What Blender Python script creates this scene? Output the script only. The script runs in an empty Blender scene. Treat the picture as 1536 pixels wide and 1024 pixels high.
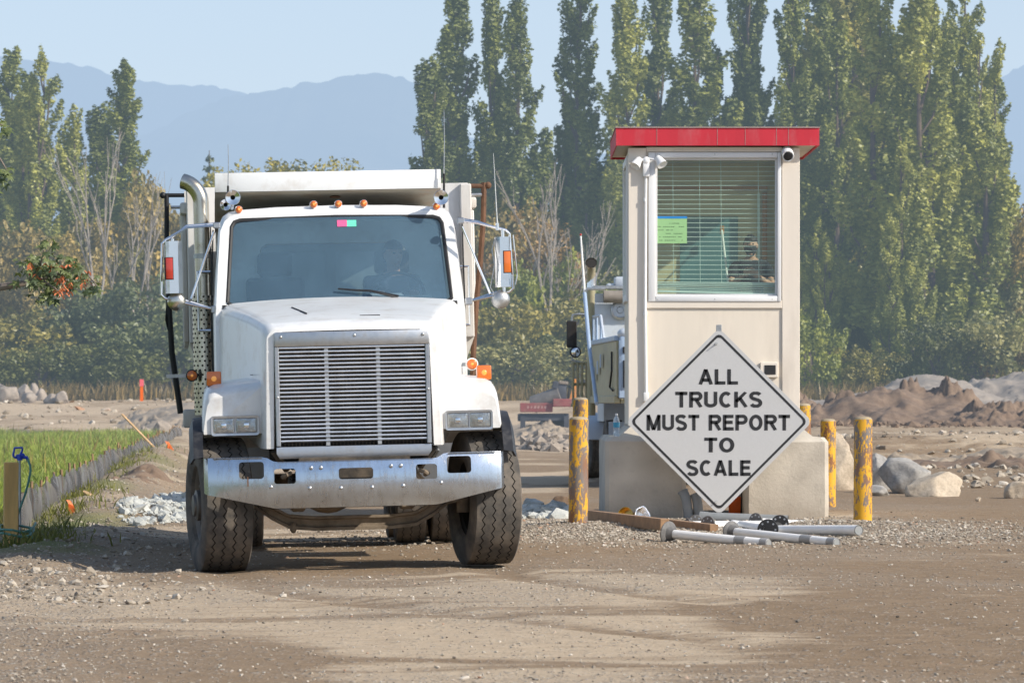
import bpy, bmesh, math, random
import numpy as np
from mathutils import Vector, Matrix, Euler

R = math.radians
rnd = random.Random(11)
nrs = np.random.RandomState(5)
scene = bpy.context.scene
COL = scene.collection
F, CAM_H, HY = 5700.0, 1.30, 605.0      # focal length in photo pixels, eye height, horizon row


def at(px, py, D):
    return Vector(((px - 768) / F * D, D, CAM_H + (HY - py) / F * D))


def gx(px, D):
    return (px - 768) / F * D


# ------------------------------------------------------------------ object helpers
def tag(o, label=None, cat=None, group=None, kind=None):
    if label: o['label'] = label
    if cat: o['category'] = cat
    if group: o['group'] = group
    if kind: o['kind'] = kind
    return o


def thing(name, label, cat, loc=(0, 0, 0), rot=(0, 0, 0), group=None):
    o = bpy.data.objects.new(name, None)
    o.empty_display_size = 0.2
    COL.objects.link(o)
    o.location = loc
    o.rotation_euler = rot
    return tag(o, label, cat, group)


def link_mesh(name, me, parent=None, mats=None):
    o = bpy.data.objects.new(name, me)
    COL.objects.link(o)
    if parent: o.parent = parent
    if mats is not None:
        me.materials.clear()
        for m in (mats if isinstance(mats, (list, tuple)) else [mats]):
            me.materials.append(m)
    return o


def copy_tree(o, parent=None):
    c = o.copy()
    COL.objects.link(c)
    if parent is not None: c.parent = parent
    for ch in [k for k in bpy.data.objects if k.parent == o]:
        copy_tree(ch, c)
    return c


def rot_to(d):
    return Vector(d).normalized().to_track_quat('Z', 'Y').to_matrix().to_4x4()


class MB:
    """collects shapes; build() links them as one mesh object"""

    def __init__(s):
        s.bm = bmesh.new()
        s.mats = []

    def mi(s, m):
        if m is None:
            return 0
        if m not in s.mats:
            s.mats.append(m)
        return s.mats.index(m)

    def _fin(s, faces, m):
        k = s.mi(m)
        for f in faces:
            f.material_index = k
            f.smooth = True

    def box(s, c, size, rot=None, m=None, bevel=0.0, seg=2):
        M = Matrix.Translation(Vector(c))
        if rot is not None:
            M = M @ (rot.to_4x4() if isinstance(rot, Matrix) else Euler(rot).to_matrix().to_4x4())
        M = M @ Matrix.Diagonal((size[0], size[1], size[2], 1))
        r = bmesh.ops.create_cube(s.bm, size=1.0, matrix=M)
        vs = r['verts']
        faces = set(f for v in vs for f in v.link_faces)
        if bevel > 0:
            es = list(set(e for v in vs for e in v.link_edges))
            k = s.mi(m)
            for f in faces: f.material_index = k
            r2 = bmesh.ops.bevel(s.bm, geom=es, offset=bevel, segments=seg, affect='EDGES', profile=0.5)
            faces = set(f for f in r2['faces']) | set(f for f in faces if f.is_valid)
        s._fin(faces, m)

    def tube(s, pts, r, n=10, m=None, caps=True):
        pts = [Vector(p) for p in pts]
        rs = r if isinstance(r, (list, tuple)) else [r] * len(pts)
        rings = []
        t0 = (pts[1] - pts[0]).normalized()
        up = Vector((0, 0, 1)) if abs(t0.z) < 0.9 else Vector((1, 0, 0))
        u = t0.cross(up).normalized()
        for i, p in enumerate(pts):
            if i == 0: t = pts[1] - pts[0]
            elif i == len(pts) - 1: t = pts[-1] - pts[-2]
            else: t = (pts[i + 1] - p).normalized() + (p - pts[i - 1]).normalized()
            if t.length < 1e-9: t = Vector((0, 0, 1))
            t.normalize()
            u = (u - t * u.dot(t))
            if u.length < 1e-6: u = t.orthogonal()
            u.normalize()
            v = t.cross(u)
            rings.append([s.bm.verts.new(p + (u * math.cos(a) + v * math.sin(a)) * rs[i])
                          for a in [2 * math.pi * k / n for k in range(n)]])
        fs = []
        for a, b in zip(rings[:-1], rings[1:]):
            for k in range(n):
                fs.append(s.bm.faces.new((a[k], a[(k + 1) % n], b[(k + 1) % n], b[k])))
        if caps:
            fs.append(s.bm.faces.new(list(reversed(rings[0]))))
            fs.append(s.bm.faces.new(rings[-1]))
        s._fin(fs, m)

    def lathe(s, prof, n=24, M=None, m=None, caps=False):
        """prof: (radius, z) list turned about local z"""
        M = M or Matrix.Identity(4)
        rings = []
        for r, z in prof:
            rings.append([s.bm.verts.new(M @ Vector((r * math.cos(2 * math.pi * k / n), r * math.sin(2 * math.pi * k / n), z)))
                          for k in range(n)])
        fs = []
        for a, b in zip(rings[:-1], rings[1:]):
            for k in range(n):
                fs.append(s.bm.faces.new((a[k], a[(k + 1) % n], b[(k + 1) % n], b[k])))
        if caps:
            fs.append(s.bm.faces.new(list(reversed(rings[0]))))
            fs.append(s.bm.faces.new(rings[-1]))
        s._fin(fs, m)

    def cyl(s, a, b, r, n=16, m=None):
        s.tube([a, b], r, n, m, True)

    def loft(s, secs, m=None, closed=True, cap0=True, cap1=True):
        rings = [[s.bm.verts.new(Vector(p)) for p in sec] for sec in secs]
        fs = []
        n = len(rings[0])
        for a, b in zip(rings[:-1], rings[1:]):
            for k in range(n if closed else n - 1):
                j = (k + 1) % n
                fs.append(s.bm.faces.new((a[k], a[j], b[j], b[k])))
        if closed and cap0: fs.append(s.bm.faces.new(list(reversed(rings[0]))))
        if closed and cap1: fs.append(s.bm.faces.new(rings[-1]))
        s._fin(fs, m)

    def prism(s, poly, a, b, axis='y', m=None, M=None):
        """2D polygon extruded from a to b along axis; poly coords are the two other axes in xyz order"""
        def P(u, v, w):
            p = {'x': (w, u, v), 'y': (u, w, v), 'z': (u, v, w)}[axis]
            return (M @ Vector(p)) if M else Vector(p)
        s.loft([[P(u, v, a) for u, v in poly], [P(u, v, b) for u, v in poly]], m)

    def sphere(s, c, r, m=None, u=16, v=10, M=None):
        sc = r if isinstance(r, (list, tuple)) else (r, r, r)
        T = Matrix.Translation(Vector(c)) @ (M or Matrix.Identity(4)) @ Matrix.Diagonal((sc[0], sc[1], sc[2], 1))
        r_ = bmesh.ops.create_uvsphere(s.bm, u_segments=u, v_segments=v, radius=1.0, matrix=T)
        s._fin(set(f for x in r_['verts'] for f in x.link_faces), m)

    def face(s, pts, m=None):
        f = s.bm.faces.new([s.bm.verts.new(Vector(p)) for p in pts])
        s._fin([f], m)

    def mesh(s, name, recalc=True, sharp=35):
        if recalc:
            bmesh.ops.recalc_face_normals(s.bm, faces=s.bm.faces[:])
        me = bpy.data.meshes.new(name)
        s.bm.to_mesh(me)
        s.bm.free()
        for m in s.mats: me.materials.append(m)
        if sharp is not None:
            me.set_sharp_from_angle(angle=R(sharp))
        return me

    def build(s, name, parent=None, mat=None, recalc=True, sharp=35):
        me = s.mesh(name, recalc, sharp)
        if mat is not None and not s.mats:
            me.materials.append(mat)
        o = bpy.data.objects.new(name, me)
        COL.objects.link(o)
        if parent: o.parent = parent
        return o


def apply_mods(o):
    """bakes the modifiers of o into its mesh"""
    bpy.context.view_layer.update()
    dg = bpy.context.evaluated_depsgraph_get()
    me = bpy.data.meshes.new_from_object(o.evaluated_get(dg))
    old = o.data
    o.modifiers.clear()
    o.data = me
    if old.users == 0: bpy.data.meshes.remove(old)
    return o


def boolean(o, cutters, op='DIFFERENCE', keep_mats=True):
    for c in cutters:
        md = o.modifiers.new('cut', 'BOOLEAN')
        md.object = c
        md.operation = op
        md.solver = 'EXACT'
    apply_mods(o)
    for c in cutters:
        me = c.data
        bpy.data.objects.remove(c)
        bpy.data.meshes.remove(me)
    o.data.set_sharp_from_angle(angle=R(35))
    return o


def rrect(cx, cz, w, h, r, n=5):
    """rounded rectangle outline, counter-clockwise, starts at the right-bottom corner"""
    out = []
    for (sx, sz, a0) in ((1, -1, -90), (1, 1, 0), (-1, 1, 90), (-1, -1, 180)):
        for k in range(n + 1):
            a = R(a0 + 90 * k / n)
            out.append((cx + sx * (w / 2 - r) + r * math.cos(a), cz + sz * (h / 2 - r) + r * math.sin(a)))
    return out


def _arc(cx, cz, rx, rz, a0, a1, n=12):
    return [(cx + rx * math.cos(R(a0 + (a1 - a0) * k / n)), cz + rz * math.sin(R(a0 + (a1 - a0) * k / n))) for k in range(n + 1)]


SW = 0.212          # stroke width for a letter one unit high
_h = SW / 2
GLYPH = {
    'A': (0.82, [[(_h * 0.9, 0), (0.41, 1.0)], [(0.82 - _h * 0.9, 0), (0.41, 1.0)], [(0.2, 0.29), (0.62, 0.29)]]),
    'L': (0.62, [[(_h, 0), (_h, 1)], [(_h, _h), (0.62, _h)]]),
    'T': (0.70, [[(0.35, 0), (0.35, 1)], [(0, 1 - _h), (0.70, 1 - _h)]]),
    'E': (0.66, [[(_h, 0), (_h, 1)], [(_h, _h), (0.66, _h)], [(_h, 0.52), (0.60, 0.52)], [(_h, 1 - _h), (0.65, 1 - _h)]]),
    'R': (0.76, [[(_h, 0), (_h, 1)], [(_h, 1 - _h)] + _arc(0.45, 0.715, 0.215, 0.1975, 90, -90) + [(_h, 0.5175)], [(0.40, 0.5), (0.68, 0.0)]]),
    'P': (0.73, [[(_h, 0), (_h, 1)], [(_h, 1 - _h)] + _arc(0.43, 0.70, 0.215, 0.2125, 90, -90) + [(_h, 0.4875)]]),
    'U': (0.76, [[(_h, 1.0)] + _arc(0.38, 0.29, 0.38 - _h, 0.29 - _h, 180, 360) + [(0.76 - _h, 1.0)]]),
    'C': (0.77, [_arc(0.40, 0.5, 0.40 - _h, 0.51 - _h, 48, 312, 22)]),
    'O': (0.82, [_arc(0.41, 0.5, 0.41 - _h, 0.51 - _h, 0, 360, 30)]),
    'K': (0.78, [[(_h, 0), (_h, 1)], [(_h, 0.36), (0.66, 1.0)], [(0.32, 0.60), (0.69, 0.0)]]),
    'M': (0.90, [[(_h, 0), (_h, 1)], [(0.90 - _h, 0), (0.90 - _h, 1)], [(_h, 0.98), (0.45, 0.04)], [(0.90 - _h, 0.98), (0.45, 0.04)]]),
    'S': (0.72, [_arc(0.355, 0.735, 0.265, 0.1875, 22, 180, 10) + _arc(0.355, 0.735, 0.265, 0.20, 190, 250, 5) + _arc(0.365, 0.285, 0.265, 0.21, 70, 10, 5) + _arc(0.365, 0.275, 0.265, 0.1975, 0, -160, 10)]),
    ' ': (0.30, []),
}


def text_mesh(txt, height, width):
    """block capitals from strokes, upright in x-z and facing -y, centred"""
    bm = bmesh.new()
    gap = 0.105
    pen = 0.0
    for ch in txt:
        w, strokes = GLYPH[ch]
        for st in strokes:
            pts = [Vector((p[0] + pen, p[1])) for p in st]
            lft, rgt = [], []
            closed = len(pts) > 3 and (pts[0] - pts[-1]).length < 1e-5
            for k, p in enumerate(pts):
                if closed: a, b = pts[k - 1] if k else pts[-2], pts[(k + 1) % len(pts)] if k < len(pts) - 1 else pts[1]
                else: a, b = pts[max(0, k - 1)], pts[min(len(pts) - 1, k + 1)]
                d0 = (p - a).normalized() if (p - a).length > 1e-6 else (b - p).normalized()
                d1 = (b - p).normalized() if (b - p).length > 1e-6 else d0
                t = (d0 + d1).normalized()
                nrm = Vector((-t.y, t.x))
                k_ = 1.0 / max(0.5, nrm.dot(Vector((-d0.y, d0.x))))
                lft.append(p + nrm * _h * k_); rgt.append(p - nrm * _h * k_)
            va = [bm.verts.new((q.x, 0, min(1.01, max(-0.01, q.y)))) for q in lft]
            vb = [bm.verts.new((q.x, 0, min(1.01, max(-0.01, q.y)))) for q in rgt]
            for k in range(len(pts) - 1):
                try: bm.faces.new((va[k], va[k + 1], vb[k + 1], vb[k]))
                except ValueError: pass
        pen += w + gap
    pen -= gap
    for v in bm.verts:
        v.co.x = (v.co.x - pen / 2) * width / pen
        v.co.z = (v.co.z - 0.5) * height
    me = bpy.data.meshes.new('lettering')
    bm.to_mesh(me); bm.free()
    return me


# ------------------------------------------------------------------ noise
def _hash(ix, iy, seed):
    h = (ix.astype(np.int64) * 374761393 + iy.astype(np.int64) * 668265263 + seed * 974711) & 0xFFFFFFFF
    h = ((h ^ (h >> 13)) * 1274126177) & 0xFFFFFFFF
    h = h ^ (h >> 16)
    return (h & 0xFFFF) / 65535.0


def vnoise(x, y, seed=0):
    x = np.asarray(x, float); y = np.asarray(y, float)
    ix, iy = np.floor(x), np.floor(y)
    fx, fy = x - ix, y - iy
    fx = fx * fx * (3 - 2 * fx); fy = fy * fy * (3 - 2 * fy)
    a = _hash(ix, iy, seed); b = _hash(ix + 1, iy, seed)
    c = _hash(ix, iy + 1, seed); d = _hash(ix + 1, iy + 1, seed)
    return (a + (b - a) * fx) * (1 - fy) + (c + (d - c) * fx) * fy


def fbm(x, y, seed=0, octv=4):
    t, a, s = 0.0, 0.5, 0.0
    for k in range(octv):
        t = t + a * vnoise(np.asarray(x) * 2 ** k, np.asarray(y) * 2 ** k, seed + k * 17)
        s += a
        a *= 0.5
    return t / s


def sstep(a, b, x):
    t = np.clip((np.asarray(x, float) - a) / (b - a), 0, 1)
    return t * t * (3 - 2 * t)


# ------------------------------------------------------------------ materials
HAZE = (0.44, 0.58, 0.76)
HAZE_L = 1150.0


class NT:
    def __init__(s, name):
        s.m = bpy.data.materials.new(name)
        s.m.use_nodes = True
        s.t = s.m.node_tree
        s.t.nodes.clear()
        s.out = s.t.nodes.new('ShaderNodeOutputMaterial')

    def n(s, typ, ins=None, **kw):
        nd = s.t.nodes.new(typ)
        for k, v in kw.items(): setattr(nd, k, v)
        for k, v in (ins or {}).items():
            sk = nd.inputs[k]
            if hasattr(v, 'is_output'): s.t.links.new(v, sk)
            else: sk.default_value = v
        return nd

    def math(s, op, a, b=0.0, clamp=False):
        nd = s.n('ShaderNodeMath', {0: a, 1: b}, operation=op)
        nd.use_clamp = clamp
        return nd.outputs[0]

    def mix(s, fac, a, b, blend='MIX'):
        nd = s.t.nodes.new('ShaderNodeMix')
        nd.data_type = 'RGBA'
        nd.blend_type = blend
        for sk, v in ((nd.inputs[0], fac), (nd.inputs[6], a), (nd.inputs[7], b)):
            if hasattr(v, 'is_output'): s.t.links.new(v, sk)
            else: sk.default_value = (v if isinstance(v, (int, float)) else tuple(v) + ((1,) if len(v) == 3 else ()))
        return nd.outputs[2]

    def ramp(s, fac, stops):
        nd = s.t.nodes.new('ShaderNodeValToRGB')
        el = nd.color_ramp.elements
        while len(el) < len(stops): el.new(0.5)
        for e, (p, c) in zip(el, stops):
            e.position = p
            e.color = (c, c, c, 1) if isinstance(c, (int, float)) else tuple(c) + (1,)
        s.t.links.new(fac, nd.inputs[0])
        return nd.outputs[0]

    def coord(s, kind='Object', scale=(1, 1, 1)):
        tc = s.t.nodes.new('ShaderNodeTexCoord')
        mp = s.n('ShaderNodeMapping', {'Vector': tc.outputs[kind], 'Scale': scale})
        return mp.outputs[0]

    def noise(s, vec, scale, detail=4, rough=0.55, dist=0.0):
        return s.n('ShaderNodeTexNoise', {'Vector': vec, 'Scale': scale, 'Detail': detail, 'Roughness': rough, 'Distortion': dist}).outputs[0]

    def bump(s, h, strength=0.3, dist=0.01):
        return s.n('ShaderNodeBump', {'Height': h, 'Strength': strength, 'Distance': dist}).outputs[0]

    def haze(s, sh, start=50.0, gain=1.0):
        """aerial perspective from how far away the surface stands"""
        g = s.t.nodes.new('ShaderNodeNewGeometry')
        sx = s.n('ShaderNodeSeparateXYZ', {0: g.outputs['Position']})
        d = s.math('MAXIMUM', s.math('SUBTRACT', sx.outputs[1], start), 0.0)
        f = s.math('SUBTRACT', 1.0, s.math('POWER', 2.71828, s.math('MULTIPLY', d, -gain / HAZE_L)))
        em = s.n('ShaderNodeEmission', {'Color': HAZE + (1,), 'Strength': 1.0})  # haze is painted: a pale glow mixed over the surface by distance
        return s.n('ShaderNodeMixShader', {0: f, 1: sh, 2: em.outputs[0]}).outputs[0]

    def done(s, sh):
        s.t.links.new(sh, s.out.inputs[0])
        return s.m


def surf(name, col, rough=0.5, metal=0.0, var=0.15, scale=6.0, bump=0.0, bscale=40.0, dirt=None, dirt_amt=0.0,
         dirt_scale=3.0, streak=False, haze=False, spec=0.5, coat=0.0, low_dirt=None):
    t = NT(name)
    co = t.coord('Object', (1, 1, 0.18) if streak else (1, 1, 1))
    n1 = t.noise(co, scale, 5, 0.6)
    a = tuple(max(0, c * (1 - var)) for c in col)
    b = tuple(min(1, c * (1 + var)) for c in col)
    c = t.mix(t.ramp(n1, [(0.3, 0.0), (0.7, 1.0)]), a, b)
    rg = t.math('ADD', rough - 0.08, t.math('MULTIPLY', n1, 0.16), True)
    if dirt:
        n2 = t.noise(t.coord('Object', (1, 1, 0.25) if streak else (1, 1, 1)), dirt_scale, 8, 0.65)
        f = t.ramp(n2, [(max(0, 0.62 - dirt_amt * 0.5), 0.0), (min(1, 0.80 - dirt_amt * 0.3), min(1.0, 0.35 + dirt_amt))])
        c = t.mix(f, c, dirt)
        rg = t.math('MAXIMUM', rg, t.math('MULTIPLY', f, 0.8))
    if low_dirt:
        z0, z1, dc, amt = low_dirt
        tc = t.t.nodes.new('ShaderNodeTexCoord')
        z = t.n('ShaderNodeSeparateXYZ', {0: tc.outputs['Object']}).outputs[2]
        f = t.n('ShaderNodeMapRange', {0: z, 1: z0, 2: z1, 3: amt, 4: 0.0}).outputs[0]
        f = t.math('MULTIPLY', f, t.ramp(t.noise(t.coord(), 5.0, 6, 0.7), [(0.2, 0.25), (0.8, 1.0)]))
        c = t.mix(f, c, dc)
        rg = t.math('MAXIMUM', rg, t.math('MULTIPLY', f, 0.9))
    p = t.n('ShaderNodeBsdfPrincipled', {'Base Color': c, 'Roughness': rg, 'Metallic': metal})
    p.inputs['Specular IOR Level'].default_value = spec
    if coat:
        p.inputs['Coat Weight'].default_value = coat
        p.inputs['Coat Roughness'].default_value = 0.08
    if bump:
        t.t.links.new(t.bump(t.noise(t.coord(), bscale, 6, 0.6), bump, 0.01), p.inputs['Normal'])
    sh = p.outputs[0]
    if haze: sh = t.haze(sh)
    return t.done(sh)


def glass(name, tint, film, film_amt, gloss=1.0, rough=0.02, noise_film=False):
    """thin pane: see-through with a reflection and a dusty film"""
    t = NT(name)
    tr = t.n('ShaderNodeBsdfTransparent', {'Color': tint + (1,)})
    gl = t.n('ShaderNodeBsdfGlossy', {'Color': (gloss, gloss, gloss, 1), 'Roughness': rough})
    gm = t.t.nodes.new('ShaderNodeNewGeometry')
    ior = t.math('SUBTRACT', 1.5, t.math('MULTIPLY', gm.outputs['Backfacing'], 1.5 - 1 / 1.5))   # same reflection from either side of a thin pane
    fr = t.n('ShaderNodeFresnel', {'IOR': ior})
    f2 = t.math('MULTIPLY', fr.outputs[0], 1.6, True)
    a = t.n('ShaderNodeMixShader', {0: f2, 1: tr.outputs[0], 2: gl.outputs[0]})
    di = t.n('ShaderNodeBsdfDiffuse', {'Color': film + (1,)})
    fa = film_amt
    if noise_film:
        fa = t.math('MULTIPLY', film_amt, t.ramp(t.noise(t.coord(), 1.6, 4, 0.6), [(0.25, 0.75), (0.75, 1.3)]))
    b = t.n('ShaderNodeMixShader', {0: fa, 1: a.outputs[0], 2: di.outputs[0]})
    return t.done(b.outputs[0])


DUST = (0.36, 0.29, 0.22)
M = {}
M['white_paint'] = surf('white_truck_paint', (0.84, 0.84, 0.83), 0.36, 0, 0.03, 3, dirt=(0.58, 0.52, 0.45), dirt_amt=0.24, dirt_scale=5, coat=0.4,
                        low_dirt=(0.9, 1.6, (0.50, 0.43, 0.35), 0.50))
M['bars'] = surf('brushed_grille_bar', (0.74, 0.76, 0.79), 0.36, 0.85, 0.08, 12, dirt=(0.4, 0.36, 0.3), dirt_amt=0.15, dirt_scale=9)
M['box_paint'] = surf('dump_box_paint', (0.74, 0.73, 0.71), 0.45, 0, 0.06, 3, dirt=(0.40, 0.33, 0.24), dirt_amt=0.35, dirt_scale=2.2, streak=True,
                      low_dirt=(1.2, 3.0, (0.42, 0.36, 0.27), 0.7))
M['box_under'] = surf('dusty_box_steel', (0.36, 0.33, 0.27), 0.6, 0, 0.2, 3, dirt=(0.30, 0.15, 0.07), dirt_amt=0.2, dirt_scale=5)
M['chrome'] = surf('chrome', (0.78, 0.79, 0.80), 0.14, 1.0, 0.05, 9, dirt=(0.45, 0.40, 0.33), dirt_amt=0.10, dirt_scale=9)
M['polished'] = surf('polished_aluminium', (0.56, 0.62, 0.70), 0.25, 1.0, 0.07, 5, dirt=(0.40, 0.38, 0.36), dirt_amt=0.30, dirt_scale=26, streak=True, bump=0.04, bscale=45)
M['stack'] = surf('exhaust_chrome', (0.62, 0.58, 0.50), 0.25, 1.0, 0.12, 5, dirt=(0.4, 0.32, 0.2), dirt_amt=0.25, dirt_scale=6)
M['alu'] = surf('dull_aluminium', (0.52, 0.54, 0.57), 0.42, 1.0, 0.12, 10, dirt=(0.34, 0.31, 0.27), dirt_amt=0.25, dirt_scale=10)
M['rubber'] = surf('dusty_tyre_rubber', (0.075, 0.068, 0.060), 0.85, 0, 0.25, 8, bump=0.2, bscale=70, dirt=(0.22, 0.18, 0.14), dirt_amt=0.36, dirt_scale=5)
M['rubber_dark'] = surf('tyre_groove', (0.028, 0.025, 0.022), 0.9, 0, 0.2, 8)
M['plastic_black'] = surf('black_plastic', (0.016, 0.017, 0.021), 0.5, 0, 0.2, 6, dirt=(0.16, 0.15, 0.14), dirt_amt=0.2, dirt_scale=5)
M['gasket'] = surf('black_gasket', (0.02, 0.02, 0.022), 0.6, 0, 0.2, 6)
M['dark'] = surf('dark_fill', (0.02, 0.018, 0.016), 0.8, 0, 0.3, 5)  # near-black filler; flat discs of it paint the shade inside holes
M['chassis'] = surf('greasy_chassis', (0.045, 0.038, 0.032), 0.75, 0, 0.3, 6, dirt=(0.22, 0.17, 0.12), dirt_amt=0.35, dirt_scale=4, bump=0.3)
M['axle'] = surf('muddy_axle', (0.20, 0.155, 0.11), 0.85, 0, 0.3, 6, dirt=(0.33, 0.27, 0.20), dirt_amt=0.35, dirt_scale=6, bump=0.4)
M['rim'] = surf('dull_steel_rim', (0.16, 0.15, 0.14), 0.55, 0.6, 0.2, 8, dirt=(0.2, 0.16, 0.12), dirt_amt=0.45, dirt_scale=5)
M['rust'] = surf('rusty_steel', (0.16, 0.085, 0.05), 0.8, 0.2, 0.35, 8, bump=0.2)
M['black_steel'] = surf('black_steel', (0.02, 0.02, 0.022), 0.5, 0.3, 0.2, 8)
M['seat'] = surf('cab_fabric', (0.06, 0.06, 0.065), 0.85, 0, 0.2, 8)
M['trim'] = surf('cab_trim', (0.09, 0.10, 0.11), 0.7, 0, 0.15, 6)
M['headlamp'] = surf('headlamp_glass', (0.40, 0.41, 0.40), 0.14, 0.75, 0.3, 30, bump=0.5, bscale=55)
M['reflector'] = surf('lamp_reflector', (0.75, 0.76, 0.78), 0.12, 1.0, 0.08, 20)
M['windshield'] = glass('windshield_glass', (0.60, 0.72, 0.76), (0.20, 0.35, 0.49), 0.29, 0.9, 0.08, True)
M['side_glass'] = glass('side_window_glass', (0.55, 0.62, 0.62), (0.3, 0.36, 0.4), 0.12)
M['booth_glass'] = glass('booth_window_glass', (0.80, 0.90, 0.84), (0.36, 0.46, 0.42), 0.05)
M['dark_reflection'] = surf('mirror_painted_reflection', (0.03, 0.026, 0.024), 0.15, 0, 0.2, 8)  # the mirror's dark reflection is put into the glass colour
M['band'] = surf('dull_grey_band', (0.36, 0.36, 0.36), 0.6, 0.2, 0.1, 8)
M['mirror'] = surf('mirror_glass', (0.85, 0.87, 0.88), 0.03, 1.0, 0.01, 3)


def lens(name, col, glow):
    t = NT(name)
    co = t.coord()
    w = t.n('ShaderNodeTexWave', {'Vector': co, 'Scale': 40.0, 'Distortion': 0.0}, bands_direction='X').outputs[1]
    c = t.mix(w, tuple(k * 0.7 for k in col), col)
    p = t.n('ShaderNodeBsdfPrincipled', {'Base Color': c, 'Roughness': 0.18})
    p.inputs['Subsurface Weight'].default_value = 0.0
    p.inputs['Coat Weight'].default_value = 0.6
    if glow:
        p.inputs['Emission Color'].default_value = col + (1,)
        p.inputs['Emission Strength'].default_value = glow
    return t.done(p.outputs[0])


M['amber'] = lens('amber_lens', (0.85, 0.20, 0.035), 0.0)
M['amber_lit'] = lens('amber_lamp_core', (1.0, 0.42, 0.08), 0.35)
M['red_lens'] = lens('red_lens', (0.55, 0.05, 0.03), 0.0)
M['concrete'] = surf('concrete', (0.62, 0.56, 0.47), 0.9, 0, 0.18, 7, bump=0.6, bscale=22, dirt=(0.34, 0.30, 0.25), dirt_amt=0.40, dirt_scale=3.5, low_dirt=(0.0, 0.45, (0.27, 0.22, 0.17), 0.8))
M['booth_wall'] = surf('cream_painted_wall', (0.82, 0.73, 0.61), 0.55, 0, 0.05, 3, dirt=(0.60, 0.52, 0.43), dirt_amt=0.30, dirt_scale=1.4, streak=True, bump=0.04)
M['booth_trim'] = surf('cream_trim', (0.82, 0.735, 0.63), 0.5, 0, 0.03, 3, dirt=(0.5, 0.43, 0.36), dirt_amt=0.1, dirt_scale=2.0, streak=True)
M['soffit'] = surf('soffit_cream', (0.66, 0.60, 0.50), 0.7, 0, 0.08, 4)
M['fascia'] = surf('weathered_red_fascia', (0.58, 0.025, 0.045), 0.6, 0, 0.12, 3, dirt=(0.50, 0.16, 0.17), dirt_amt=0.22, dirt_scale=5, streak=True)
M['fascia_edge'] = surf('grey_fascia_cap', (0.38, 0.30, 0.28), 0.6, 0, 0.1, 3)
M['vinyl'] = surf('white_vinyl', (0.80, 0.80, 0.80), 0.4, 0, 0.02, 3)
M['pvc'] = surf('white_pvc', (0.90, 0.89, 0.87), 0.4, 0, 0.03, 5, dirt=(0.6, 0.55, 0.5), dirt_amt=0.03, dirt_scale=6)
M['conduit'] = surf('grey_pvc', (0.27, 0.28, 0.28), 0.55, 0, 0.12, 6, dirt=(0.36, 0.32, 0.27), dirt_amt=0.2)
M['galv'] = surf('galvanised_steel', (0.50, 0.51, 0.51), 0.45, 0.9, 0.15, 18, dirt=(0.35, 0.33, 0.30), dirt_amt=0.2)
M['flange_black'] = surf('black_flange', (0.03, 0.03, 0.032), 0.6, 0.2, 0.3, 20)
M['flange_grey'] = surf('grey_flange', (0.16, 0.155, 0.15), 0.7, 0.2, 0.3, 20)
M['timber'] = surf('weathered_timber', (0.33, 0.20, 0.11), 0.8, 0, 0.25, 9, streak=False, bump=0.3, bscale=25)
M['post_wood'] = surf('treated_post', (0.78, 0.47, 0.17), 0.8, 0, 0.22, 7, streak=True, bump=0.3, bscale=20)
M['old_stake'] = surf('old_stake_wood', (0.26, 0.165, 0.09), 0.85, 0, 0.3, 9)
M['stake_wood'] = surf('stake_wood', (0.52, 0.34, 0.18), 0.8, 0, 0.2, 9)
M['blue'] = surf('blue_enamel', (0.03, 0.08, 0.55), 0.35, 0.1, 0.1, 9)
M['green_hose'] = surf('green_hose', (0.10, 0.26, 0.20), 0.5, 0, 0.1, 20)
M['orange_fab'] = surf('orange_tape', (0.85, 0.16, 0.03), 0.6, 0, 0.1, 9)
M['pink_fab'] = surf('pink_tape', (0.85, 0.16, 0.2), 0.6, 0, 0.1, 9)
M['sign_face'] = surf('reflective_sign_sheet', (0.56, 0.56, 0.56), 0.5, 0, 0.03, 60, bump=0.03, bscale=200, dirt=(0.50, 0.49, 0.47), dirt_amt=0.1, dirt_scale=2)
M['sign_ink'] = surf('black_sign_ink', (0.025, 0.025, 0.027), 0.5, 0, 0.1, 20)
M['gold'] = surf('brass_tin', (0.80, 0.55, 0.18), 0.2, 1.0, 0.1, 12)
M['foil'] = surf('crumpled_foil', (0.85, 0.86, 0.88), 0.15, 1.0, 0.08, 12, bump=0.8, bscale=35)
M['green_paper'] = surf('green_notice_paper', (0.33, 0.58, 0.27), 0.8, 0, 0.04, 6)
M['blue_paper'] = surf('blue_notice_edge', (0.03, 0.25, 0.62), 0.8, 0, 0.04, 6)
M['ink'] = surf('notice_ink', (0.10, 0.16, 0.09), 0.8, 0, 0.1, 6)
M['blind'] = surf('pale_blind', (0.74, 0.84, 0.78), 0.6, 0, 0.04, 6)
M['panel_in'] = surf('inner_wall', (0.66, 0.56, 0.34), 0.8, 0, 0.08, 3)
M['wood_frame'] = surf('varnished_wood', (0.42, 0.18, 0.04), 0.5, 0, 0.15, 6)
M['teal_board'] = surf('teal_board', (0.10, 0.22, 0.23), 0.4, 0, 0.1, 4)
M['skin'] = surf('skin', (0.50, 0.27, 0.18), 0.55, 0, 0.08, 20)
M['hair'] = surf('dark_hair', (0.018, 0.014, 0.012), 0.6, 0, 0.3, 40, bump=0.4, bscale=90)
M['shirt_black'] = surf('black_cotton', (0.014, 0.016, 0.020), 0.9, 0, 0.15, 12, bump=0.15)
M['shirt_grey'] = surf('dark_blue_cotton', (0.05, 0.06, 0.09), 0.9, 0, 0.15, 12, bump=0.15)
M['jeans'] = surf('denim', (0.06, 0.08, 0.13), 0.9, 0, 0.15, 12)
M['mask'] = surf('black_face_mask', (0.016, 0.016, 0.018), 0.85, 0, 0.1, 12)
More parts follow.
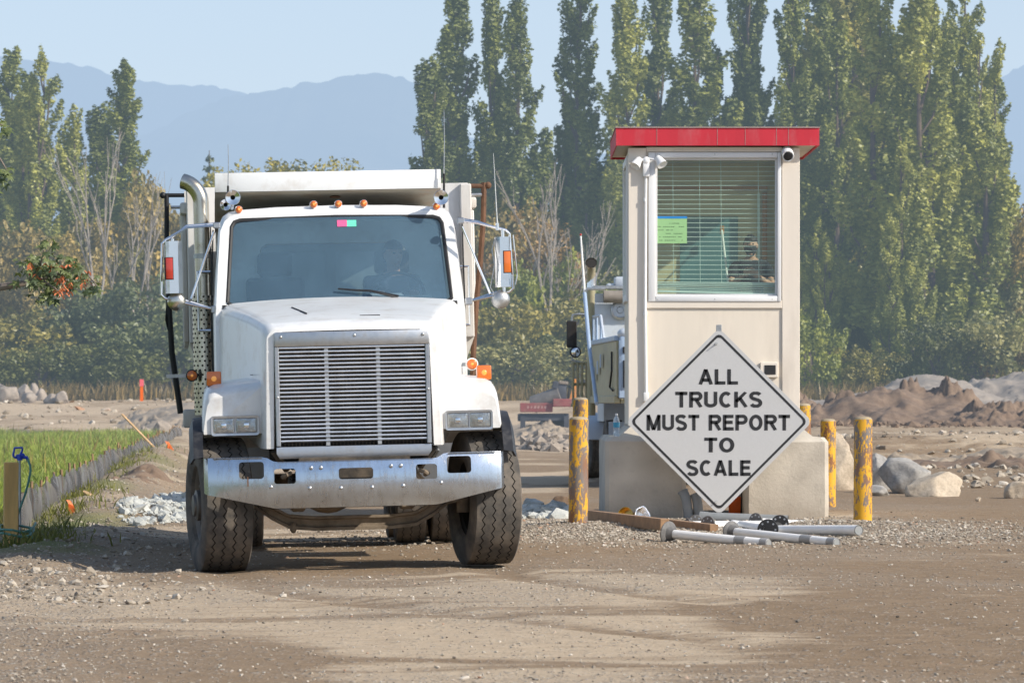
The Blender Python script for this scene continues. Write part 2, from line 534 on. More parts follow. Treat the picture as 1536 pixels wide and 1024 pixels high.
M['eye'] = surf('eye_dark', (0.03, 0.02, 0.015), 0.2, 0, 0.05, 5)
M['tan_truck'] = surf('tan_truck_panel', (0.42, 0.38, 0.24), 0.5, 0.2, 0.10, 4, dirt=(0.34, 0.28, 0.2), dirt_amt=0.3)
M['blue_white'] = surf('pale_blue_paint', (0.36, 0.46, 0.60), 0.4, 0, 0.08, 4, dirt=(0.36, 0.32, 0.26), dirt_amt=0.2)
M['white_dull'] = surf('white_dull_paint', (0.55, 0.60, 0.66), 0.45, 0, 0.05, 4, dirt=(0.42, 0.37, 0.30), dirt_amt=0.15)
M['brown_tarp'] = surf('brown_tarp', (0.24, 0.21, 0.18), 0.8, 0, 0.2, 7, bump=0.3, bscale=14)
M['red_paint'] = surf('faded_red_paint', (0.27, 0.075, 0.07), 0.6, 0, 0.2, 2, dirt=(0.3, 0.2, 0.15), dirt_amt=0.3, haze=True)
M['orange_paint'] = surf('orange_machine_paint', (0.70, 0.27, 0.04), 0.5, 0, 0.15, 3, dirt=(0.3, 0.2, 0.12), dirt_amt=0.3, haze=True)
M['machine_dark'] = surf('dark_machine_steel', (0.07, 0.075, 0.09), 0.6, 0.2, 0.25, 3, haze=True)
M['drum'] = surf('dusty_drum_steel', (0.22, 0.20, 0.18), 0.6, 0.3, 0.25, 3, haze=True)
M['pale_mark'] = surf('pale_marking', (0.42, 0.24, 0.22), 0.7, 0, 0.1, 3, haze=True)
M['water'] = glass('clear_plastic', (0.86, 0.92, 0.96), (0.7, 0.8, 0.9), 0.28, 1.0, 0.05)
M['label_blue'] = surf('blue_bottle_label', (0.06, 0.35, 0.55), 0.5, 0, 0.1, 9)
M['pink_sticker'] = surf('pink_sticker', (0.80, 0.12, 0.30), 0.6, 0, 0.05, 9)
M['mint_sticker'] = surf('mint_sticker', (0.15, 0.70, 0.50), 0.6, 0, 0.05, 9)


def bollard_mat():
    t = NT('chipped_yellow_paint')
    co = t.coord('Object', (1, 1, 0.42))
    oi = t.t.nodes.new('ShaderNodeObjectInfo')
    off = t.n('ShaderNodeVectorMath', {0: co, 1: oi.outputs['Location']}, operation='ADD').outputs[0]
    n1 = t.noise(off, 15.0, 9, 0.74, 0.3)
    n2 = t.noise(off, 2.5, 4, 0.6)
    s_ = t.math('ADD', t.math('MULTIPLY', n1, 0.75), t.math('MULTIPLY', n2, 0.35))
    sz_ = t.n('ShaderNodeSeparateXYZ', {0: oi.outputs['Location']})
    left = t.n('ShaderNodeMapRange', {0: sz_.outputs[0], 1: 1.5, 2: 3.0, 3: 0.018, 4: 0.0}).outputs[0]
    n3 = t.noise(off, 55.0, 4, 0.6)
    s_ = t.math('ADD', t.math('ADD', s_, left), t.math('MULTIPLY', t.math('SUBTRACT', n3, 0.5), 0.16))
    chip = t.ramp(s_, [(0.545, 0.0), (0.56, 1.0)])
    yel = t.mix(t.noise(off, 4.0, 5), (0.66, 0.32, 0.015), (0.80, 0.45, 0.03))
    und = t.mix(t.ramp(t.noise(off, 5.0, 5), [(0.42, 0.0), (0.6, 1.0)]), (0.20, 0.175, 0.16), (0.27, 0.115, 0.045))
    c = t.mix(chip, yel, und)
    p = t.n('ShaderNodeBsdfPrincipled', {'Base Color': c, 'Roughness': 0.65})
    t.t.links.new(t.bump(chip, -0.5, 0.004), p.inputs['Normal'])
    return t.done(p.outputs[0])


M['bollard'] = bollard_mat()
M['bollard_cap'] = surf('concrete_filled_cap', (0.36, 0.30, 0.22), 0.9, 0, 0.2, 12, dirt=(0.5, 0.34, 0.08), dirt_amt=0.3, bump=0.3)


def rock_mat(name, c0, c1, c2=None, haze=False):
    t = NT(name)
    co = t.coord()
    oi = t.t.nodes.new('ShaderNodeObjectInfo')
    off = t.n('ShaderNodeVectorMath', {0: co, 1: oi.outputs['Location']}, operation='ADD').outputs[0]
    n1 = t.noise(off, 3.0, 9, 0.68)
    n2 = t.noise(off, 22.0, 5, 0.7)
    c = t.mix(t.ramp(n1, [(0.32, 0.0), (0.68, 1.0)]), c0, c1)
    c = t.mix(t.math('MULTIPLY', t.ramp(n2, [(0.45, 0.0), (0.7, 1.0)]), 0.45), c, c2 or tuple(k * 0.5 for k in c0))
    p = t.n('ShaderNodeBsdfPrincipled', {'Base Color': c, 'Roughness': 0.9})
    t.t.links.new(t.bump(t.math('ADD', n1, t.math('MULTIPLY', n2, 0.3)), 0.6, 0.05), p.inputs['Normal'])
    sh = p.outputs[0]
    if haze: sh = t.haze(sh)
    return t.done(sh)


M['rock_grey'] = rock_mat('grey_boulder', (0.27, 0.255, 0.235), (0.42, 0.40, 0.37))
M['rock_tan'] = rock_mat('tan_boulder', (0.42, 0.34, 0.25), (0.60, 0.50, 0.38))
M['rock_far'] = rock_mat('far_boulder', (0.25, 0.205, 0.165), (0.42, 0.35, 0.28), haze=True)
M['rock_white'] = rock_mat('pale_crushed_rock', (0.36, 0.37, 0.34), (0.60, 0.60, 0.56), (0.30, 0.33, 0.31))
M['soil_brown'] = rock_mat('brown_soil', (0.15, 0.098, 0.064), (0.26, 0.183, 0.124), (0.08, 0.054, 0.038), haze=True)
M['soil_grey'] = rock_mat('grey_sand_heap', (0.27, 0.225, 0.18), (0.36, 0.305, 0.25), (0.22, 0.18, 0.145), haze=True)
M['soil_tan'] = rock_mat('tan_bank', (0.30, 0.235, 0.165), (0.42, 0.335, 0.245), (0.18, 0.14, 0.10), haze=True)
# ------------------------------------------------------------------ terrain
def fence_x(y):
    return -5.25 - 0.072 * (np.asarray(y, float) - 41)


def crest_x(y):
    return fence_x(y) + 0.62


def ground_h(x, y):
    x = np.asarray(x, float); y = np.asarray(y, float)
    h = 0.022 * np.clip(x + 1.26, -1.7, 1.7) * sstep(20, 27, y) * (1 - sstep(42, 55, y))
    # berm between road and field
    d = x - crest_x(y)
    nb = fbm(x * 0.9, y * 0.45, 3, 4)
    wl = np.where(d > 0, 0.75 + 0.5 * fbm(y * 0.25, x * 0 + 3.1, 8, 2), 0.55)
    berm = (0.03 + 0.42 * nb * nb) * (0.45 + 0.55 * sstep(36, 48, y)) * np.exp(-(d / wl) ** 2) * (1 - sstep(110, 150, y)) * sstep(20, 28, y)
    h = h + berm
    # dug soil mound by the fence
    h = h + 0.22 * np.exp(-((x + 5.1) / 0.5) ** 2 - ((y - 52) / 2.2) ** 2)
    h = h + 0.30 * np.exp(-((x + 6.6) / 0.7) ** 2 - ((y - 72) / 4.0) ** 2)
    # gravel heaped round the booth and its bollards
    h = h + 0.055 * np.exp(-((x - 3.4) / 0.75) ** 2 - ((y - 38.7) / 1.0) ** 2)
    h = h + 0.05 * np.exp(-((x - 0.7) / 0.5) ** 2 - ((y - 38.6) / 0.9) ** 2)
    h = h + 0.05 * np.exp(-((x - 3.9) / 0.6) ** 2 - ((y - 43) / 1.6) ** 2)
    # right side: step up behind the boulders, then rough yard
    rt = sstep(5.0, 9.0, x - 0.01 * (y - 90))
    edge = 84 + 7 * fbm(x * 0.12, y * 0 + 1.7, 21, 3)
    h = h + rt * 0.62 * sstep(0, 3.0, y - edge) * (1 - 0.25 * fbm(x * 0.5, y * 0.3, 5, 3))
    h = h + rt * 0.16 * np.exp(-((y - 70) / 3.0) ** 2) * (fbm(x * 0.8, y * 0.8, 9, 4))
    # far bank rising to the trees
    far = sstep(150, 205, y + 14 * (fbm(x * 0.06, y * 0.02, 31, 3) - 0.5))
    h = h + far * 1.45 * (1 - 0.4 * rt)
    # shallow wheel ruts
    u = np.clip(30.0 - y, -3, 14)
    pc = -1.25 + 0.0875 * u + 0.030 * u * u
    for s in (-1.05, 1.05):
        e = (x - pc - s) / 0.21
        h = h - 0.014 * (np.exp(-e ** 2) - 0.8 * np.exp(-((np.abs(e) - 1.6) / 0.6) ** 2)) * (1 - sstep(29.0, 32.0, y)) * sstep(10, 14, y)
    # roughness
    near = 1 - sstep(60, 160, y)
    h = h + (fbm(x * 0.35, y * 0.35, 41, 3) - 0.5) * 0.05 * near
    h = h + (fbm(x * 2.4, y * 2.4, 51, 3) - 0.5) * (0.018 + 0.10 * np.exp(-(d / 0.9) ** 2)) * near
    h = h + (fbm(x * 0.25, y * 0.12, 61, 4) - 0.5) * 0.5 * sstep(70, 130, y) * (1 - sstep(260, 400, y))
    return h


def gh(x, y):
    return float(ground_h(np.array([x]), np.array([y]))[0])


def axis(segs):
    out = [segs[0][0]]
    for a, b, st in segs:
        n = max(1, int(round((b - a) / st)))
        out += [a + (b - a) * (k + 1) / n for k in range(n)]
    return np.array(out)


xs = axis([(-4000, -1000, 600), (-1000, -200, 100), (-200, -60, 14), (-60, -24, 2.5), (-24, -9, 0.5), (-9, 6, 0.11), (6, 16, 0.3), (16, 60, 2.2), (60, 200, 14), (200, 1000, 100), (1000, 4000, 600)])
ys = axis([(-60, 10, 7), (10, 17, 0.5), (17, 46, 0.11), (46, 80, 0.3), (80, 130, 0.7), (130, 240, 1.4), (240, 500, 20), (500, 1500, 100), (1500, 9000, 750)])
XX, YY = np.meshgrid(xs, ys)
ZZ = ground_h(XX, YY)
nx, ny = len(xs), len(ys)
gme = bpy.data.meshes.new('ground')
V = np.stack([XX.ravel(), YY.ravel(), ZZ.ravel()], 1)
ii = np.arange(nx * ny).reshape(ny, nx)
Q = np.stack([ii[:-1, :-1].ravel(), ii[:-1, 1:].ravel(), ii[1:, 1:].ravel(), ii[1:, :-1].ravel()], 1)
gme.vertices.add(len(V)); gme.vertices.foreach_set('co', V.ravel())
gme.loops.add(len(Q) * 4); gme.loops.foreach_set('vertex_index', Q.ravel())
gme.polygons.add(len(Q))
gme.polygons.foreach_set('loop_start', np.arange(0, len(Q) * 4, 4))
gme.polygons.foreach_set('loop_total', np.full(len(Q), 4))
gme.polygons.foreach_set('use_smooth', np.ones(len(Q), bool))
gme.update()
gme.validate()


def zones(x, y):
    d = x - crest_x(y)
    fd = x - fence_x(y)
    grass = (1 - sstep(-0.5, 0.25, fd + 0.5 * (fbm(x * 1.1, y * 0.5, 71, 3) - 0.5))) * (1 - sstep(128, 150, y + 16 * fbm(x * 0.1, y * 0.05, 72, 3)))
    weeds = 0.75 * sstep(30, 34, y) * np.exp(-((d + 0.1) / 0.6) ** 2) * sstep(0.55, 0.7, fbm(x * 0.7, y * 0.3, 73, 3)) * (1 - sstep(80, 120, y))
    grass = np.maximum(grass, weeds)
    gravel = np.exp(-(np.maximum(d, 0) / 1.1) ** 2) * 0.9
    gravel = np.maximum(gravel, np.exp(-((x - 2.0) / 2.7) ** 4 - ((y - 37.9) / 3.8) ** 4))
    gravel = np.maximum(gravel, 0.85 * np.exp(-((x + 3.6) / 0.9) ** 2 - ((y - 25.5) / 3.5) ** 2))
    gravel = np.maximum(gravel, 0.45 * sstep(0.5, 0.7, fbm(x * 0.45, y * 0.3, 74, 3)))
    gravel = gravel * (1 - sstep(60, 120, y))
    damp = sstep(0.40, 0.60, fbm(x * 0.34 + 3, y * 0.26, 75, 4) + 0.17 * sstep(0.3, 2.6, x) + 0.02)
    damp = np.maximum(damp, 0.85 * sstep(0.2, 0.6, 1 - np.abs(y - (26.5 + 0.55 * (x + 3))) / 0.7))
    damp = np.maximum(damp, (1 - sstep(19.5, 20.0, y + 0.35 * (fbm(x * 1.3, y * 1.3, 77, 3) - .5))) * (1 - sstep(-1.7, -0.4, x)) * 1.6)
    dry = np.exp(-((x - 0.75) / 1.3) ** 4 - ((y - 26.3) / 2.2) ** 4) + np.exp(-((x + 2.9) / 1.7) ** 4 - ((y - 25.3) / 2.2) ** 4)
    band = sstep(0.50, 0.62, fbm(x * 0.16 + 9, y * 0.95 - x * 0.10, 88, 3)) * (1 - sstep(40, 50, y))
    damp = np.maximum(damp, 0.7 * band)
    damp = damp * (1 - 0.95 * np.clip(dry, 0, 1))
    # wheel tracks leading out from under the truck towards the right
    u = np.clip(30.0 - y, -3, 14)
    pc = -1.25 + 0.0875 * u + 0.030 * u * u
    for s in (-1.05, 1.05):
        q = np.exp(-((x - pc - s) / 0.20) ** 2) * (1 - sstep(29.0, 31.5, y)) * sstep(-1.0, 0.6, u)
        damp = np.maximum(damp, 0.75 * q * (0.5 + fbm(x * 1.5, y * 0.8, 90, 3)))
    damp = np.maximum(damp, 0.9 * sstep(44, 47, y) * (1 - sstep(52, 56, y)) * sstep(0.3, 0.8, x + 2))
    damp = damp * (1 - sstep(70, 110, y) * 0.55)
    return np.clip(grass, 0, 1), np.clip(gravel, 0, 1), np.clip(damp, 0, 1.6)


zg, zr, zd = zones(XX.ravel(), YY.ravel())
ca = gme.color_attributes.new('zone', 'FLOAT_COLOR', 'POINT')
ca.data.foreach_set('color', np.stack([zg, zr, zd, np.ones_like(zg)], 1).astype(np.float32).ravel())


def ground_mat():
    t = NT('dirt_road')
    g = t.t.nodes.new('ShaderNodeNewGeometry')
    pos = g.outputs['Position']
    at_ = t.n('ShaderNodeAttribute', attribute_name='zone')
    sp = t.n('ShaderNodeSeparateColor', {0: at_.outputs[0]})
    nb = t.noise(pos, 0.55, 6, 0.65, 0.3)
    nm = t.noise(pos, 5.0, 7, 0.7)
    nf = t.noise(pos, 60.0, 5, 0.75)
    nw = t.noise(t.n('ShaderNodeMapping', {'Vector': pos, 'Scale': (0.8, 2.6, 1)}).outputs[0], 1.0, 7, 0.7, 0.6)
    damp = t.math('ADD', sp.outputs[2], t.math('MULTIPLY', t.math('SUBTRACT', nw, 0.5), 2.2), False)
    damp = t.ramp(damp, [(0.22, 0.0), (0.72, 1.0)])
    dry = t.mix(t.ramp(nm, [(0.3, 0.0), (0.7, 1.0)]), (0.48, 0.365, 0.248), (0.61, 0.485, 0.342))
    wet = t.mix(t.ramp(nm, [(0.3, 0.0), (0.7, 1.0)]), (0.205, 0.136, 0.077), (0.305, 0.212, 0.128))
    c = t.mix(t.math('MULTIPLY', damp, 0.9), dry, wet)
    # small stones
    v1 = t.n('ShaderNodeTexVoronoi', {'Vector': pos, 'Scale': 42.0, 'Randomness': 1.0})
    v2 = t.n('ShaderNodeTexVoronoi', {'Vector': pos, 'Scale': 17.0, 'Randomness': 1.0})
    rnd1 = t.n('ShaderNodeSeparateColor', {0: v1.outputs['Color']})
    rnd2 = t.n('ShaderNodeSeparateColor', {0: v2.outputs['Color']})
    stone_c = t.ramp(rnd1.outputs[0], [(0.0, (0.14, 0.125, 0.11)), (0.45, (0.29, 0.265, 0.235)), (0.8, (0.42, 0.39, 0.35)), (1.0, (0.60, 0.57, 0.53))])
    stone_c2 = t.ramp(rnd2.outputs[0], [(0.0, (0.26, 0.23, 0.19)), (0.5, (0.36, 0.32, 0.27)), (1.0, (0.58, 0.53, 0.46))])
    m1 = t.math('MULTIPLY', t.ramp(v1.outputs['Distance'], [(0.28, 1.0), (0.5, 0.0)]),
                t.ramp(t.math('ADD', rnd1.outputs[1], t.math('MULTIPLY', sp.outputs[1], 0.42)), [(0.76, 0.0), (0.80, 1.0)]))
    m2 = t.math('MULTIPLY', t.ramp(v2.outputs['Distance'], [(0.22, 1.0), (0.42, 0.0)]),
                t.ramp(t.math('ADD', rnd2.outputs[1], t.math('MULTIPLY', sp.outputs[1], 0.30)), [(0.86, 0.0), (0.90, 1.0)]))
    gr = t.mix(t.ramp(nf, [(0.25, 0.0), (0.75, 1.0)]), (0.25, 0.195, 0.14), (0.48, 0.39, 0.295))
    c = t.mix(t.math('MULTIPLY', sp.outputs[1], 0.62), c, gr)
    c = t.mix(t.math('MULTIPLY', m1, 0.8), c, stone_c)
    c = t.mix(t.math('MULTIPLY', m2, 0.85), c, stone_c2)
    c = t.mix(t.math('MULTIPLY', t.ramp(nf, [(0.3, 1.0), (0.62, 0.0)]), 0.30), c, (0.12, 0.095, 0.07))
    gg = t.mix(t.ramp(t.noise(pos, 1.2, 6, 0.7), [(0.3, 0.0), (0.7, 1.0)]), (0.085, 0.125, 0.025), (0.20, 0.22, 0.065))
    c = t.mix(sp.outputs[0], c, gg)
    p = t.n('ShaderNodeBsdfPrincipled', {'Base Color': c, 'Roughness': 0.92})
    p.inputs['Specular IOR Level'].default_value = 0.2
    hh = t.math('ADD', t.math('MULTIPLY', nf, 0.5), t.math('ADD', t.math('MULTIPLY', m1, 0.7), t.math('MULTIPLY', m2, 1.2)))
    hh = t.math('ADD', hh, t.math('MULTIPLY', nm, 0.9))
    t.t.links.new(t.bump(hh, 0.7, 0.02), p.inputs['Normal'])
    return t.done(t.haze(p.outputs[0], 50, 0.55))


M['ground'] = ground_mat()
ground = link_mesh('ground', gme, None, M['ground'])
tag(ground, kind='structure')


# ------------------------------------------------------------------ loose stones (uncountable) on the road and berm
def ico(sub):
    bm = bmesh.new()
    bmesh.ops.create_icosphere(bm, subdivisions=sub, radius=1.0)
    v = np.array([x.co[:] for x in bm.verts])
    f = np.array([[x.index for x in q.verts] for q in bm.faces])
    bm.free()
    return v, f


ICO1 = ico(1)
ICO2 = ico(2)
ICO3 = ico(4)


def tri_mesh(name, V, T, smooth=False, attr=None):
    me = bpy.data.meshes.new(name)
    k = T.shape[1]
    me.vertices.add(len(V)); me.vertices.foreach_set('co', V.astype(np.float32).ravel())
    me.loops.add(T.size); me.loops.foreach_set('vertex_index', T.astype(np.int32).ravel())
    me.polygons.add(len(T))
    me.polygons.foreach_set('loop_start', np.arange(0, T.size, k).astype(np.int32))
    me.polygons.foreach_set('loop_total', np.full(len(T), k, np.int32))
    me.polygons.foreach_set('use_smooth', np.full(len(T), smooth))
    if attr is not None:
        a = me.attributes.new('tint', 'FLOAT', 'POINT')
        a.data.foreach_set('value', attr.astype(np.float32))
    me.update()
    return me


def stones(name, P, S, seed, mat, flat=0.65, base=ICO1):
    rs = np.random.RandomState(seed)
    v, f = base
    n, k = len(P), len(v)
    q = rs.randn(n, 4); q /= np.linalg.norm(q, axis=1)[:, None]
    w, x, y, z = q.T
    Rm = np.stack([np.stack([1 - 2 * (y * y + z * z), 2 * (x * y - z * w), 2 * (x * z + y * w)], 1),
                   np.stack([2 * (x * y + z * w), 1 - 2 * (x * x + z * z), 2 * (y * z - x * w)], 1),
                   np.stack([2 * (x * z - y * w), 2 * (y * z + x * w), 1 - 2 * (x * x + y * y)], 1)], 1)
    jit = 1 + 0.30 * rs.randn(n, k, 1)
    loc = v[None] * np.clip(jit, 0.5, 1.5) * rs.uniform(0.6, 1.2, (n, 1, 3))
    loc = np.einsum('nij,nkj->nki', Rm, loc)
    loc[:, :, 2] *= flat
    W = P[:, None, :] + loc * S[:, None, None]
    T = (f[None] + (np.arange(n) * k)[:, None, None]).reshape(-1, 3)
    tint = np.repeat(rs.rand(n), k)
    me = tri_mesh(name, W.reshape(-1, 3), T, False, tint)
    return link_mesh(name, me, None, mat)


def stone_mat():
    t = NT('loose_gravel')
    a = t.n('ShaderNodeAttribute', attribute_name='tint').outputs['Fac']
    c = t.ramp(a, [(0.0, (0.22, 0.185, 0.145)), (0.4, (0.33, 0.28, 0.22)), (0.75, (0.44, 0.385, 0.31)), (0.95, (0.56, 0.51, 0.44)), (1.0, (0.36, 0.20, 0.12))])
    p = t.n('ShaderNodeBsdfPrincipled', {'Base Color': c, 'Roughness': 0.9})
    return t.done(p.outputs[0])


M['stones'] = stone_mat()


def scatter_stones():
    rs = np.random.RandomState(21)
    PP, SS = [], []
    # over the road: density from the zone map
    n = 46000
    D = 17.0 + 28.0 * rs.rand(n) ** 1.35
    X = (rs.rand(n) * 2 - 1) * D * 0.142
    g, r, d = zones(X, D)
    keep = rs.rand(n) < (0.12 + 0.62 * r) * (1 - 0.8 * g)
    X, D = X[keep], D[keep]
    S = 0.004 + 0.009 * rs.rand(len(X)) ** 3
    S *= np.where(rs.rand(len(X)) < 0.008, 1.7, 1.0)
    PP.append(np.stack([X, D, ground_h(X, D) + S * 0.3], 1)); SS.append(S)
    # coarser stones on the berm
    n = 3600
    D = 25 + 75 * rs.rand(n) ** 1.6
    X = crest_x(D) + 0.25 + rs.randn(n) * 0.55
    S = 0.009 + 0.034 * rs.rand(n) ** 5
    PP.append(np.stack([X, D, ground_h(X, D) + S * 0.25], 1)); SS.append(S)
    # the gravel bed in front of the booth
    n = 15000
    X = 2.0 + rs.randn(n) * 1.7; D = 37.8 + rs.randn(n) * 1.9
    S = 0.008 + 0.014 * rs.rand(n) ** 3
    kp = D < 41.7
    X, D, S = X[kp], D[kp], S[kp]
    PP.append(np.stack([X, D, ground_h(X, D) + S * 0.3], 1)); SS.append(S)
    # rough yard to the right
    n = 2600
    D = 58 + 45 * rs.rand(n)
    X = 4.5 + rs.rand(n) * 11
    S = 0.02 + 0.10 * rs.rand(n) ** 5
    PP.append(np.stack([X, D, ground_h(X, D) + S * 0.25], 1)); SS.append(S)
    # behind the truck, left far bank
    n = 2200
    D = 120 + 80 * rs.rand(n)
    X = -3 - rs.rand(n) * 27
    S = 0.03 + 0.20 * rs.rand(n) ** 6
    PP.append(np.stack([X, D, ground_h(X, D) + S * 0.2], 1)); SS.append(S)
    o = stones('gravel', np.concatenate(PP), np.concatenate(SS), 5, M['stones'])
    tag(o, 'loose grey and tan gravel strewn over the dirt road and berm', 'gravel', kind='stuff')


scatter_stones()


def rubble(name, label, cx, cy, rx, ry, hgt, n, s0, s1, mat, seed, p=3.0):
    rs = np.random.RandomState(seed)
    a = rs.rand(n) * 2 * math.pi
    q = np.sqrt(rs.rand(n))
    X = cx + rx * q * np.cos(a); Y = cy + ry * q * np.sin(a)
    Z = ground_h(X, Y) + hgt * (1 - q ** 2) * rs.uniform(0.6, 1.0, n)
    S = s0 + (s1 - s0) * rs.rand(n) ** p
    o = stones(name, np.stack([X, Y, Z], 1), S, seed, mat, 0.8)
    return tag(o, label, 'rock pile', kind='stuff')


rubble('crushed_rock', 'pale crushed rock heaped on the road edge left of the white truck', -3.95, 46.5, 0.62, 6.0, 0.13, 1300, 0.022, 0.095, M['rock_white'], 31)
rubble('crushed_rock', 'pale crushed rock lying between white truck and left bollard', 0.42, 42.9, 0.42, 1.5, 0.08, 170, 0.02, 0.13, M['rock_white'], 32, 2.5)
rubble('rubble', 'grey rubble heaped in front of the red machine', 1.0, 103.0, 0.85, 3.0, 0.45, 480, 0.04, 0.24, M['rock_far'], 33)


# ------------------------------------------------------------------ boulders
def boulder(name, label, px, py_base, D, w, h, mat, seed, group, rot=0.0, d=None, zoff=0.0):
    v, f = ICO3
    rs = np.random.RandomState(seed)
    pts = v.copy()
    # a few random cutting planes make the worn facets
    for k in range(16):
        nrm = rs.randn(3); nrm /= np.linalg.norm(nrm)
        off = rs.uniform(0.62, 0.93)
        dd = pts @ nrm - off
        pts = pts - np.clip(dd, 0, None)[:, None] * nrm * 0.97
    nse = fbm(pts[:, 0] * 2.2 + seed, pts[:, 1] * 2.2 + pts[:, 2] * 1.7, seed, 4)
    nse2 = fbm(pts[:, 0] * 6 + seed, pts[:, 1] * 6 + pts[:, 2] * 5, seed + 4, 3)
    pts = pts * (0.86 + 0.26 * nse + 0.05 * nse2)[:, None]
    mn, mx = pts.min(0), pts.max(0)
    pts = (pts - (mn + mx) / 2) / (mx - mn)
    pts = pts * np.array([w, d or w * 0.85, h * 1.35])
    pts[:, 2] += h * 1.35 * 0.5 - h * 0.35
    X = gx(px, D)
    me = tri_mesh(name, pts, f, True)
    o = link_mesh(name, me, None, mat)
    o.location = (X, D, gh(X, D) + zoff)
    o.rotation_euler = (0, 0, rot)
    return tag(o, label, 'boulder', group)


GB = 'boulders beside the road right of the booth'
boulder('boulder', 'grey rounded boulder behind the tan one, right of the yellow bollards', 1357, 745, 55.5, 0.78, 0.52, M['rock_grey'], 1, GB)
boulder('boulder', 'low tan boulder with a pale sunlit top, in front of the grey boulder', 1401, 746, 53.5, 0.88, 0.36, M['rock_tan'], 2, GB, 0.4)
boulder('boulder', 'flat topped grey boulder partly hidden by right front bollard', 1318, 735, 57, 0.62, 0.55, M['rock_grey'], 3, GB, 1.0)
boulder('boulder', 'tall pale boulder leaning behind the concrete block', 1256, 715, 57, 0.66, 0.86, M['rock_tan'], 4, GB, 0.2)
boulder('boulder', 'small tan boulder cut off by the right edge of the picture', 1528, 752, 52, 0.42, 0.24, M['rock_tan'], 5, GB)
boulder('boulder', 'low grey stone at the foot of the right bollards', 1312, 745, 54, 0.42, 0.16, M['rock_grey'], 6, GB)
GL = 'boulders lined up on the far left bank'
lab = ['boulder far left, cut off by the left edge of the picture', 'wide pale boulder, largest of the far left row', 'upright boulder behind the low pale one in far left row',
       'low pale boulder in the middle of the far left row', 'tilted boulder right of the low pale one, far left row', 'boulder second from the right end of far left row', 'squarish boulder at the right end of far left row',
       'small boulder perched behind the far left row']
for k, (px, w, h, D) in enumerate([(4, 0.9, 0.95, 196), (38, 1.3, 0.75, 193), (100, 1.0, 0.95, 197), (128, 0.95, 0.55, 192), (62, 0.75, 0.8, 199), (80, 0.9, 0.5, 191), (93, 0.75, 0.62, 190.5), (50, 0.6, 1.1, 200)]):
    px = [4, 13, 37, 43, 60, 79, 94, 51][k]
    boulder('boulder', lab[k], px, 0, D, w, h, M['rock_far'], 20 + k, GL, k * 0.7)
GM = 'boulders behind the grass field'
boulder('boulder', 'rounded boulder just left of the truck, behind the field', 243, 650, 138, 0.75, 0.62, M['rock_far'], 41, GM)
boulder('boulder', 'flatter boulder second from the truck, behind the field', 219, 650, 140, 0.55, 0.42, M['rock_far'], 42, GM)
boulder('boulder', 'small stone behind the field, left of the two boulders', 172, 654, 141, 0.5, 0.3, M['rock_far'], 43, GM)
GW = 'pale rocks between truck and bollard'
for k, (px, py, w, h) in enumerate([(800, 770, 0.26, 0.17), (815, 776, 0.16, 0.12), (827, 772, 0.16, 0.10), (838, 773, 0.13, 0.09), (806, 780, 0.13, 0.08)]):
    D = CAM_H * F / (py - HY)
    boulder('rock', ['largest pale angular rock beside the truck front tyre', 'pale rock with flat top below the largest pale rock', 'pale rock in the middle of the pale rocks by left bollard',
                     'pale rock nearest to the left bollard', 'smallest pale rock beside the truck front tyre'][k], px, py, D, w, h, M['rock_white'], 50 + k, GW, k)['category'] = 'rock'
boulder('rock', 'dark brown rock behind the pale rocks, left of the left bollard', 842, 760, 46.5, 0.24, 0.16, M['soil_brown'], 57, GW)['category'] = 'rock'
boulder('rock', 'fist sized stone alone on the road at right', 1467, 755, 49.5, 0.08, 0.06, M['rock_tan'], 58, None)['category'] = 'rock'


# ------------------------------------------------------------------ soil heaps
def heap(name, label, cx, cy, rx, ry, h, mat, seed, rough, peaks=1, group='soil heaps in the yard on the right', z0=None, cat='soil heap'):
    n = 110
    u = np.linspace(-1, 1, n)
    UX, UY = np.meshgrid(u, u)
    rr = np.sqrt(UX ** 2 + UY ** 2) + 0.25 * (fbm(UX * 2 + seed, UY * 2, seed, 3) - 0.5)
    X = cx + UX * rx; Y = cy + UY * ry
    prof = np.clip(1 - rr, 0, 1)
    prof = np.where(prof > 0, (prof * 1.5) / (1 + prof * 0.5), 0)
    if peaks > 1:
        prof = prof * (0.72 + 0.40 * np.abs(np.sin((UX + 1.0) * peaks * math.pi / 2 + seed)))
    prof = prof * (0.85 + 0.3 * fbm(UX * 3.1, UY * 3.1, seed + 2, 3))
    zn = (fbm(X * 0.8, Y * 0.5, seed + 5, 6) - 0.5) * rough * 0.95 * np.clip(prof * 4, 0, 1)
    lum = fbm(X * 3.3 + 2 * fbm(X, Y, seed + 11, 2), Y * 2.1, seed + 9, 5)
    zn2 = np.clip(lum - 0.45, 0, 1) * rough * (0.4 + 1.6 * sstep(0.4, 0.65, fbm(X * 0.7, Y * 0.5, seed + 13, 2))) * np.clip(prof * 4, 0, 1)
    Z = ground_h(X, Y) - 0.12 + h * prof + zn + zn2
    Vv = np.stack([X.ravel(), Y.ravel(), Z.ravel()], 1)
    i2 = np.arange(n * n).reshape(n, n)
    q = np.stack([i2[:-1, :-1].ravel(), i2[:-1, 1:].ravel(), i2[1:, 1:].ravel(), i2[1:, :-1].ravel()], 1)
    o = link_mesh(name, tri_mesh(name, Vv, q, True), None, mat)
    return tag(o, label, cat, group)


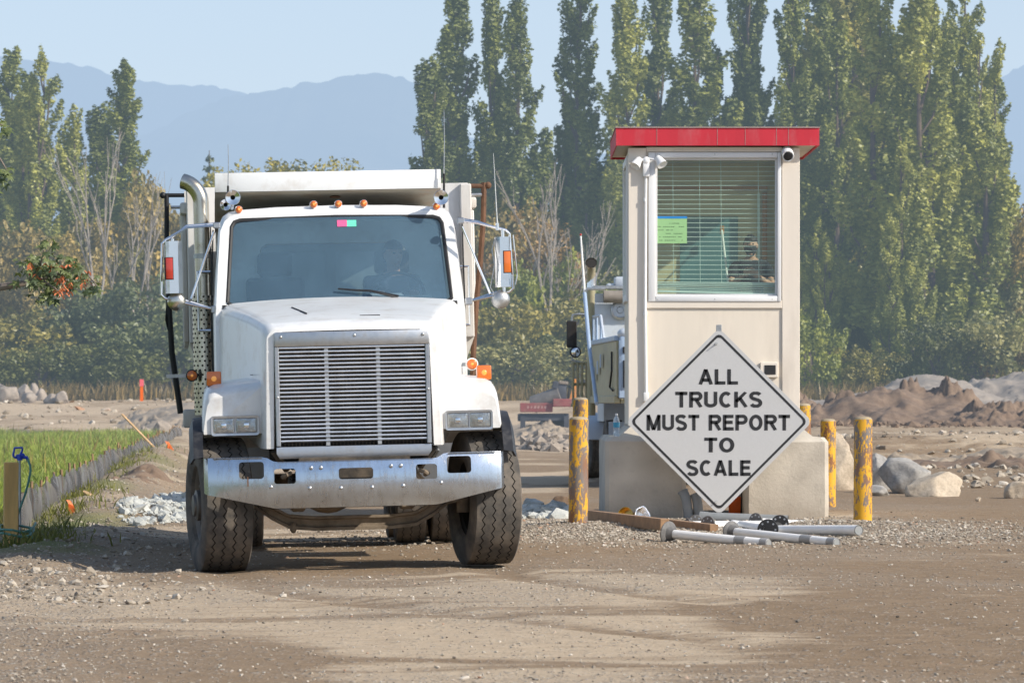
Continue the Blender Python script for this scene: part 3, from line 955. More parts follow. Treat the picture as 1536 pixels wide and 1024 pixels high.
heap('soil_heap', 'dark brown lumpy soil heap right of the booth', 11.6, 117, 4.6, 7, 1.35, M['soil_brown'], 3, 0.75)
heap('soil_heap', 'small reddish brown soil heap right of the dark lumpy one', 14.5, 112, 2.3, 4, 0.75, M['soil_brown'], 5, 0.4)
heap('soil_heap', 'brown soil heap just behind the right bollards', 8.8, 121, 2.6, 5, 1.15, M['soil_brown'], 8, 0.5)
heap('soil_heap', 'dark soil heap cut off by the right picture edge', 16.4, 108, 2.0, 4, 0.85, M['soil_brown'], 6, 0.35)
rubble('soil_clods', 'loose brown soil clods spilled round the foot of the soil heaps', 11.5, 110.5, 5.6, 3.5, 0.05, 900, 0.03, 0.22, M['soil_brown'], 35, 4.0)
heap('sand_heap', 'long smooth grey sand heap with two peaks, behind the brown soil', 19.0, 176, 7.5, 12, 1.75, M['soil_grey'], 11, 0.25, 2)
heap('sand_heap', 'grey sand heap to the right of the two peaked one', 25.0, 182, 7.0, 12, 1.85, M['soil_grey'], 14, 0.25)
heap('sand_heap', 'broad low grey heap in front of the sand heaps', 20.5, 150, 6.5, 8, 0.9, M['soil_grey'], 16, 0.35)
heap('soil_bank', 'low ridge of dark turned soil behind the boulders', 9.6, 78.0, 4.2, 2.6, 0.30, M['soil_brown'], 18, 0.28, 5)
heap('soil_bank', 'pale dirt bank behind the dark soil ridge', 11.5, 85.5, 4.8, 3.6, 0.36, M['soil_tan'], 22, 0.3, 3)
heap('dirt_mound', 'rough dirt mound beyond the grass field, left of the truck', -14.0, 168, 3.6, 9, 1.15, M['soil_tan'], 24, 0.4, group='dirt mounds in the left background', cat='dirt mound')
heap('dirt_mound', 'low dirt mound behind the red machine', 1.4, 150, 3.2, 9, 0.8, M['soil_tan'], 26, 0.35, group='dirt mounds in the left background', cat='dirt mound')
heap('dirt_mound', 'dark dug soil mound beside the silt fence', -5.2, 53, 0.7, 2.8, 0.20, M['soil_brown'], 28, 0.12, group='dirt mounds in the left background', cat='dirt mound')


# ------------------------------------------------------------------ mountains
def mountain(name, D, ridge, seed, depth, c0, c1, gain):
    t = NT(name)
    pos = t.t.nodes.new('ShaderNodeNewGeometry').outputs['Position']
    n1 = t.noise(pos, 0.004, 8, 0.65)
    n2 = t.noise(pos, 0.03, 5, 0.6)
    c = t.mix(t.ramp(t.math('ADD', t.math('MULTIPLY', n1, 0.7), t.math('MULTIPLY', n2, 0.3)), [(0.35, 0.0), (0.65, 1.0)]), c0, c1)
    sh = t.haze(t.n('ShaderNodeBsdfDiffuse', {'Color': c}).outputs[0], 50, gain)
    mat = t.done(sh)
    nxp, nyp = 420, 60
    pxs = np.linspace(ridge[0][0], ridge[-1][0], nxp)
    pys = np.interp(pxs, [r[0] for r in ridge], [r[1] for r in ridge])
    k = np.hanning(15); k /= k.sum()
    pys = np.convolve(np.pad(pys, 7, mode='edge'), k, 'valid')
    X = (pxs - 768) / F * D
    Zr = CAM_H + (HY - pys) / F * D
    Zr = Zr + (fbm(X * 0.02, X * 0, seed, 4) - 0.5) * 18 + (vnoise(X * 0.12, X * 0, seed + 3) - 0.5) * 5
    tt = np.linspace(0, 1, nyp)
    TT, XX_ = np.meshgrid(tt, X, indexing='ij')
    ZZ_ = np.broadcast_to(Zr, TT.shape)
    Y = D - depth * (1 - TT) + 200 * (fbm(XX_ * 0.004, TT * 2, seed + 5, 3) - 0.5) * (1 - TT)
    fold = fbm(XX_ * 0.006, TT * 1.5, seed + 7, 4)
    Z = ZZ_ * (TT ** 0.75) + (fold - 0.5) * 130 * TT * (1 - TT) * 2
    # back side
    Yb = np.full((1, nxp), D + depth); Zb = np.zeros((1, nxp))
    Vv = np.stack([np.concatenate([XX_, X[None]], 0).ravel(), np.concatenate([Y, Yb], 0).ravel(), np.concatenate([Z, Zb], 0).ravel()], 1)
    i2 = np.arange((nyp + 1) * nxp).reshape(nyp + 1, nxp)
    q = np.stack([i2[:-1, :-1].ravel(), i2[:-1, 1:].ravel(), i2[1:, 1:].ravel(), i2[1:, :-1].ravel()], 1)
    o = link_mesh(name, tri_mesh(name, Vv, q, True), None, mat)
    return tag(o, kind='structure')


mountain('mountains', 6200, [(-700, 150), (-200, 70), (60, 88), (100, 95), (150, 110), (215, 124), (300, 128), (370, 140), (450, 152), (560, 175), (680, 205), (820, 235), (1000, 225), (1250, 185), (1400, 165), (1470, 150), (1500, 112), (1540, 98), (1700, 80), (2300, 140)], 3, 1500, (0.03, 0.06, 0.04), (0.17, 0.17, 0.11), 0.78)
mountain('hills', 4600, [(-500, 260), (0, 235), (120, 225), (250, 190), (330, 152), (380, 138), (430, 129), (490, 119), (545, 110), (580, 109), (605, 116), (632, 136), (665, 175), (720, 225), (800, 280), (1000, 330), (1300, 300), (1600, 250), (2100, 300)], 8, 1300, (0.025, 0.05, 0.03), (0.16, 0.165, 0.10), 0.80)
# ------------------------------------------------------------------ vegetation
def leaf_mat():
    t = NT('leaves')
    a = t.n('ShaderNodeAttribute', attribute_name='tint').outputs['Fac']
    oi = t.t.nodes.new('ShaderNodeObjectInfo')
    base = oi.outputs['Color']
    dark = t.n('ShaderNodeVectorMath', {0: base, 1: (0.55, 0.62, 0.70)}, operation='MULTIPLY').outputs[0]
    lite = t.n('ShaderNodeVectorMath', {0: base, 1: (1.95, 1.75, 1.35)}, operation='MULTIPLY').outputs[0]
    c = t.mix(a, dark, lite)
    di = t.n('ShaderNodeBsdfDiffuse', {'Color': c})
    tr = t.n('ShaderNodeBsdfTranslucent', {'Color': t.mix(0.5, c, (0.20, 0.24, 0.03))})
    gl = t.n('ShaderNodeBsdfGlossy', {'Color': (0.7, 0.7, 0.7, 1), 'Roughness': 0.45})
    s = t.n('ShaderNodeMixShader', {0: 0.25, 1: di.outputs[0], 2: tr.outputs[0]}).outputs[0]
    s = t.n('ShaderNodeMixShader', {0: 0.05, 1: s, 2: gl.outputs[0]}).outputs[0]
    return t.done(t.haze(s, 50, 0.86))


M['leaf'] = leaf_mat()
M['bark'] = surf('brown_bark', (0.12, 0.085, 0.055), 0.9, 0, 0.3, 2, bump=0.4, haze=True)
M['bark_pale'] = surf('pale_birch_bark', (0.34, 0.29, 0.23), 0.85, 0, 0.2, 2, dirt=(0.2, 0.15, 0.12), dirt_amt=0.25, haze=True)
M['maple_bark'] = surf('maple_bark', (0.22, 0.18, 0.15), 0.9, 0, 0.25, 8, bump=0.4)


def leaves(name, P, N, S, tint, seed, aspect=0.62):
    """one small rhombic leaf per point, facing roughly along N"""
    rs = np.random.RandomState(seed)
    n = len(P)
    N = N + rs.randn(n, 3) * 0.65
    N /= np.linalg.norm(N, axis=1)[:, None] + 1e-9
    a = rs.randn(n, 3)
    U = np.cross(N, a); U /= np.linalg.norm(U, axis=1)[:, None] + 1e-9
    W = np.cross(N, U)
    s = S[:, None]
    V4 = np.stack([P - U * s, P - W * s * aspect + N * s * 0.15, P + U * s, P + W * s * aspect + N * s * 0.15], 1)
    T = np.arange(n * 4).reshape(n, 4)
    return tri_mesh(name, V4.reshape(-1, 3), T, False, np.repeat(tint, 4))


def clump_leaves(C, A, L, Rr, per, seed, size):
    """C centres, A axes, L half lengths, Rr radii: flame-shaped tufts of leaves"""
    rs = np.random.RandomState(seed)
    P, N, T = [], [], []
    for c, a, l, r in zip(C, A, L, Rr):
        m = max(8, int(per * (l * r) / 0.9))
        d = rs.randn(m, 3); d /= np.linalg.norm(d, axis=1)[:, None]
        q = rs.rand(m) ** 0.40
        a = a / np.linalg.norm(a)
        u = np.cross(a, [0.3, 0.9, 0.1]); u /= np.linalg.norm(u)
        v = np.cross(a, u)
        h = d[:, 2] * q
        taper = np.where(h > 0, 1 - 0.65 * h, 1 - 0.25 * -h)
        p = c + a * (h * l)[:, None] + (u * (d[:, 0] * q * taper * r)[:, None]) + (v * (d[:, 1] * q * taper * r)[:, None])
        nrm = u * d[:, 0][:, None] + v * d[:, 1][:, None] + a * (d[:, 2] * 0.5)[:, None] + np.array([0, 0, 0.25])
        P.append(p); N.append(nrm)
        T.append(np.clip(rs.uniform(0.15, 0.75) + rs.randn(m) * 0.16, 0, 1))
    P = np.concatenate(P); N = np.concatenate(N); T = np.concatenate(T)
    return P, N, size * rs.uniform(0.55, 1.25, len(P)), T


def poplar_proto(seed, Ht, Rm, ncl, per, leaf, slim=1.0, bare=0.03, fork=3):
    """upright leaders rising side by side, each a narrow flame of tufts"""
    rs = np.random.RandomState(seed)
    tips = [((0.0, 0.0), Ht, Rm * 0.62)]
    for k in range(fork - 1):
        an = 2 * math.pi * (k + rs.rand() * 0.7) / max(1, fork - 1)
        ro = Rm * rs.uniform(0.42, 0.72)
        tips.append(((ro * math.cos(an), ro * math.sin(an)), Ht * rs.uniform(0.55, 0.93), Rm * rs.uniform(0.40, 0.58)))
    C, A, L, Q = [], [], [], []
    tr = MB()
    tot = sum(h * r for _, h, r in tips)
    for (off, hh, rm) in tips:
        n = int(ncl * hh * rm / tot)
        ph = rs.rand() * 50
        for i in range(n):
            t = bare + (0.985 - bare) * (i + rs.rand()) / n
            env = rm * min(1.0, (max(t - bare * 0.5, 0.01) / 0.20) ** 0.7) * max(0.0, 1 - t) ** 0.52 * 1.30
            env *= 0.62 + 0.76 * float(vnoise(np.array(t * 11.0 + ph), np.array(seed * 1.7), 5))
            an = rs.rand() * 2 * math.pi
            ro = env * (0.25 + 0.75 * rs.rand() ** 0.6)
            out = np.array([math.cos(an), math.sin(an), 0])
            k = min(1.0, t * 3.5)
            l = rs.uniform(0.8, 2.2) * (1 - 0.42 * t) * slim
            r = rs.uniform(0.30, 0.66) * (1 - 0.35 * t) * (0.7 + 0.3 * Rm / 2)
            c = np.array([off[0] * k, off[1] * k, t * hh]) + out * ro
            C.append(c)
            A.append(np.array([0, 0, 1.0]) + out * rs.uniform(0.10, 0.40))
            L.append(l); Q.append(r)
            if i % 3 == 0 and ro > 0.25:
                z0 = max(0.3, c[2] - rs.uniform(1.5, 4.0))
                k0 = min(1.0, z0 / hh * 3.5)
                a0 = np.array([off[0] * k0, off[1] * k0, z0])
                tr.tube([tuple(a0), tuple((a0 + c) / 2 + out * ro * 0.15), tuple(c + np.array([0, 0, l * 0.6]))], [0.07, 0.05, 0.015], 5)
        q = Rm / 2 * rm / (Rm * 0.62)
        tr.tube([(0, 0, -0.4), (off[0] * 0.35, off[1] * 0.35, hh * 0.1), (off[0], off[1], hh * 0.29), (off[0], off[1], hh * 0.65), (off[0], off[1], hh * 0.97)],
                [0.36 * q, 0.26 * q, 0.16 * q, 0.08 * q, 0.015], 8)
    P, N, S, T = clump_leaves(C, A, L, Q, per, seed + 3, leaf)
    return leaves('crown', P, N, S, T, seed), tr.mesh('trunk')


def broad_proto(seed, Ht, Rx, n, per, leaf, z0=0.12, droop=0.0, cl=(0.7, 1.3)):
    rs = np.random.RandomState(seed)
    C, A, L, Q = [], [], [], []
    tr = MB()
    for i in range(n):
        d = rs.randn(3); d /= np.linalg.norm(d)
        q = 0.45 + 0.55 * rs.rand() ** 0.5
        nz = 0.80 + 0.40 * rs.rand()
        zc = Ht * (z0 + (1 - z0) * 0.5)
        c = np.array([d[0] * Rx * q * nz, d[1] * Rx * q * nz, zc + d[2] * Ht * (1 - z0) * 0.46 * q * nz])
        c[2] = max(c[2], Ht * 0.06)
        C.append(c)
        ax = np.array([d[0], d[1], 0.8 - droop * 2.2])
        A.append(ax)
        r = rs.uniform(*cl) * (0.55 + 0.12 * Rx)
        Q.append(r); L.append(r * rs.uniform(0.9, 1.5 + droop))
        if i % 5 == 0:
            tr.tube([(0, 0, Ht * 0.12), tuple(c * 0.5 + np.array([0, 0, Ht * 0.1])), tuple(c)], [0.14, 0.08, 0.03], 5)
    tr.tube([(0, 0, -0.4), (0.05, 0, Ht * 0.2), (0, 0.05, Ht * 0.6)], [0.30, 0.22, 0.08], 8)
    P, N, S, T = clump_leaves(C, A, L, Q, per, seed + 3, leaf)
    return leaves('crown', P, N, S, T, seed), tr.mesh('trunk')


def spruce_proto(seed, Ht, Rx, leaf):
    rs = np.random.RandomState(seed)
    C, A, L, Q = [], [], [], []
    nt = 26
    for i in range(nt):
        t = i / nt
        r = Rx * (1 - t) ** 0.9
        for k in range(max(4, int(9 * (1 - t)))):
            a = rs.rand() * 6.28
            out = np.array([math.cos(a), math.sin(a), -0.18])
            C.append(np.array([0, 0, Ht * (0.08 + 0.9 * t)]) + out * r * 0.5)
            A.append(out); L.append(r * 0.55 + 0.1); Q.append(0.24)
    P, N, S, T = clump_leaves(C, A, L, Q, 190, seed, leaf)
    tr = MB()
    tr.tube([(0, 0, -0.3), (0, 0, Ht * 0.98)], [0.25, 0.02], 7)
    return leaves('crown', P, N, S, T * 0.8, seed), tr.mesh('trunk')


def bare_proto(seed, Ht, spread, leafy=0):
    rs = np.random.RandomState(seed)
    tr = MB()
    tips = []

    def grow(p, d, l, r, dep):
        p2 = p + d * l * 0.5 + Vector(rs.randn(3) * 0.04 * l)
        p3 = p2 + (d + Vector(rs.randn(3) * 0.14)).normalized() * l * 0.5
        tr.tube([p, p2, p3], [r, r * 0.82, r * 0.66], 5, None, False)
        if dep == 0 or r < 0.012:
            tips.append(p3); return
        for k in range(3 if dep > 2 else 2 + rs.randint(2)):
            nd = (d + Vector((rs.randn() * spread, rs.randn() * spread, 0.25 + 0.15 * rs.rand()))).normalized()
            q = p2 if k == 2 else p3
            grow(q, nd, l * rs.uniform(0.62, 0.82), r * rs.uniform(0.5, 0.68), dep - 1)
    for k in range(2):
        grow(Vector((k * 0.5, 0, -0.3)), Vector((0.12 * (1 if k else -1), 0, 1)).normalized(), Ht * (0.36 - 0.06 * k), 0.17, 4)
    C = np.array([t[:] for t in tips])
    C = C[rs.rand(len(C)) < leafy] if leafy else C[:0]
    me = None
    if len(C):
        P, N, S, T = clump_leaves(C, np.tile([0, 0, 1.0], (len(C), 1)), np.full(len(C), 0.5), np.full(len(C), 0.45), 120, seed, 0.13)
        me = leaves('crown', P, N, S, T, seed)
    return me, tr.mesh('trunk')


PROTO = {}
for k, s_ in enumerate([(101, 26, 1.75, 185), (102, 26, 1.9, 200), (103, 24, 1.6, 175)]):
    PROTO['slim%d' % k] = poplar_proto(s_[0], s_[1], s_[2], s_[3], 430, 0.122, 1.0, 0.03, 2 + k % 2)
for k, s_ in enumerate([(111, 27, 3.0, 320), (112, 28, 3.4, 360), (113, 26, 2.7, 290)]):
    PROTO['wide%d' % k] = poplar_proto(s_[0], s_[1], s_[2], s_[3], 400, 0.130, 1.2, 0.02, 5 + k)
for k, s_ in enumerate([(121, 8, 4.0, 90), (122, 9, 4.4, 100), (123, 7, 3.6, 85)]):
    PROTO['broad%d' % k] = broad_proto(s_[0], s_[1], s_[2], s_[3], 170, 0.15)
for k, s_ in enumerate([(131, 4.2, 2.8, 60), (132, 3.6, 2.4, 54)]):
    PROTO['bush%d' % k] = broad_proto(s_[0], s_[1], s_[2], s_[3], 260, 0.11, 0.02, 0, (0.5, 0.95))
PROTO['willow'] = broad_proto(141, 12, 4.6, 150, 170, 0.13, 0.1, 0.7, (0.6, 1.0))
PROTO['spruce'] = spruce_proto(151, 14, 3.0, 0.14)
PROTO['bare0'] = bare_proto(161, 13, 0.26, 0.0)
PROTO['bare1'] = bare_proto(163, 10, 0.34, 0.10)
PROTO['thin'] = bare_proto(165, 9, 0.45, 0.85)

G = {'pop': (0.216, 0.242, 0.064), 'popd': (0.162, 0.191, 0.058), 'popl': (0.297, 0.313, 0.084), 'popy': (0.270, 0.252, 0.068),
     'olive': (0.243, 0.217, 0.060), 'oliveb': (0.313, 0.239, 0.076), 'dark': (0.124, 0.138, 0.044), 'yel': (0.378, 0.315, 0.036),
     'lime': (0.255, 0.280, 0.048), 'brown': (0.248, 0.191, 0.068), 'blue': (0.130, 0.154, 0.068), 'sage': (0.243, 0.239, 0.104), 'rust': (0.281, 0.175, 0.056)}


def put_tree(name, proto, label, cat, group, px, top, D, col, rot=None, wid=1.0, pale=False):
    cr, tr = PROTO[proto]
    ht0 = {'slim0': 26, 'slim1': 26, 'slim2': 24, 'wide0': 27, 'wide1': 28, 'wide2': 26, 'broad0': 8, 'broad1': 9, 'broad2': 7, 'bush0': 4.2, 'bush1': 3.6,
           'willow': 12, 'spruce': 14, 'bare0': 13, 'bare1': 10, 'thin': 9}[proto]
    if proto.startswith(('broad', 'bush', 'willow')): ht0 *= 1.04
    X = gx(px, D)
    z0 = gh(X, D)
    ht = CAM_H + (HY - top) / F * D - z0
    s = ht / ht0
    o = thing(name, label, cat, (X, D, z0), (0, 0, rot if rot is not None else rnd.uniform(0, 6.28)), group)
    o.scale = (s * wid, s * wid, s)
    if cr is not None:
        c = link_mesh('crown', cr, o)
        if not cr.materials: cr.materials.append(M['leaf'])
        c.color = tuple(G[col]) + (1,)
    if not tr.materials: tr.materials.append(M['bark_pale'] if proto in ('bare0', 'bare1', 'thin') else M['bark'])
    link_mesh('trunk', tr, o)
    return o


GP = 'tall poplars in the row behind the site'
POP = 'poplar_tree'
P_ = lambda proto, label, px, top, D, col, wid=1.0, rot=None: put_tree(POP, proto, label, 'poplar', GP, px, top, D, col, rot, wid * (1.42 if proto.startswith('slim') else 1.48))
# left group
P_('slim0', 'poplar at the left edge of the picture, tallest of its group', 18, 78, 238, 'pop', 1.25)
P_('wide2', 'broad pale poplar second from the left edge', 66, 78, 232, 'popl', 0.95)
P_('slim2', 'slim poplar half hidden behind the broad pale one at left', 40, 110, 246, 'popd', 1.1)
P_('slim1', 'sharp pointed poplar rising alone behind the bare birch at left', 186, 90, 236, 'pop', 1.35)
P_('slim2', 'short dark poplar against the left side of the lone pointed one', 152, 158, 240, 'popd', 1.3)
P_('slim0', 'small poplar between the left group and the bare birch', 112, 205, 240, 'popl', 1.6)
# centre
P_('slim0', 'tall dark poplar straight above the truck mirror', 684, -40, 236, 'popd', 1.0)
P_('slim2', 'shorter poplar leaning on the left of the tall dark one', 645, 88, 232, 'popd', 1.15)
P_('slim2', 'slim poplar left of the twin stemmed pair above the dead birch', 741, -28, 238, 'pop', 0.85)
P_('slim1', 'darker poplar right of the slim one above the dead birch', 776, -12, 234, 'popd', 0.95)
P_('slim1', 'tall poplar alone against the sky left of the booth', 866, -70, 236, 'popd', 0.95)
P_('slim0', 'poplar straight above the left end of the booth roof', 941, -40, 234, 'popl', 0.95)
P_('slim2', 'thin dark poplar above the booth roof, beside a sky gap', 987, -60, 240, 'popd', 0.9)
P_('slim1', 'poplar above the middle of the booth window', 1042, -80, 236, 'pop', 1.15)
P_('wide0', 'dense dark poplar above the right half of the booth', 1122, -70, 240, 'popd', 0.75)
P_('wide1', 'big poplar rising behind the right end of the booth roof', 1190, -60, 230, 'pop', 0.8)
P_('wide2', 'olive poplar in the gap right of the booth', 1262, -90, 238, 'popy', 0.8)
P_('wide0', 'dark poplar trunked low left of the biggest poplar', 1312, -75, 244, 'popd', 0.8)
P_('wide1', 'biggest and brightest poplar, on the right', 1392, -130, 222, 'popl', 0.98)
P_('wide2', 'bright poplar forming the right shoulder of the biggest one', 1448, -40, 228, 'popl', 0.75)
P_('slim1', 'dark narrow poplar at the right edge of the poplar row', 1488, 95, 238, 'popd', 1.1)
P_('slim0', 'dark poplar filling behind the olive one', 1232, -30, 252, 'popd', 1.5)
P_('wide0', 'short leafy poplar at the foot of the biggest one', 1352, 215, 217, 'popl', 0.9)
P_('wide2', 'short pale poplar beside the right wall of the booth', 1225, 330, 219, 'popl', 1.1)

GT = 'trees and bushes behind the yard'
B_ = lambda name, proto, label, px, top, D, col, wid=1.0: put_tree(name, proto, label, 'tree' if 'tree' in name else 'bush', GT, px, top, D, col, None, wid)
# low belt, left
B_('bushy_tree', 'broad0', 'brownish loose tree at the left edge under the poplars', 15, 335, 228, 'oliveb', 0.85)
B_('bushy_tree', 'broad1', 'rusty olive tree below the broad pale poplar', 85, 355, 226, 'oliveb', 0.75)
B_('bushy_tree', 'broad2', 'olive tree under the bare birch', 150, 345, 230, 'olive', 0.8)
B_('bushy_tree', 'broad0', 'tall yellowish thin tree right of the lone pointed poplar', 225, 262, 232, 'oliveb', 0.62)
B_('bush', 'bush0', 'dark blue green bush at far left behind the boulders', 25, 462, 216, 'olive', 1.2)
B_('bush', 'bush1', 'dark olive bush beneath the maple branch', 90, 478, 217, 'olive', 1.5)
B_('bush', 'bush0', 'dark blue bush left of the exhaust stack', 205, 418, 218, 'blue', 1.0)
B_('bush', 'bush1', 'low blue green bush just left of the dump box', 245, 470, 213, 'blue', 1.3)
B_('bush', 'bush0', 'dark bush in the dip of the left hedge line', 145, 470, 219, 'dark', 1.2)
B_('bush', 'bush1', 'dark bush between boulders and survey stake', 55, 515, 212, 'dark', 1.5)
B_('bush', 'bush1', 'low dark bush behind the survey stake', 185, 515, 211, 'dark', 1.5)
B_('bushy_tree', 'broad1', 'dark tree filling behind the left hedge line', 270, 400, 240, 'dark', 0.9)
# behind the truck
B_('spruce_tree', 'spruce', 'blue green spruce top behind the exhaust stack', 314, 218, 262, 'blue', 1.0)
B_('willow_tree', 'willow', 'yellow green willow top above the left of the dump box', 372, 236, 250, 'yel', 0.95)
B_('willow_tree', 'willow', 'yellow green willow top above the middle of the dump box', 475, 236, 254, 'yel', 0.9)
B_('willow_tree', 'willow', 'yellow green willow between the spruce and the other willow tops', 425, 240, 247, 'yel', 0.95)
B_('willow_tree', 'willow', 'yellow green willow right of the cab shield, under dark poplars', 690, 238, 246, 'yel', 0.55)
B_('bushy_tree', 'broad1', 'lime green tree right of the dump box top', 742, 282, 238, 'lime', 0.65)
B_('bushy_tree', 'broad0', 'brownish olive tree behind the right truck mirror', 775, 300, 232, 'oliveb', 0.75)
B_('willow_tree', 'willow', 'round green willow left of the booth', 912, 228, 244, 'pop', 0.85)
B_('bushy_tree', 'broad2', 'olive tree between the dead birch and the booth', 880, 395, 228, 'olive', 0.9)
B_('bush', 'bush0', 'sage grey bush below the right truck mirror', 745, 452, 217, 'sage', 1.1)
B_('bush', 'bush1', 'dark green bush beside the stump', 810, 440, 215, 'olive', 1.0)
B_('bush', 'bush0', 'yellow green bush left of the stack of the far truck', 835, 385, 219, 'lime', 0.7)
B_('bush', 'bush1', 'grey green bush behind the red machine', 775, 508, 211, 'sage', 1.6)
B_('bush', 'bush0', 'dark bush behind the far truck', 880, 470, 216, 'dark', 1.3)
B_('bush', 'bush1', 'rust tinged bush beneath the dead birch', 822, 372, 224, 'rust', 0.55)
# right belt
for k, (px, top, col, pr, w, lb) in enumerate([
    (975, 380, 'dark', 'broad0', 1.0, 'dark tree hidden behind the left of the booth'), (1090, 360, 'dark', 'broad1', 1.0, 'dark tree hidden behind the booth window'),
    (1215, 470, 'lime', 'bush0', 0.8, 'lime green bush right of the booth wall'), (1262, 430, 'dark', 'broad2', 0.7, 'dark tree between the booth and biggest poplar'),
    (1300, 520, 'olive', 'bush1', 1.1, 'olive bush at the foot of the dark poplar'), (1410, 470, 'dark', 'bush0', 0.9, 'dark bush right of the biggest poplar trunk'),
    (1455, 455, 'dark', 'broad2', 0.7, 'dark tree behind the sage bush at right'), (1505, 370, 'sage', 'broad0', 0.8, 'sage green tree at the right edge'),
    (1535, 300, 'oliveb', 'broad1', 0.6, 'brownish tree cut off by the right edge'), (1490, 470, 'sage', 'bush1', 1.1, 'low sage bush below the sage green tree'),
    (1530, 515, 'rust', 'bush0', 0.9, 'reddish bush at the right edge behind the sand heaps')]):
    B_('bushy_tree' if pr.startswith('broad') else 'bush', pr, lb, px, top, 224 if pr.startswith('broad') else 213, col, w)
put_tree('bare_tree', 'bare0', 'bare white birch in front of the lone pointed poplar', 'tree', GT, 168, 190, 222, 'olive', 0.4, 0.8)
put_tree('bare_tree', 'bare0', 'dead pale birch with forked branches left of the far truck', 'tree', GT, 838, 238, 218, 'olive', 1.2, 0.9)
put_tree('bare_tree', 'thin', 'thin brown leaved tree right of the dead birch', 'tree', GT, 800, 330, 222, 'rust', 2.5, 0.9)

# far-off wood closing the view behind the belt: reads as one mass
rs_ = np.random.RandomState(77)
C_, A_, L_, Q_ = [], [], [], []
for k in range(420):
    D_ = rs_.uniform(258, 285)
    px_ = rs_.uniform(-120, 1650)
    X_ = gx(px_, D_)
    Z_ = 1.4 + rs_.rand() ** 1.3 * 6.0
    C_.append(np.array([X_, D_, Z_])); A_.append(np.array([0, 0, 1.0])); L_.append(1.9); Q_.append(1.6)
P2, N2, S2, T2 = clump_leaves(C_, A_, L_, Q_, 95, 5, 0.24)
wood = link_mesh('woods', leaves('woods', P2, N2, S2, T2 * 0.7, 9), None, M['leaf'])
wood.color = (0.10, 0.115, 0.05, 1)
tag(wood, 'dark leafy undergrowth closing the gaps behind the trees', 'woods', kind='stuff')


# ------------------------------------------------------------------ stump, grass
st = MB()
st.tube([(0, 0, -0.2), (0.05, 0, 0.5), (0.12, 0, 1.0), (0.2, 0, 1.45)], [0.22, 0.16, 0.15, 0.07], 8)
st.tube([(0.05, 0, 0.9), (-0.3, 0, 1.1), (-0.42, 0.0, 0.8)], [0.07, 0.05, 0.03], 6)
so = st.build('tree_stump', None, M['bark_pale'])
D_ = 215
so.location = (gx(762, D_), D_, CAM_H + (HY - 520) / F * D_ - 0.3)
so.scale = (0.9, 0.9, 0.9)
so.location.z = gh(so.location.x, D_)
so.scale = (1, 1, 3.2)
tag(so, 'pale broken tree stump among the bushes right of the truck', 'stump')


def grass(name, label, X, Y, Hh, Wd, colA, seed, haze=True, lean=0.35):
    rs = np.random.RandomState(seed)
    n = len(X)
    Z = ground_h(X, Y) - 0.02
    a = rs.rand(n) * 6.28
    dx, dy = np.cos(a) * Wd, np.sin(a) * Wd
    lx, ly = rs.randn(n) * lean * Hh, rs.randn(n) * lean * Hh
    b0 = np.stack([X - dx, Y - dy, Z], 1); b1 = np.stack([X + dx, Y + dy, Z], 1)
    m0 = np.stack([X - dx * .7 + lx * .35, Y - dy * .7 + ly * .35, Z + Hh * .55], 1); m1 = np.stack([X + dx * .7 + lx * .35, Y + dy * .7 + ly * .35, Z + Hh * .55], 1)
    tp = np.stack([X + lx, Y + ly, Z + Hh], 1)
    Vv = np.stack([b0, b1, m1, tp, m0], 1).reshape(-1, 3)
    T = np.arange(n * 5).reshape(n, 5)
    tint = np.repeat(np.clip(rs.rand(n) * 0.8 + 0.5 * (fbm(X * 0.3, Y * 0.15, seed, 3) - 0.5), 0, 1), 5)
    o = link_mesh(name, tri_mesh(name, Vv, T, False, tint), None, M['leaf'])
    o.color = tuple(colA) + (1,)
    return tag(o, label, 'grass', kind='stuff')


rs_ = np.random.RandomState(3)
n = 210000
Y_ = 40 + 105 * rs_.rand(n) ** 1.1
lo = -0.150 * Y_ - 0.5
X_ = lo + rs_.rand(n) * (fence_x(Y_) - 0.30 - lo)
kp = (rs_.rand(n) < 0.35 + 0.65 * sstep(0.35, 0.6, fbm(X_ * 0.5, Y_ * 0.2, 13, 3))) & (Y_ < 128 + 18 * fbm(X_ * 0.1, Y_ * 0, 72, 3))
X_, Y_ = X_[kp], Y_[kp]
grass('grass', 'bright green grass growing in the field behind the silt fence', X_, Y_, 0.10 + 0.28 * rs_.rand(len(X_)) ** 1.6 * (0.5 + fbm(X_ * .4, Y_ * .15, 15, 3)), 0.007 + 0.011 * rs_.rand(len(X_)), (0.27, 0.34, 0.08), 4)
n = 2200
Y_ = 40 + 100 * rs_.rand(n)
lo = -0.150 * Y_ - 0.5
X_ = lo + rs_.rand(n) * (fence_x(Y_) - 0.3 - lo)
kp = fbm(X_ * 0.35, Y_ * 0.12, 19, 3) > 0.5
X_, Y_ = X_[kp], Y_[kp]
grass('tall_grass', 'tall straw coloured seed stems standing in the green field', X_, Y_, 0.3 + 0.35 * rs_.rand(len(X_)), 0.006 + 0.006 * rs_.rand(len(X_)), (0.30, 0.24, 0.10), 12, True, 0.12)
n = 9000
Y_ = 34 + 60 * rs_.rand(n) ** 1.3
X_ = crest_x(Y_) - 0.30 + rs_.randn(n) * 0.26
kp = fbm(X_ * 0.9, Y_ * 0.35, 73, 3) > 0.54
X_, Y_ = X_[kp], Y_[kp]
grass('weeds', 'pale weeds growing along the berm in front of the silt fence', X_, Y_, 0.04 + 0.15 * rs_.rand(len(X_)) ** 2, 0.005 + 0.005 * rs_.rand(len(X_)), (0.17, 0.18, 0.05), 6)
n = 5000
Y_ = 30 + 12 * rs_.rand(n)
X_ = fence_x(Y_) - 0.1 - rs_.rand(n) * 1.2
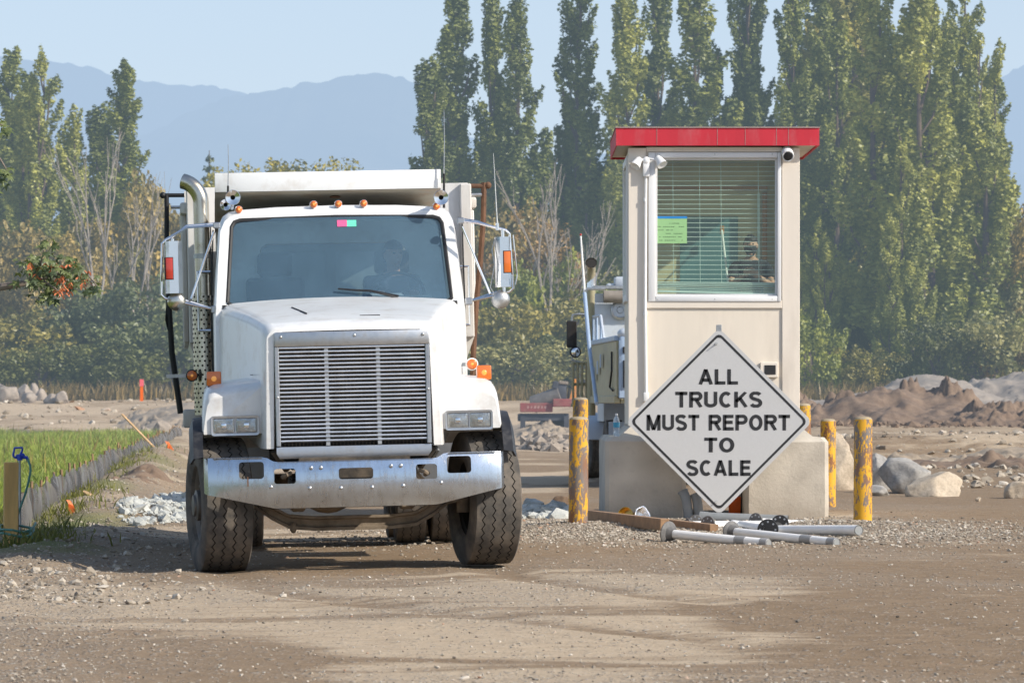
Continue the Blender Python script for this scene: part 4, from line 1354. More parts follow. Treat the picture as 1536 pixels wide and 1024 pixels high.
grass('weeds', 'grass and dry stems round the foot of the wooden post', X_, Y_, 0.06 + 0.22 * rs_.rand(n) ** 2, 0.004 + 0.005 * rs_.rand(n), (0.22, 0.20, 0.07), 8)
n = 16000
Y_ = 204 + 8 * rs_.rand(n)
X_ = rs_.uniform(-34, 34, n)
kp = fbm(X_ * 0.22, Y_ * 0.1, 83, 3) > 0.42
X_, Y_ = X_[kp], Y_[kp]
grass('dry_grass', 'dry straw coloured grass along the foot of the trees', X_, Y_, 0.35 + 0.9 * rs_.rand(len(X_)) ** 2, 0.03 + 0.03 * rs_.rand(len(X_)), (0.20, 0.145, 0.06), 10, True, 0.2)


# ------------------------------------------------------------------ maple reaching in from the left
def maple_leaf_pts():
    out = []
    for k in range(5):
        a = R(90 + (k - 2) * 58)
        L = [0.62, 0.9, 1.0, 0.9, 0.62][k]
        am = a - R(29)
        out.append((0.36 * math.cos(am), 0.36 * math.sin(am)))
        out.append((0.62 * L * math.cos(a - R(13)), 0.62 * L * math.sin(a - R(13))))
        out.append((L * math.cos(a), L * math.sin(a)))
        out.append((0.62 * L * math.cos(a + R(13)), 0.62 * L * math.sin(a + R(13))))
    am = R(90 + 2 * 58 + 29)
    out.append((0.36 * math.cos(am), 0.36 * math.sin(am)))
    out.append((0.0, -0.12))
    return np.array(out)


def maple():
    D = 31.0
    base = Vector((-6.4, D, gh(-6.4, D)))
    t = thing('maple_tree', 'maple branch with green leaves and orange seed keys reaching in from the left', 'tree', base)
    tr = MB()
    L_ = lambda p: Vector(p) - base
    tr.tube([(0, 0, -0.3), (0.05, 0, 1.2), (-0.05, 0.1, 3.0), (0.1, 0, 5.2), (0, 0, 7.0)], [0.22, 0.19, 0.16, 0.10, 0.04], 10)
    spec = []
    br = [[Vector((-6.38, D, 1.9)), at(-90, 452, D), at(-20, 434, D), at(40, 424, D), at(75, 415, D + .1), at(110, 405, D)],
          [at(40, 424, D), at(60, 400, D - .1), at(66, 375, D - .2)],
          [at(60, 418, D), at(82, 432, D - .2), at(92, 440, D - .1)],
          [at(75, 415, D + .1), at(100, 400, D + .2), at(132, 412, D + .1), at(146, 430, D)],
          [Vector((-6.42, D, 3.2)), at(-80, 250, D), at(-30, 235, D), at(0, 238, D), at(14, 262, D)],
          [Vector((-6.42, D, 3.0)), at(-90, 210, D), at(-25, 180, D), at(4, 188, D)],
          [Vector((-6.40, D, 2.6)), at(-120, 330, D + .3), at(-60, 300, D + .2), at(-12, 285, D + .1)]]
    rr = [[0.07, 0.05, 0.035, 0.025, 0.014, 0.006], [0.014, 0.009, 0.004], [0.012, 0.008, 0.004], [0.013, 0.010, 0.007, 0.004], [0.06, 0.035, 0.018, 0.009, 0.004], [0.055, 0.03, 0.012, 0.005], [0.05, 0.03, 0.015, 0.006]]
    for b, r in zip(br, rr):
        tr.tube([L_(p) for p in b], r, 7)
    tr.build('trunk', t, M['maple_bark'])
    rs = np.random.RandomState(9)
    shape = maple_leaf_pts()
    cl = []
    for (px, py, n, sx, sy) in [(70, 366, 14, 14, 9), (44, 398, 20, 16, 12), (70, 398, 26, 22, 12), (100, 396, 26, 22, 12), (48, 424, 26, 18, 14), (76, 436, 18, 14, 12), (116, 420, 26, 20, 14),
                                (138, 434, 12, 10, 8), (60, 412, 26, 26, 16), (92, 416, 14, 20, 12), (60, 446, 5, 8, 5),
                                (6, 262, 20, 10, 12), (2, 190, 14, 10, 10), (12, 196, 4, 5, 4), (-30, 250, 24, 24, 22), (-30, 190, 24, 20, 20), (-20, 300, 16, 14, 16), (-60, 330, 24, 26, 22)]:
        for k in range(n):
            cl.append((at(px + rs.randn() * sx * 0.6, py + rs.randn() * sy * 0.6, D + rs.randn() * 0.22), rs.uniform(0.045, 0.082)))
    V, T, tt = [], [], []
    k = len(shape)
    for i, (p, s) in enumerate(cl):
        n_ = Vector((rs.randn() * 0.5, -0.55 + rs.randn() * 0.4, 0.75)).normalized()
        d = Vector((rs.randn() * 0.6, rs.randn() * 0.5, -0.8))
        u = d.cross(n_).normalized(); w = n_.cross(u).normalized()
        for q, (a, b) in enumerate(shape):
            fold = -abs(a) * 0.25 + (a * a + b * b) * -0.2
            V.append(L_(p) + (u * a - w * b * -1.0 + n_ * fold) * s)
        T.append([i * k + j for j in range(k)])
        tt += [min(1, max(0, rs.rand() * 0.9))] * k
    me = tri_mesh('leaves', np.array([v[:] for v in V]), np.array(T), False, np.array(tt))
    lo_ = link_mesh('leaves', me, t, M['leaf'])
    lo_.color = (0.115, 0.150, 0.070, 1)
    # winged seed keys, hanging in orange bunches
    kb = MB()
    for (px, py, n) in [(82, 398, 9), (92, 414, 9), (101, 424, 8), (53, 408, 8), (91, 434, 6), (100, 432, 8), (125, 408, 5), (128, 420, 5), (45, 395, 4), (107, 398, 4)]:
        for j in range(n):
            c = L_(at(px + rs.randn() * 4, py + rs.randn() * 4, D - 0.18 + rs.randn() * 0.07))
            for sgn in (-1, 1):
                dd = Vector((sgn * rs.uniform(0.3, 0.9), rs.randn() * 0.4, -0.8)).normalized()
                sd = dd.cross(Vector((rs.randn(), rs.randn(), rs.randn()))).normalized()
                kb.face([c, c + dd * 0.020 + sd * 0.009, c + dd * 0.042 + sd * 0.007, c + dd * 0.044 - sd * 0.004, c + dd * 0.018 - sd * 0.005])
    ko = kb.build('seed_keys', t, surf('orange_seed_keys', (0.55, 0.16, 0.06), 0.7, 0, 0.3, 30), False, None)
    return t


maple()
# ------------------------------------------------------------------ wheels
def tyre_mesh(rad=0.53, w=0.40, rim=0.295, groove=4, nz=42, mat=None, matg=None, dep=0.016):
    """turned about local x; zigzag grooves are modelled into the tread"""
    mb = MB()
    n = nz * 4
    gxs = [(-0.5 + (i + 0.5) / groove) * w * 0.80 for i in range(groove)]
    prof = []
    # (x, r, kind): sidewall from bead to shoulder, left side first
    left = [(-w * 0.36, rim - 0.005), (-w * 0.44, rim + 0.012), (-w * 0.485, rim + 0.05), (-w * 0.50, rim + (rad - rim) * 0.45), (-w * 0.495, rim + (rad - rim) * 0.62), (-w * 0.475, rad - 0.050), (-w * 0.462, rad - 0.022), (-w * 0.435, rad - 0.006)]
    rings = []
    for k in range(n):
        a = 2 * math.pi * k / n
        ph = (k % 4)
        zig = [0, 1, 0, -1][ph] * w * 0.030
        pts = [(x, r, 0) for x, r in left]
        for gi, g0 in enumerate(gxs):
            z = zig if gi % 2 == 0 else -zig
            hw = w * 0.012
            crown = lambda x: rad - 0.010 * (abs(x) / (w * 0.43)) ** 2
            pts += [(g0 + z - hw, crown(g0), 0), (g0 + z - hw * 0.8, rad - dep, 1), (g0 + z + hw * 0.8, rad - dep, 1), (g0 + z + hw, crown(g0), 0)]
        pts += [(-x, r, 0) for x, r in reversed(left)]
        rings.append([(x, r * math.cos(a), r * math.sin(a)) for x, r, q in pts])
        kinds = [q for _, _, q in pts]
    vs = [[mb.bm.verts.new(p) for p in ring] for ring in rings]
    i0, i1 = mb.mi(mat), mb.mi(matg)
    for a, b in zip(vs, vs[1:] + vs[:1]):
        for j in range(len(a) - 1):
            f = mb.bm.faces.new((a[j], b[j], b[j + 1], a[j + 1]))
            f.smooth = True
            f.material_index = i1 if (kinds[j] or kinds[j + 1]) else i0
    # shoulder lugs
    for k in range(0):
        a = 2 * math.pi * (k + .5) / nz
        for s in (-1, 1):
            rot = Matrix.Rotation(a, 3, 'X')
            mb.box(rot @ Vector((s * w * 0.472, 0, rad - 0.034)), (0.022, 0.024, 0.036), rot, mat)
    return mb.mesh('tyre', True, 30)


def rim_mesh(rim=0.295, w=0.40, dish=0.08, m=None, dark=None, out=-1):
    mb = MB()
    Rx = Matrix.Rotation(R(90 * out), 4, 'Y')          # lathe z -> outward x
    o = w * 0.36
    prof = [(rim + 0.012, o), (rim + 0.004, o + 0.012), (rim - 0.012, o), (rim - 0.03, o - 0.03), (rim - 0.045, o - dish), (rim - 0.075, o - dish - 0.01), (rim - 0.11, o - dish + 0.02), (0.125, o - dish + 0.03), (0.12, o - dish + 0.09), (0.085, o - dish + 0.10), (0.08, o - dish + 0.115), (0.0005, o - dish + 0.12)]
    mb.lathe(prof, 36, Rx, m)
    mb.lathe([(rim - 0.045, o - dish), (rim - 0.03, -o + 0.02), (rim + 0.012, -o)], 36, Rx, dark)
    for k in range(10):
        a = 2 * math.pi * k / 10
        c = Rx @ Vector((0.155 * math.cos(a), 0.155 * math.sin(a), o - dish + 0.028))
        c2 = Rx @ Vector((0.155 * math.cos(a), 0.155 * math.sin(a), o - dish + 0.055))
        mb.cyl(c, c2, 0.014, 6, m)
        a += math.pi / 10
        c = Rx @ Vector((0.215 * math.cos(a), 0.215 * math.sin(a), o - dish + 0.002))
        c2 = Rx @ Vector((0.215 * math.cos(a), 0.215 * math.sin(a), o - dish + 0.010))
        mb.cyl(c, c2, 0.022, 10, dark)
    return mb.mesh('rim', True, 35)


ME_TYRE_F = tyre_mesh(0.53, 0.405, 0.295, 4, 44, M['rubber'], M['rubber_dark'])
ME_TYRE_R = tyre_mesh(0.52, 0.29, 0.295, 3, 40, M['rubber'], M['rubber_dark'])
ME_RIM = {s: rim_mesh(0.295, 0.40, 0.05, M['rim'], M['dark'], s) for s in (-1, 1)}
ME_RIM_R = {s: rim_mesh(0.295, 0.29, 0.13, M['rim'], M['dark'], s) for s in (-1, 1)}
ME_RIM_C = {s: rim_mesh(0.295, 0.29, 0.13, M['polished'], M['dark'], s) for s in (-1, 1)}


def wheel(parent, loc, side, tyre, rim, steer=0.0, spin=0.0):
    """a tyre carries its rim"""
    o = bpy.data.objects.new('wheel', tyre)
    COL.objects.link(o)
    o.parent = parent
    o.location = loc
    o.rotation_euler = (spin, 0, steer)
    r = bpy.data.objects.new('rim', rim)
    COL.objects.link(r)
    r.parent = o
    return o


# ------------------------------------------------------------------ the white dump truck
TX, TD, TYAW, TROLL = -1.25, 30.0, R(5.0), R(-1.35)
truck = thing('dump_truck', 'white conventional dump truck with chrome bumper and slatted grille facing the camera', 'dump truck',
              (TX, TD, 0.0), (0, TROLL, TYAW))
TM = Matrix.Translation((TX, TD, 0)) @ Euler((0, TROLL, TYAW)).to_matrix().to_4x4()
TMi = TM.inverted()


def L(px, py, l):
    """truck-local point seen at photo pixel (px, py) in the plane l metres behind the front axle"""
    o = TMi @ Vector((0, 0, CAM_H))
    d = TMi.to_3x3() @ Vector(((px - 768) / F, 1.0, (HY - py) / F))
    t = (l - o.y) / d.y
    return o + d * t


# ---- bumper with its cut-outs
def bumper():
    top = [(-1.19, 0.905), (-0.72, 0.905), (-0.68, 0.898), (-0.635, 0.872), (-0.60, 0.865), (0.60, 0.865), (0.635, 0.872), (0.68, 0.898), (0.72, 0.905), (1.19, 0.905)]
    bot = [(1.19, 0.635), (0.64, 0.512), (0.60, 0.508), (-0.60, 0.508), (-0.64, 0.512), (-1.19, 0.635)]
    poly = list(reversed(top)) + list(reversed(bot))
    mb = MB()
    mb.prism(poly, -0.012, 0.0, 'y', M['polished'])
    # flanges along top and bottom give the channel its thickness
    o = mb.build('bumper', truck)
    cut = []
    holes = [(-0.80, 0.805, 0.19, 0.13, 0.025), (-0.545, 0.755, 0.165, 0.115, 0.022), (0.0, 0.765, 0.265, 0.085, 0.022), (0.545, 0.765, 0.165, 0.115, 0.022), (0.80, 0.812, 0.19, 0.13, 0.025)]
    for cx, cz, w, h, r in holes:
        c = MB()
        c.prism(rrect(cx, cz, w, h, r, 4), -0.1, 0.1, 'y', M['polished'])
        cut.append(c.build('cutter', truck))
    boolean(o, cut)
    # swept ends: bend the flat plate
    bm = bmesh.new(); bm.from_mesh(o.data)
    for x in (-1.165, -1.13, -1.05, -0.9, -0.66, -0.44, 0.44, 0.66, 0.9, 1.05, 1.13, 1.165):
        bmesh.ops.bisect_plane(bm, geom=bm.verts[:] + bm.edges[:] + bm.faces[:], plane_co=(x, 0, 0), plane_no=(1, 0, 0))
    for z in (0.56, 0.615, 0.67, 0.725, 0.78, 0.835):
        bmesh.ops.bisect_plane(bm, geom=bm.verts[:] + bm.edges[:] + bm.faces[:], plane_co=(0, 0, z), plane_no=(0, 0, 1))
    for v in bm.verts:
        ax = abs(v.co.x)
        y = 0.9 * (v.co.z - 0.70) ** 2
        if ax > 0.44: y += (ax - 0.44) * 0.16
        if ax > 1.10:
            q = (ax - 1.10) / 0.09
            y += 0.16 * q * q
            v.co.x = math.copysign(1.10 + 0.065 * math.sin(min(1, q) * math.pi / 2), v.co.x)
        v.co.y += y - 0.78
    bmesh.ops.recalc_face_normals(bm, faces=bm.faces[:])
    bm.to_mesh(o.data); bm.free()
    o.data.set_sharp_from_angle(angle=R(40))
    # return flanges
    fl = MB()
    for (x0, x1, z0, z1) in ((-1.10, -0.72, 0.905, 0.905), (-0.60, 0.60, 0.865, 0.865), (0.72, 1.10, 0.905, 0.905)):
        pts0, pts1 = [], []
        for k in range(9):
            x = x0 + (x1 - x0) * k / 8
            y = -0.78 + max(0, abs(x) - 0.44) * 0.16
            pts0.append((x, y + 0.002, z0 - 0.002)); pts1.append((x, y + 0.075, z0 - 0.002))
        for k in range(8):
            fl.face([pts0[k], pts0[k + 1], pts1[k + 1], pts1[k]], M['polished'])
    for s in (-1, 1):
        for (x, z) in ((0.27, 0.815), (0.345, 0.815), (0.36, 0.66), (0.12, 0.655), (0.655, 0.675)):
            y = -0.79 + max(0, x - 0.44) * 0.16
            bb = MB()
            bb.sphere((s * x, y, z), (0.016, 0.009, 0.016), M['alu'], 10, 6)
            bb.build('bolt', o)
    fl.build('bumper_flange', o)
    fl = MB()
    fl.box((0.0, -0.7755, 0.605), (0.34, 0.005, 0.15), (R(10), 0, 0), M['polished'], 0.002, 1)
    fl.build('plate_holder', o)
    fl = MB()
    fl.box((-0.83, -0.7325, 0.72), (0.010, 0.002, 0.075), None, M['rust'])
    fl.build('rust_streak', o)
    # tow hooks behind the slots
    for s in (-1, 1):
        h = MB()
        h.tube([(s * 0.545, -0.60, 0.74), (s * 0.56, -0.70, 0.75), (s * 0.53, -0.745, 0.765), (s * 0.50, -0.70, 0.775)], 0.018, 8, M['axle'])
        h.build('tow_hook', truck)


bumper()


# ---- hood
def hood():
    mb = MB()
    secs = []
    N = 9
    for (l, hw, zt, zb, rc, crown) in ((-0.565, 0.655, 1.885, 0.965, 0.085, 0.006), (-0.535, 0.672, 1.905, 0.965, 0.085, 0.010), (-0.30, 0.700, 1.945, 0.97, 0.085, 0.018), (0.35, 0.790, 2.03, 1.05, 0.095, 0.024),
                                       (0.95, 0.905, 2.10, 1.20, 0.11, 0.03), (1.36, 1.000, 2.145, 1.30, 0.13, 0.035)):
        s = []
        wb = hw + 0.02
        for k in range(4): s.append((-wb + (0.02) * k / 3, l, zb + (zt - rc - zb) * k / 3))
        for k in range(1, 6):
            a = R(180 - 90 * k / 5)
            s.append((-hw + rc + rc * math.cos(a), l, zt - rc + rc * math.sin(a)))
        for k in range(1, N):
            x = -hw + rc + (2 * hw - 2 * rc) * k / N
            q = 1 - (x / (hw - rc)) ** 2
            bulge = 0.0
            s.append((x, l, zt + crown * q + bulge))
        for k in range(0, 5):
            a = R(90 - 90 * k / 5)
            s.append((hw - rc + rc * math.cos(a), l, zt - rc + rc * math.sin(a)))
        for k in range(3, -1, -1): s.append((wb - (0.02) * k / 3, l, zb + (zt - rc - zb) * k / 3))
        secs.append(s)
    mb.loft(secs, M['white_paint'], closed=False)
    # front return round the grille
    s0 = secs[0]
    ring = [(x * 0.93, -0.575, 0.95 + (z - 0.95) * 0.985 if z > 1.5 else z) for x, y, z in s0]
    mb.loft([s0, ring, [(x * 0.99, -0.50, z) for x, y, z in ring]], M['white_paint'], closed=False)
    o = mb.build('hood', truck, None, False, 40)
    sd = o.modifiers.new('shell', 'SOLIDIFY'); sd.thickness = 0.012; sd.offset = -1
    apply_mods(o)
    o.data.set_sharp_from_angle(angle=R(38))
    # shallow raised rib, catch and vent line on the lid
    d = MB()
    d.tube([(-0.42, 0.62, 2.083), (-0.32, 0.10, 2.020)], 0.006, 6, M['gasket'])
    d.box((0.17, -0.10, 1.992), (0.16, 0.012, 0.006), None, M['gasket'])
    d.box((-0.745, 0.20, 1.545), (0.006, 0.55, 0.005), (0, 0, R(-7)), M['gasket'])
    d.build('hood_seam', o)


hood()


# ---- grille
def grille():
    f = MB()
    y0, y1 = -0.612, -0.568
    f.box((0, (y0 + y1) / 2, 1.805), (1.20, 0.044, 0.115), None, M['alu'], 0.012, 2)
    for s in (-1, 1):
        f.box((s * 0.583, (y0 + y1) / 2, 1.365), (0.034, 0.042, 0.77), None, M['alu'], 0.006, 1)
        f.sphere((s * 0.55, y0 - 0.001, 1.825), (0.013, 0.007, 0.013), M['galv'], 8, 6)
    f.sphere((0.02, y0 - 0.001, 1.828), (0.013, 0.007, 0.013), M['galv'], 8, 6)
    f.sphere((0.583, y0 - 0.001, 1.40), (0.01, 0.006, 0.01), M['galv'], 8, 6)
    f.sphere((-0.583, y0 - 0.001, 1.36), (0.01, 0.006, 0.01), M['galv'], 8, 6)
    fr = f.build('grille_frame', truck)
    g = MB()
    n = 24
    for k in range(n):
        z = 1.738 - k * 0.0312
        g.box((0, -0.592, z), (1.13, 0.026, 0.0145), (R(-14), 0, 0), M['bars'], 0.004, 1)
    for x in (-0.20, 0.20):
        g.box((x, -0.587, 1.365), (0.030, 0.016, 0.765), None, M['galv'])
    g.build('grille_bars', fr)
    r = MB()
    r.box((0, -0.50, 1.365), (1.16, 0.02, 0.80), None, M['dark'])
    for k in range(40):
        r.box((-0.56 + k * 0.0287, -0.512, 1.365), (0.010, 0.004, 0.78), None, M['chassis'])
    r.build('radiator', truck)
    v = MB()   # lower valance under the bars
    v.loft([[(-0.60, -0.595, 0.975), (0.60, -0.595, 0.975), (0.60, -0.575, 0.978), (-0.60, -0.575, 0.978)],
            [(-0.60, -0.605, 0.925), (0.60, -0.605, 0.925), (0.60, -0.585, 0.925), (-0.60, -0.585, 0.925)],
            [(-0.575, -0.590, 0.885), (0.575, -0.590, 0.885), (0.575, -0.570, 0.885), (-0.575, -0.570, 0.885)]], M['alu'])
    v.build('valance', truck)


grille()


# ---- fenders with headlights
def fender(s):
    mb = MB()
    secs = []
    for (l, sc, top) in ((-0.37, 0.93, 1.375), (-0.345, 0.975, 1.405), (-0.29, 0.995, 1.435), (-0.10, 1.0, 1.475), (0.45, 1.0, 1.50), (1.05, 1.0, 1.40)):
        p = []
        xo, xi = 1.175, 0.64
        zb = 0.965
        xm = (xo + xi) / 2
        def q(x, z): return (s * (xm + (x - xm) * sc), l, z)
        p.append(q(xi, zb)); p.append(q(xo - 0.005, zb))
        p.append(q(xo, zb + 0.15)); p.append(q(xo - 0.022, top - 0.13))
        p.append(q(xo - 0.036, top - 0.065)); p.append(q(xo - 0.062, top - 0.025)); p.append(q(xo - 0.105, top - 0.004)); p.append(q(xo - 0.20, top + 0.006)); p.append(q(xi + 0.10, top + 0.035)); p.append(q(xi, top + 0.10))
        secs.append(p)
    mb.loft(secs, M['white_paint'])
    o = mb.build('fender', truck, None, True, 42)
    c = MB()
    Rx = Matrix.Translation((s * 0.95, 0.02, 0.56)) @ Matrix.Rotation(R(90), 4, 'Y')
    c.lathe([(0.655, -0.5), (0.655, 0.5)], 48, Rx, M['dark'], True)
    boolean(o, [c.build('cutter', truck)])
    o.data.set_sharp_from_angle(angle=R(42))
    # headlights: bezel, two sealed lamps
    hx, hz, yf = s * 0.912, 1.150, -0.372
    b = MB()
    outer = rrect(hx, hz, 0.378, 0.158, 0.022, 4)
    inner = rrect(hx, hz, 0.345, 0.120, 0.012, 4)
    b.loft([[(x, yf + 0.005, z) for x, z in outer], [(x, yf - 0.018, z) for x, z in [(hx + (x - hx) * 0.985, hz + (z - hz) * 0.97) for x, z in outer]], [(x, yf - 0.016, z) for x, z in inner], [(x, yf + 0.004, z) for x, z in inner]], M['alu'], True, False, False)
    b.box((hx, yf - 0.006, hz), (0.008, 0.016, 0.12), None, M['alu'])
    b.build('headlight_bezel', o)
    for k in (-1, 1):
        lm = MB()
        cx = hx + k * 0.0875
        pr = rrect(cx, hz, 0.160, 0.112, 0.012, 3)
        lm.loft([[(x, yf + 0.002, z) for x, z in pr], [(x, yf - 0.008, z) for x, z in pr], [(cx + (x - cx) * 0.86, yf - 0.013, hz + (z - hz) * 0.82) for x, z in pr]], M['headlamp'], True, True, True)
        lm.box((cx, yf - 0.0155, hz), (0.042, 0.006, 0.040), None, M['reflector'], 0.006, 2)
        lm.build('headlight', o)
    # square turn signal standing on the fender
    t = MB()
    tx, tz, ty = s * 1.065, 1.520, -0.02
    t.box((tx, ty, tz - 0.062), (0.10, 0.06, 0.018), None, M['gasket'], 0.004, 1)
    t.build('signal_base', o)
    t = MB()
    t.box((tx, ty, tz), (0.115, 0.075, 0.115), None, M['amber'], 0.012, 3)
    t.sphere((tx, ty - 0.036, tz), (0.022, 0.006, 0.022), M['amber_lit'], 12, 8)
    to = t.build('turn_signal', o)
    # black rubber flare over the tyre
    fl = MB()
    secs = []
    for k in range(22):
        a = R(32 + 148 * k / 21)
        ca, sa = math.cos(a), math.sin(a)
        rr = 0.665
        yc, zc = 0.02 - ca * rr, 0.56 + sa * rr
        yo, zo = 0.02 - ca * (rr - 0.10), 0.56 + sa * (rr - 0.10)
        yi, zi = 0.02 - ca * (rr - 0.02), 0.56 + sa * (rr - 0.02)
        yj, zj = 0.02 - ca * (rr - 0.085), 0.56 + sa * (rr - 0.085)
        secs.append([(s * 1.165, yc, zc), (s * 1.24, yc, zc - 0.012), (s * 1.27, yo, zo), (s * 1.25, yo, zo), (s * 1.225, yi, zi), (s * 1.165, yi, zi)])
    fl.loft(secs, M['plastic_black'])
    fl.build('fender_flare', o)


fender(-1)
fender(1)


# ---- cab
def cab_outline(top_drop=0.0, grow=1.0):
    """x-z outline from bottom left over the roof to bottom right"""
    half = [(1.045, 1.22), (1.045, 1.60), (1.040, 2.05), (1.010, 2.45), (0.985, 2.74), (0.972, 2.82), (0.945, 2.878), (0.895, 2.915), (0.80, 2.932), (0.50, 2.950), (0.0, 2.958)]
    r = [(-x, z) for x, z in half] + [(x, z) for x, z in reversed(half[:-1])]
    return [(x * grow, z - (top_drop if z > 2.8 else 0)) for x, z in r]


def cab_l(z):
    return 1.33 + max(0.0, z - 2.05) * 0.34


def cab():
    mb = MB()
    o1 = cab_outline(0.045, 0.985)
    o2 = cab_outline(0.012, 0.997)
    o3 = cab_outline(0.0, 1.0)
    secs = [[(x, cab_l(z), z) for x, z in o1], [(x, cab_l(z) + 0.05, z) for x, z in o2], [(x, cab_l(z) + 0.14, z) for x, z in o3], [(x, 2.62, z) for x, z in o3], [(x, 2.68, z) for x, z in o2]]
    def capped(b, ss, mat):
        b.loft(ss, mat, True, False, False)
        for sec in (ss[0], ss[-1]):
            n = len(sec)
            for k in range(n // 2):
                q = [sec[k], sec[n - 1 - k], sec[n - 2 - k], sec[k + 1]]
                if n - 2 - k == k + 1: q = q[:3]
                b.face(q, mat)
        bmesh.ops.remove_doubles(b.bm, verts=b.bm.verts[:], dist=0.0002)
    capped(mb, secs, M['white_paint'])
    o = mb.build('cab', truck, None, True, 40)
    i = MB()
    oi = [(x * 0.935, 1.30 + (z - 1.22) * 0.900) for x, z in cab_outline()]
    capped(i, [[(x, cab_l(z) + 0.075, z) for x, z in oi], [(x, 2.60, z) for x, z in oi]], M['trim'])
    w = MB()       # windshield hole, following the raked front
    wo = [(-0.925, 2.150), (-0.885, 2.126), (0, 2.112), (0.885, 2.126), (0.925, 2.150), (0.875, 2.78), (0.850, 2.822), (0.80, 2.838), (0, 2.852), (-0.80, 2.838), (-0.850, 2.822), (-0.875, 2.78)]
    w.loft([[(x, 1.0, z) for x, z in wo], [(x, 1.78, z) for x, z in wo]], M['white_paint'])
    sw = MB()
    sw.prism([(1.70, 2.12), (2.42, 2.12), (2.42, 2.76), (1.86, 2.76)], -1.3, 1.3, 'x', M['white_paint'])
    rw = MB()
    rw.prism(rrect(0.0, 2.42, 1.25, 0.52, 0.08, 4), 2.4, 2.9, 'y', M['white_paint'])
    boolean(o, [q.build('cutter', truck) for q in (i, w, sw, rw)])
    # glass
    g = MB()
    def wl(z): return cab_l(z) + 0.018
    rows = []
    for k in range(9):
        tz = k / 8
        row = []
        for j in range(13):
            u = -1 + 2 * j / 12
            zb = 2.118 + 0.030 * max(0, abs(u) - 0.9) * 10 * 0.6
            zt = 2.848 - 0.028 * max(0, abs(u) - 0.86) * 7
            z = zb + (zt - zb) * tz
            hw = 0.925 - 0.052 * tz
            row.append((u * hw, wl(z) - 0.045 * (1 - u * u), z))
        rows.append(row)
    g.loft(rows, M['windshield'], closed=False)
    gl = g.build('windshield', truck, None, False, None)
    ga = MB()
    loop = [(x, wl(z) - 0.012, z) for x, z in wo]
    fine = []
    for a, b in zip(loop, loop[1:] + loop[:1]):
        for k in range(3):
            fine.append(Vector(a).lerp(Vector(b), k / 3))
    ga.tube(fine + [fine[0]], 0.017, 6, M['gasket'], False)
    ga.build('windshield_gasket', gl)
    st = MB()
    p = L(513, 335, 1.56); q = L(527, 335, 1.56)
    for pp, mm in ((p, 'pink_sticker'), (q, 'mint_sticker')):
        st.box((pp.x, wl(pp.z) - 0.0485, pp.z), (0.082, 0.002, 0.058), (R(-19), 0, 0), M[mm])
    st.build('sticker', gl)
    for s in (-1, 1):
        d = MB()
        d.prism([(1.705, 2.125), (2.415, 2.125), (2.415, 2.755), (1.862, 2.755)], s * 1.000, s * 1.006, 'x', M['side_glass'])
        d.build('side_window', truck)
        h = MB()
        h.tube([(s * 1.048, 1.66, 2.80), (s * 1.052, 1.64, 2.12), (s * 1.052, 1.66, 1.30), (s * 1.052, 2.46, 1.30), (s * 1.052, 2.46, 2.10), (s * 1.02, 2.44, 2.80)], 0.007, 6, M['gasket'], False)
        h.box((s * 1.060, 2.34, 1.86), (0.022, 0.14, 0.035), None, M['black_steel'], 0.006, 1)
        h.build('door_seam', truck)
        gr = MB()
        a = [(s * 1.05, 2.58, 2.45), (s * 1.16, 2.58, 2.45), (s * 1.16, 2.58, 1.95), (s * 1.05, 2.58, 1.95)]
        gr.tube(a, 0.014, 8, M['chrome'])
        gr.build('grab_handle', truck)
    rg = MB()
    rg.prism(rrect(0.0, 2.42, 1.23, 0.50, 0.08, 4), 2.645, 2.650, 'y', M['side_glass'])
    rg.build('rear_window', truck)
    # cowl below the windshield
    c = MB()
    c.loft([[(-0.97, 1.34, 2.10), (0.97, 1.34, 2.10), (0.97, 1.36, 2.135), (-0.97, 1.36, 2.135)], [(-0.97, 1.40, 2.09), (0.97, 1.40, 2.09), (0.97, 1.42, 2.13), (-0.97, 1.42, 2.13)]], M['gasket'])
    c.build('cowl', truck)
    # wiper
    w = MB()
    a, b = L(507, 433, 1.33), L(598, 444, 1.33)
    for p_ in (a, b): p_.y = wl(p_.z) - 0.075
    m_ = (a + b) / 2 + Vector((0.02, 0, 0.012))
    w.tube([a, a.lerp(b, .3) + Vector((0, 0, .006)), m_, b], [0.007, 0.010, 0.011, 0.009], 6, M['black_steel'])
    w.tube([m_, b + Vector((-0.02, -0.01, -0.012)), b + Vector((0.06, 0.03, -0.05))], 0.009, 6, M['black_steel'])
    w.build('wiper', truck)
    # inside: dash, seats, wheel
    d = MB()
    d.box((0, 1.62, 2.05), (1.85, 0.36, 0.20), None, M['trim'], 0.04, 2)
    d.box((0.52, 1.60, 2.16), (0.5, 0.28, 0.05), None, M['trim'], 0.02, 2)
    d.box((0.40, 1.56, 2.195), (0.26, 0.16, 0.006), (R(8), 0, R(4)), M['vinyl'])
    d.build('dashboard', truck)
    for x in (-0.5, 0.5):
        sm = MB()
        sm.box((x, 2.22, 1.70), (0.52, 0.52, 0.16), None, M['seat'], 0.05, 3)
        sm.box((x, 2.50, 2.06), (0.50, 0.13, 0.66), (R(-8), 0, 0), M['seat'], 0.05, 3)
        sm.box((x, 2.55, 2.50), (0.30, 0.10, 0.20), (R(-8), 0, 0), M['seat'], 0.04, 3)
        sm.build('seat', truck)
    sw = MB()
    cc = Vector((0.50, 1.80, 2.20))
    Rm = Euler((R(-52), 0, 0)).to_matrix()
    pts = [cc + Rm @ Vector((0.225 * math.cos(a), 0.225 * math.sin(a), 0)) for a in [2 * math.pi * k / 28 for k in range(29)]]
    sw.tube(pts, 0.016, 8, M['gasket'], False)
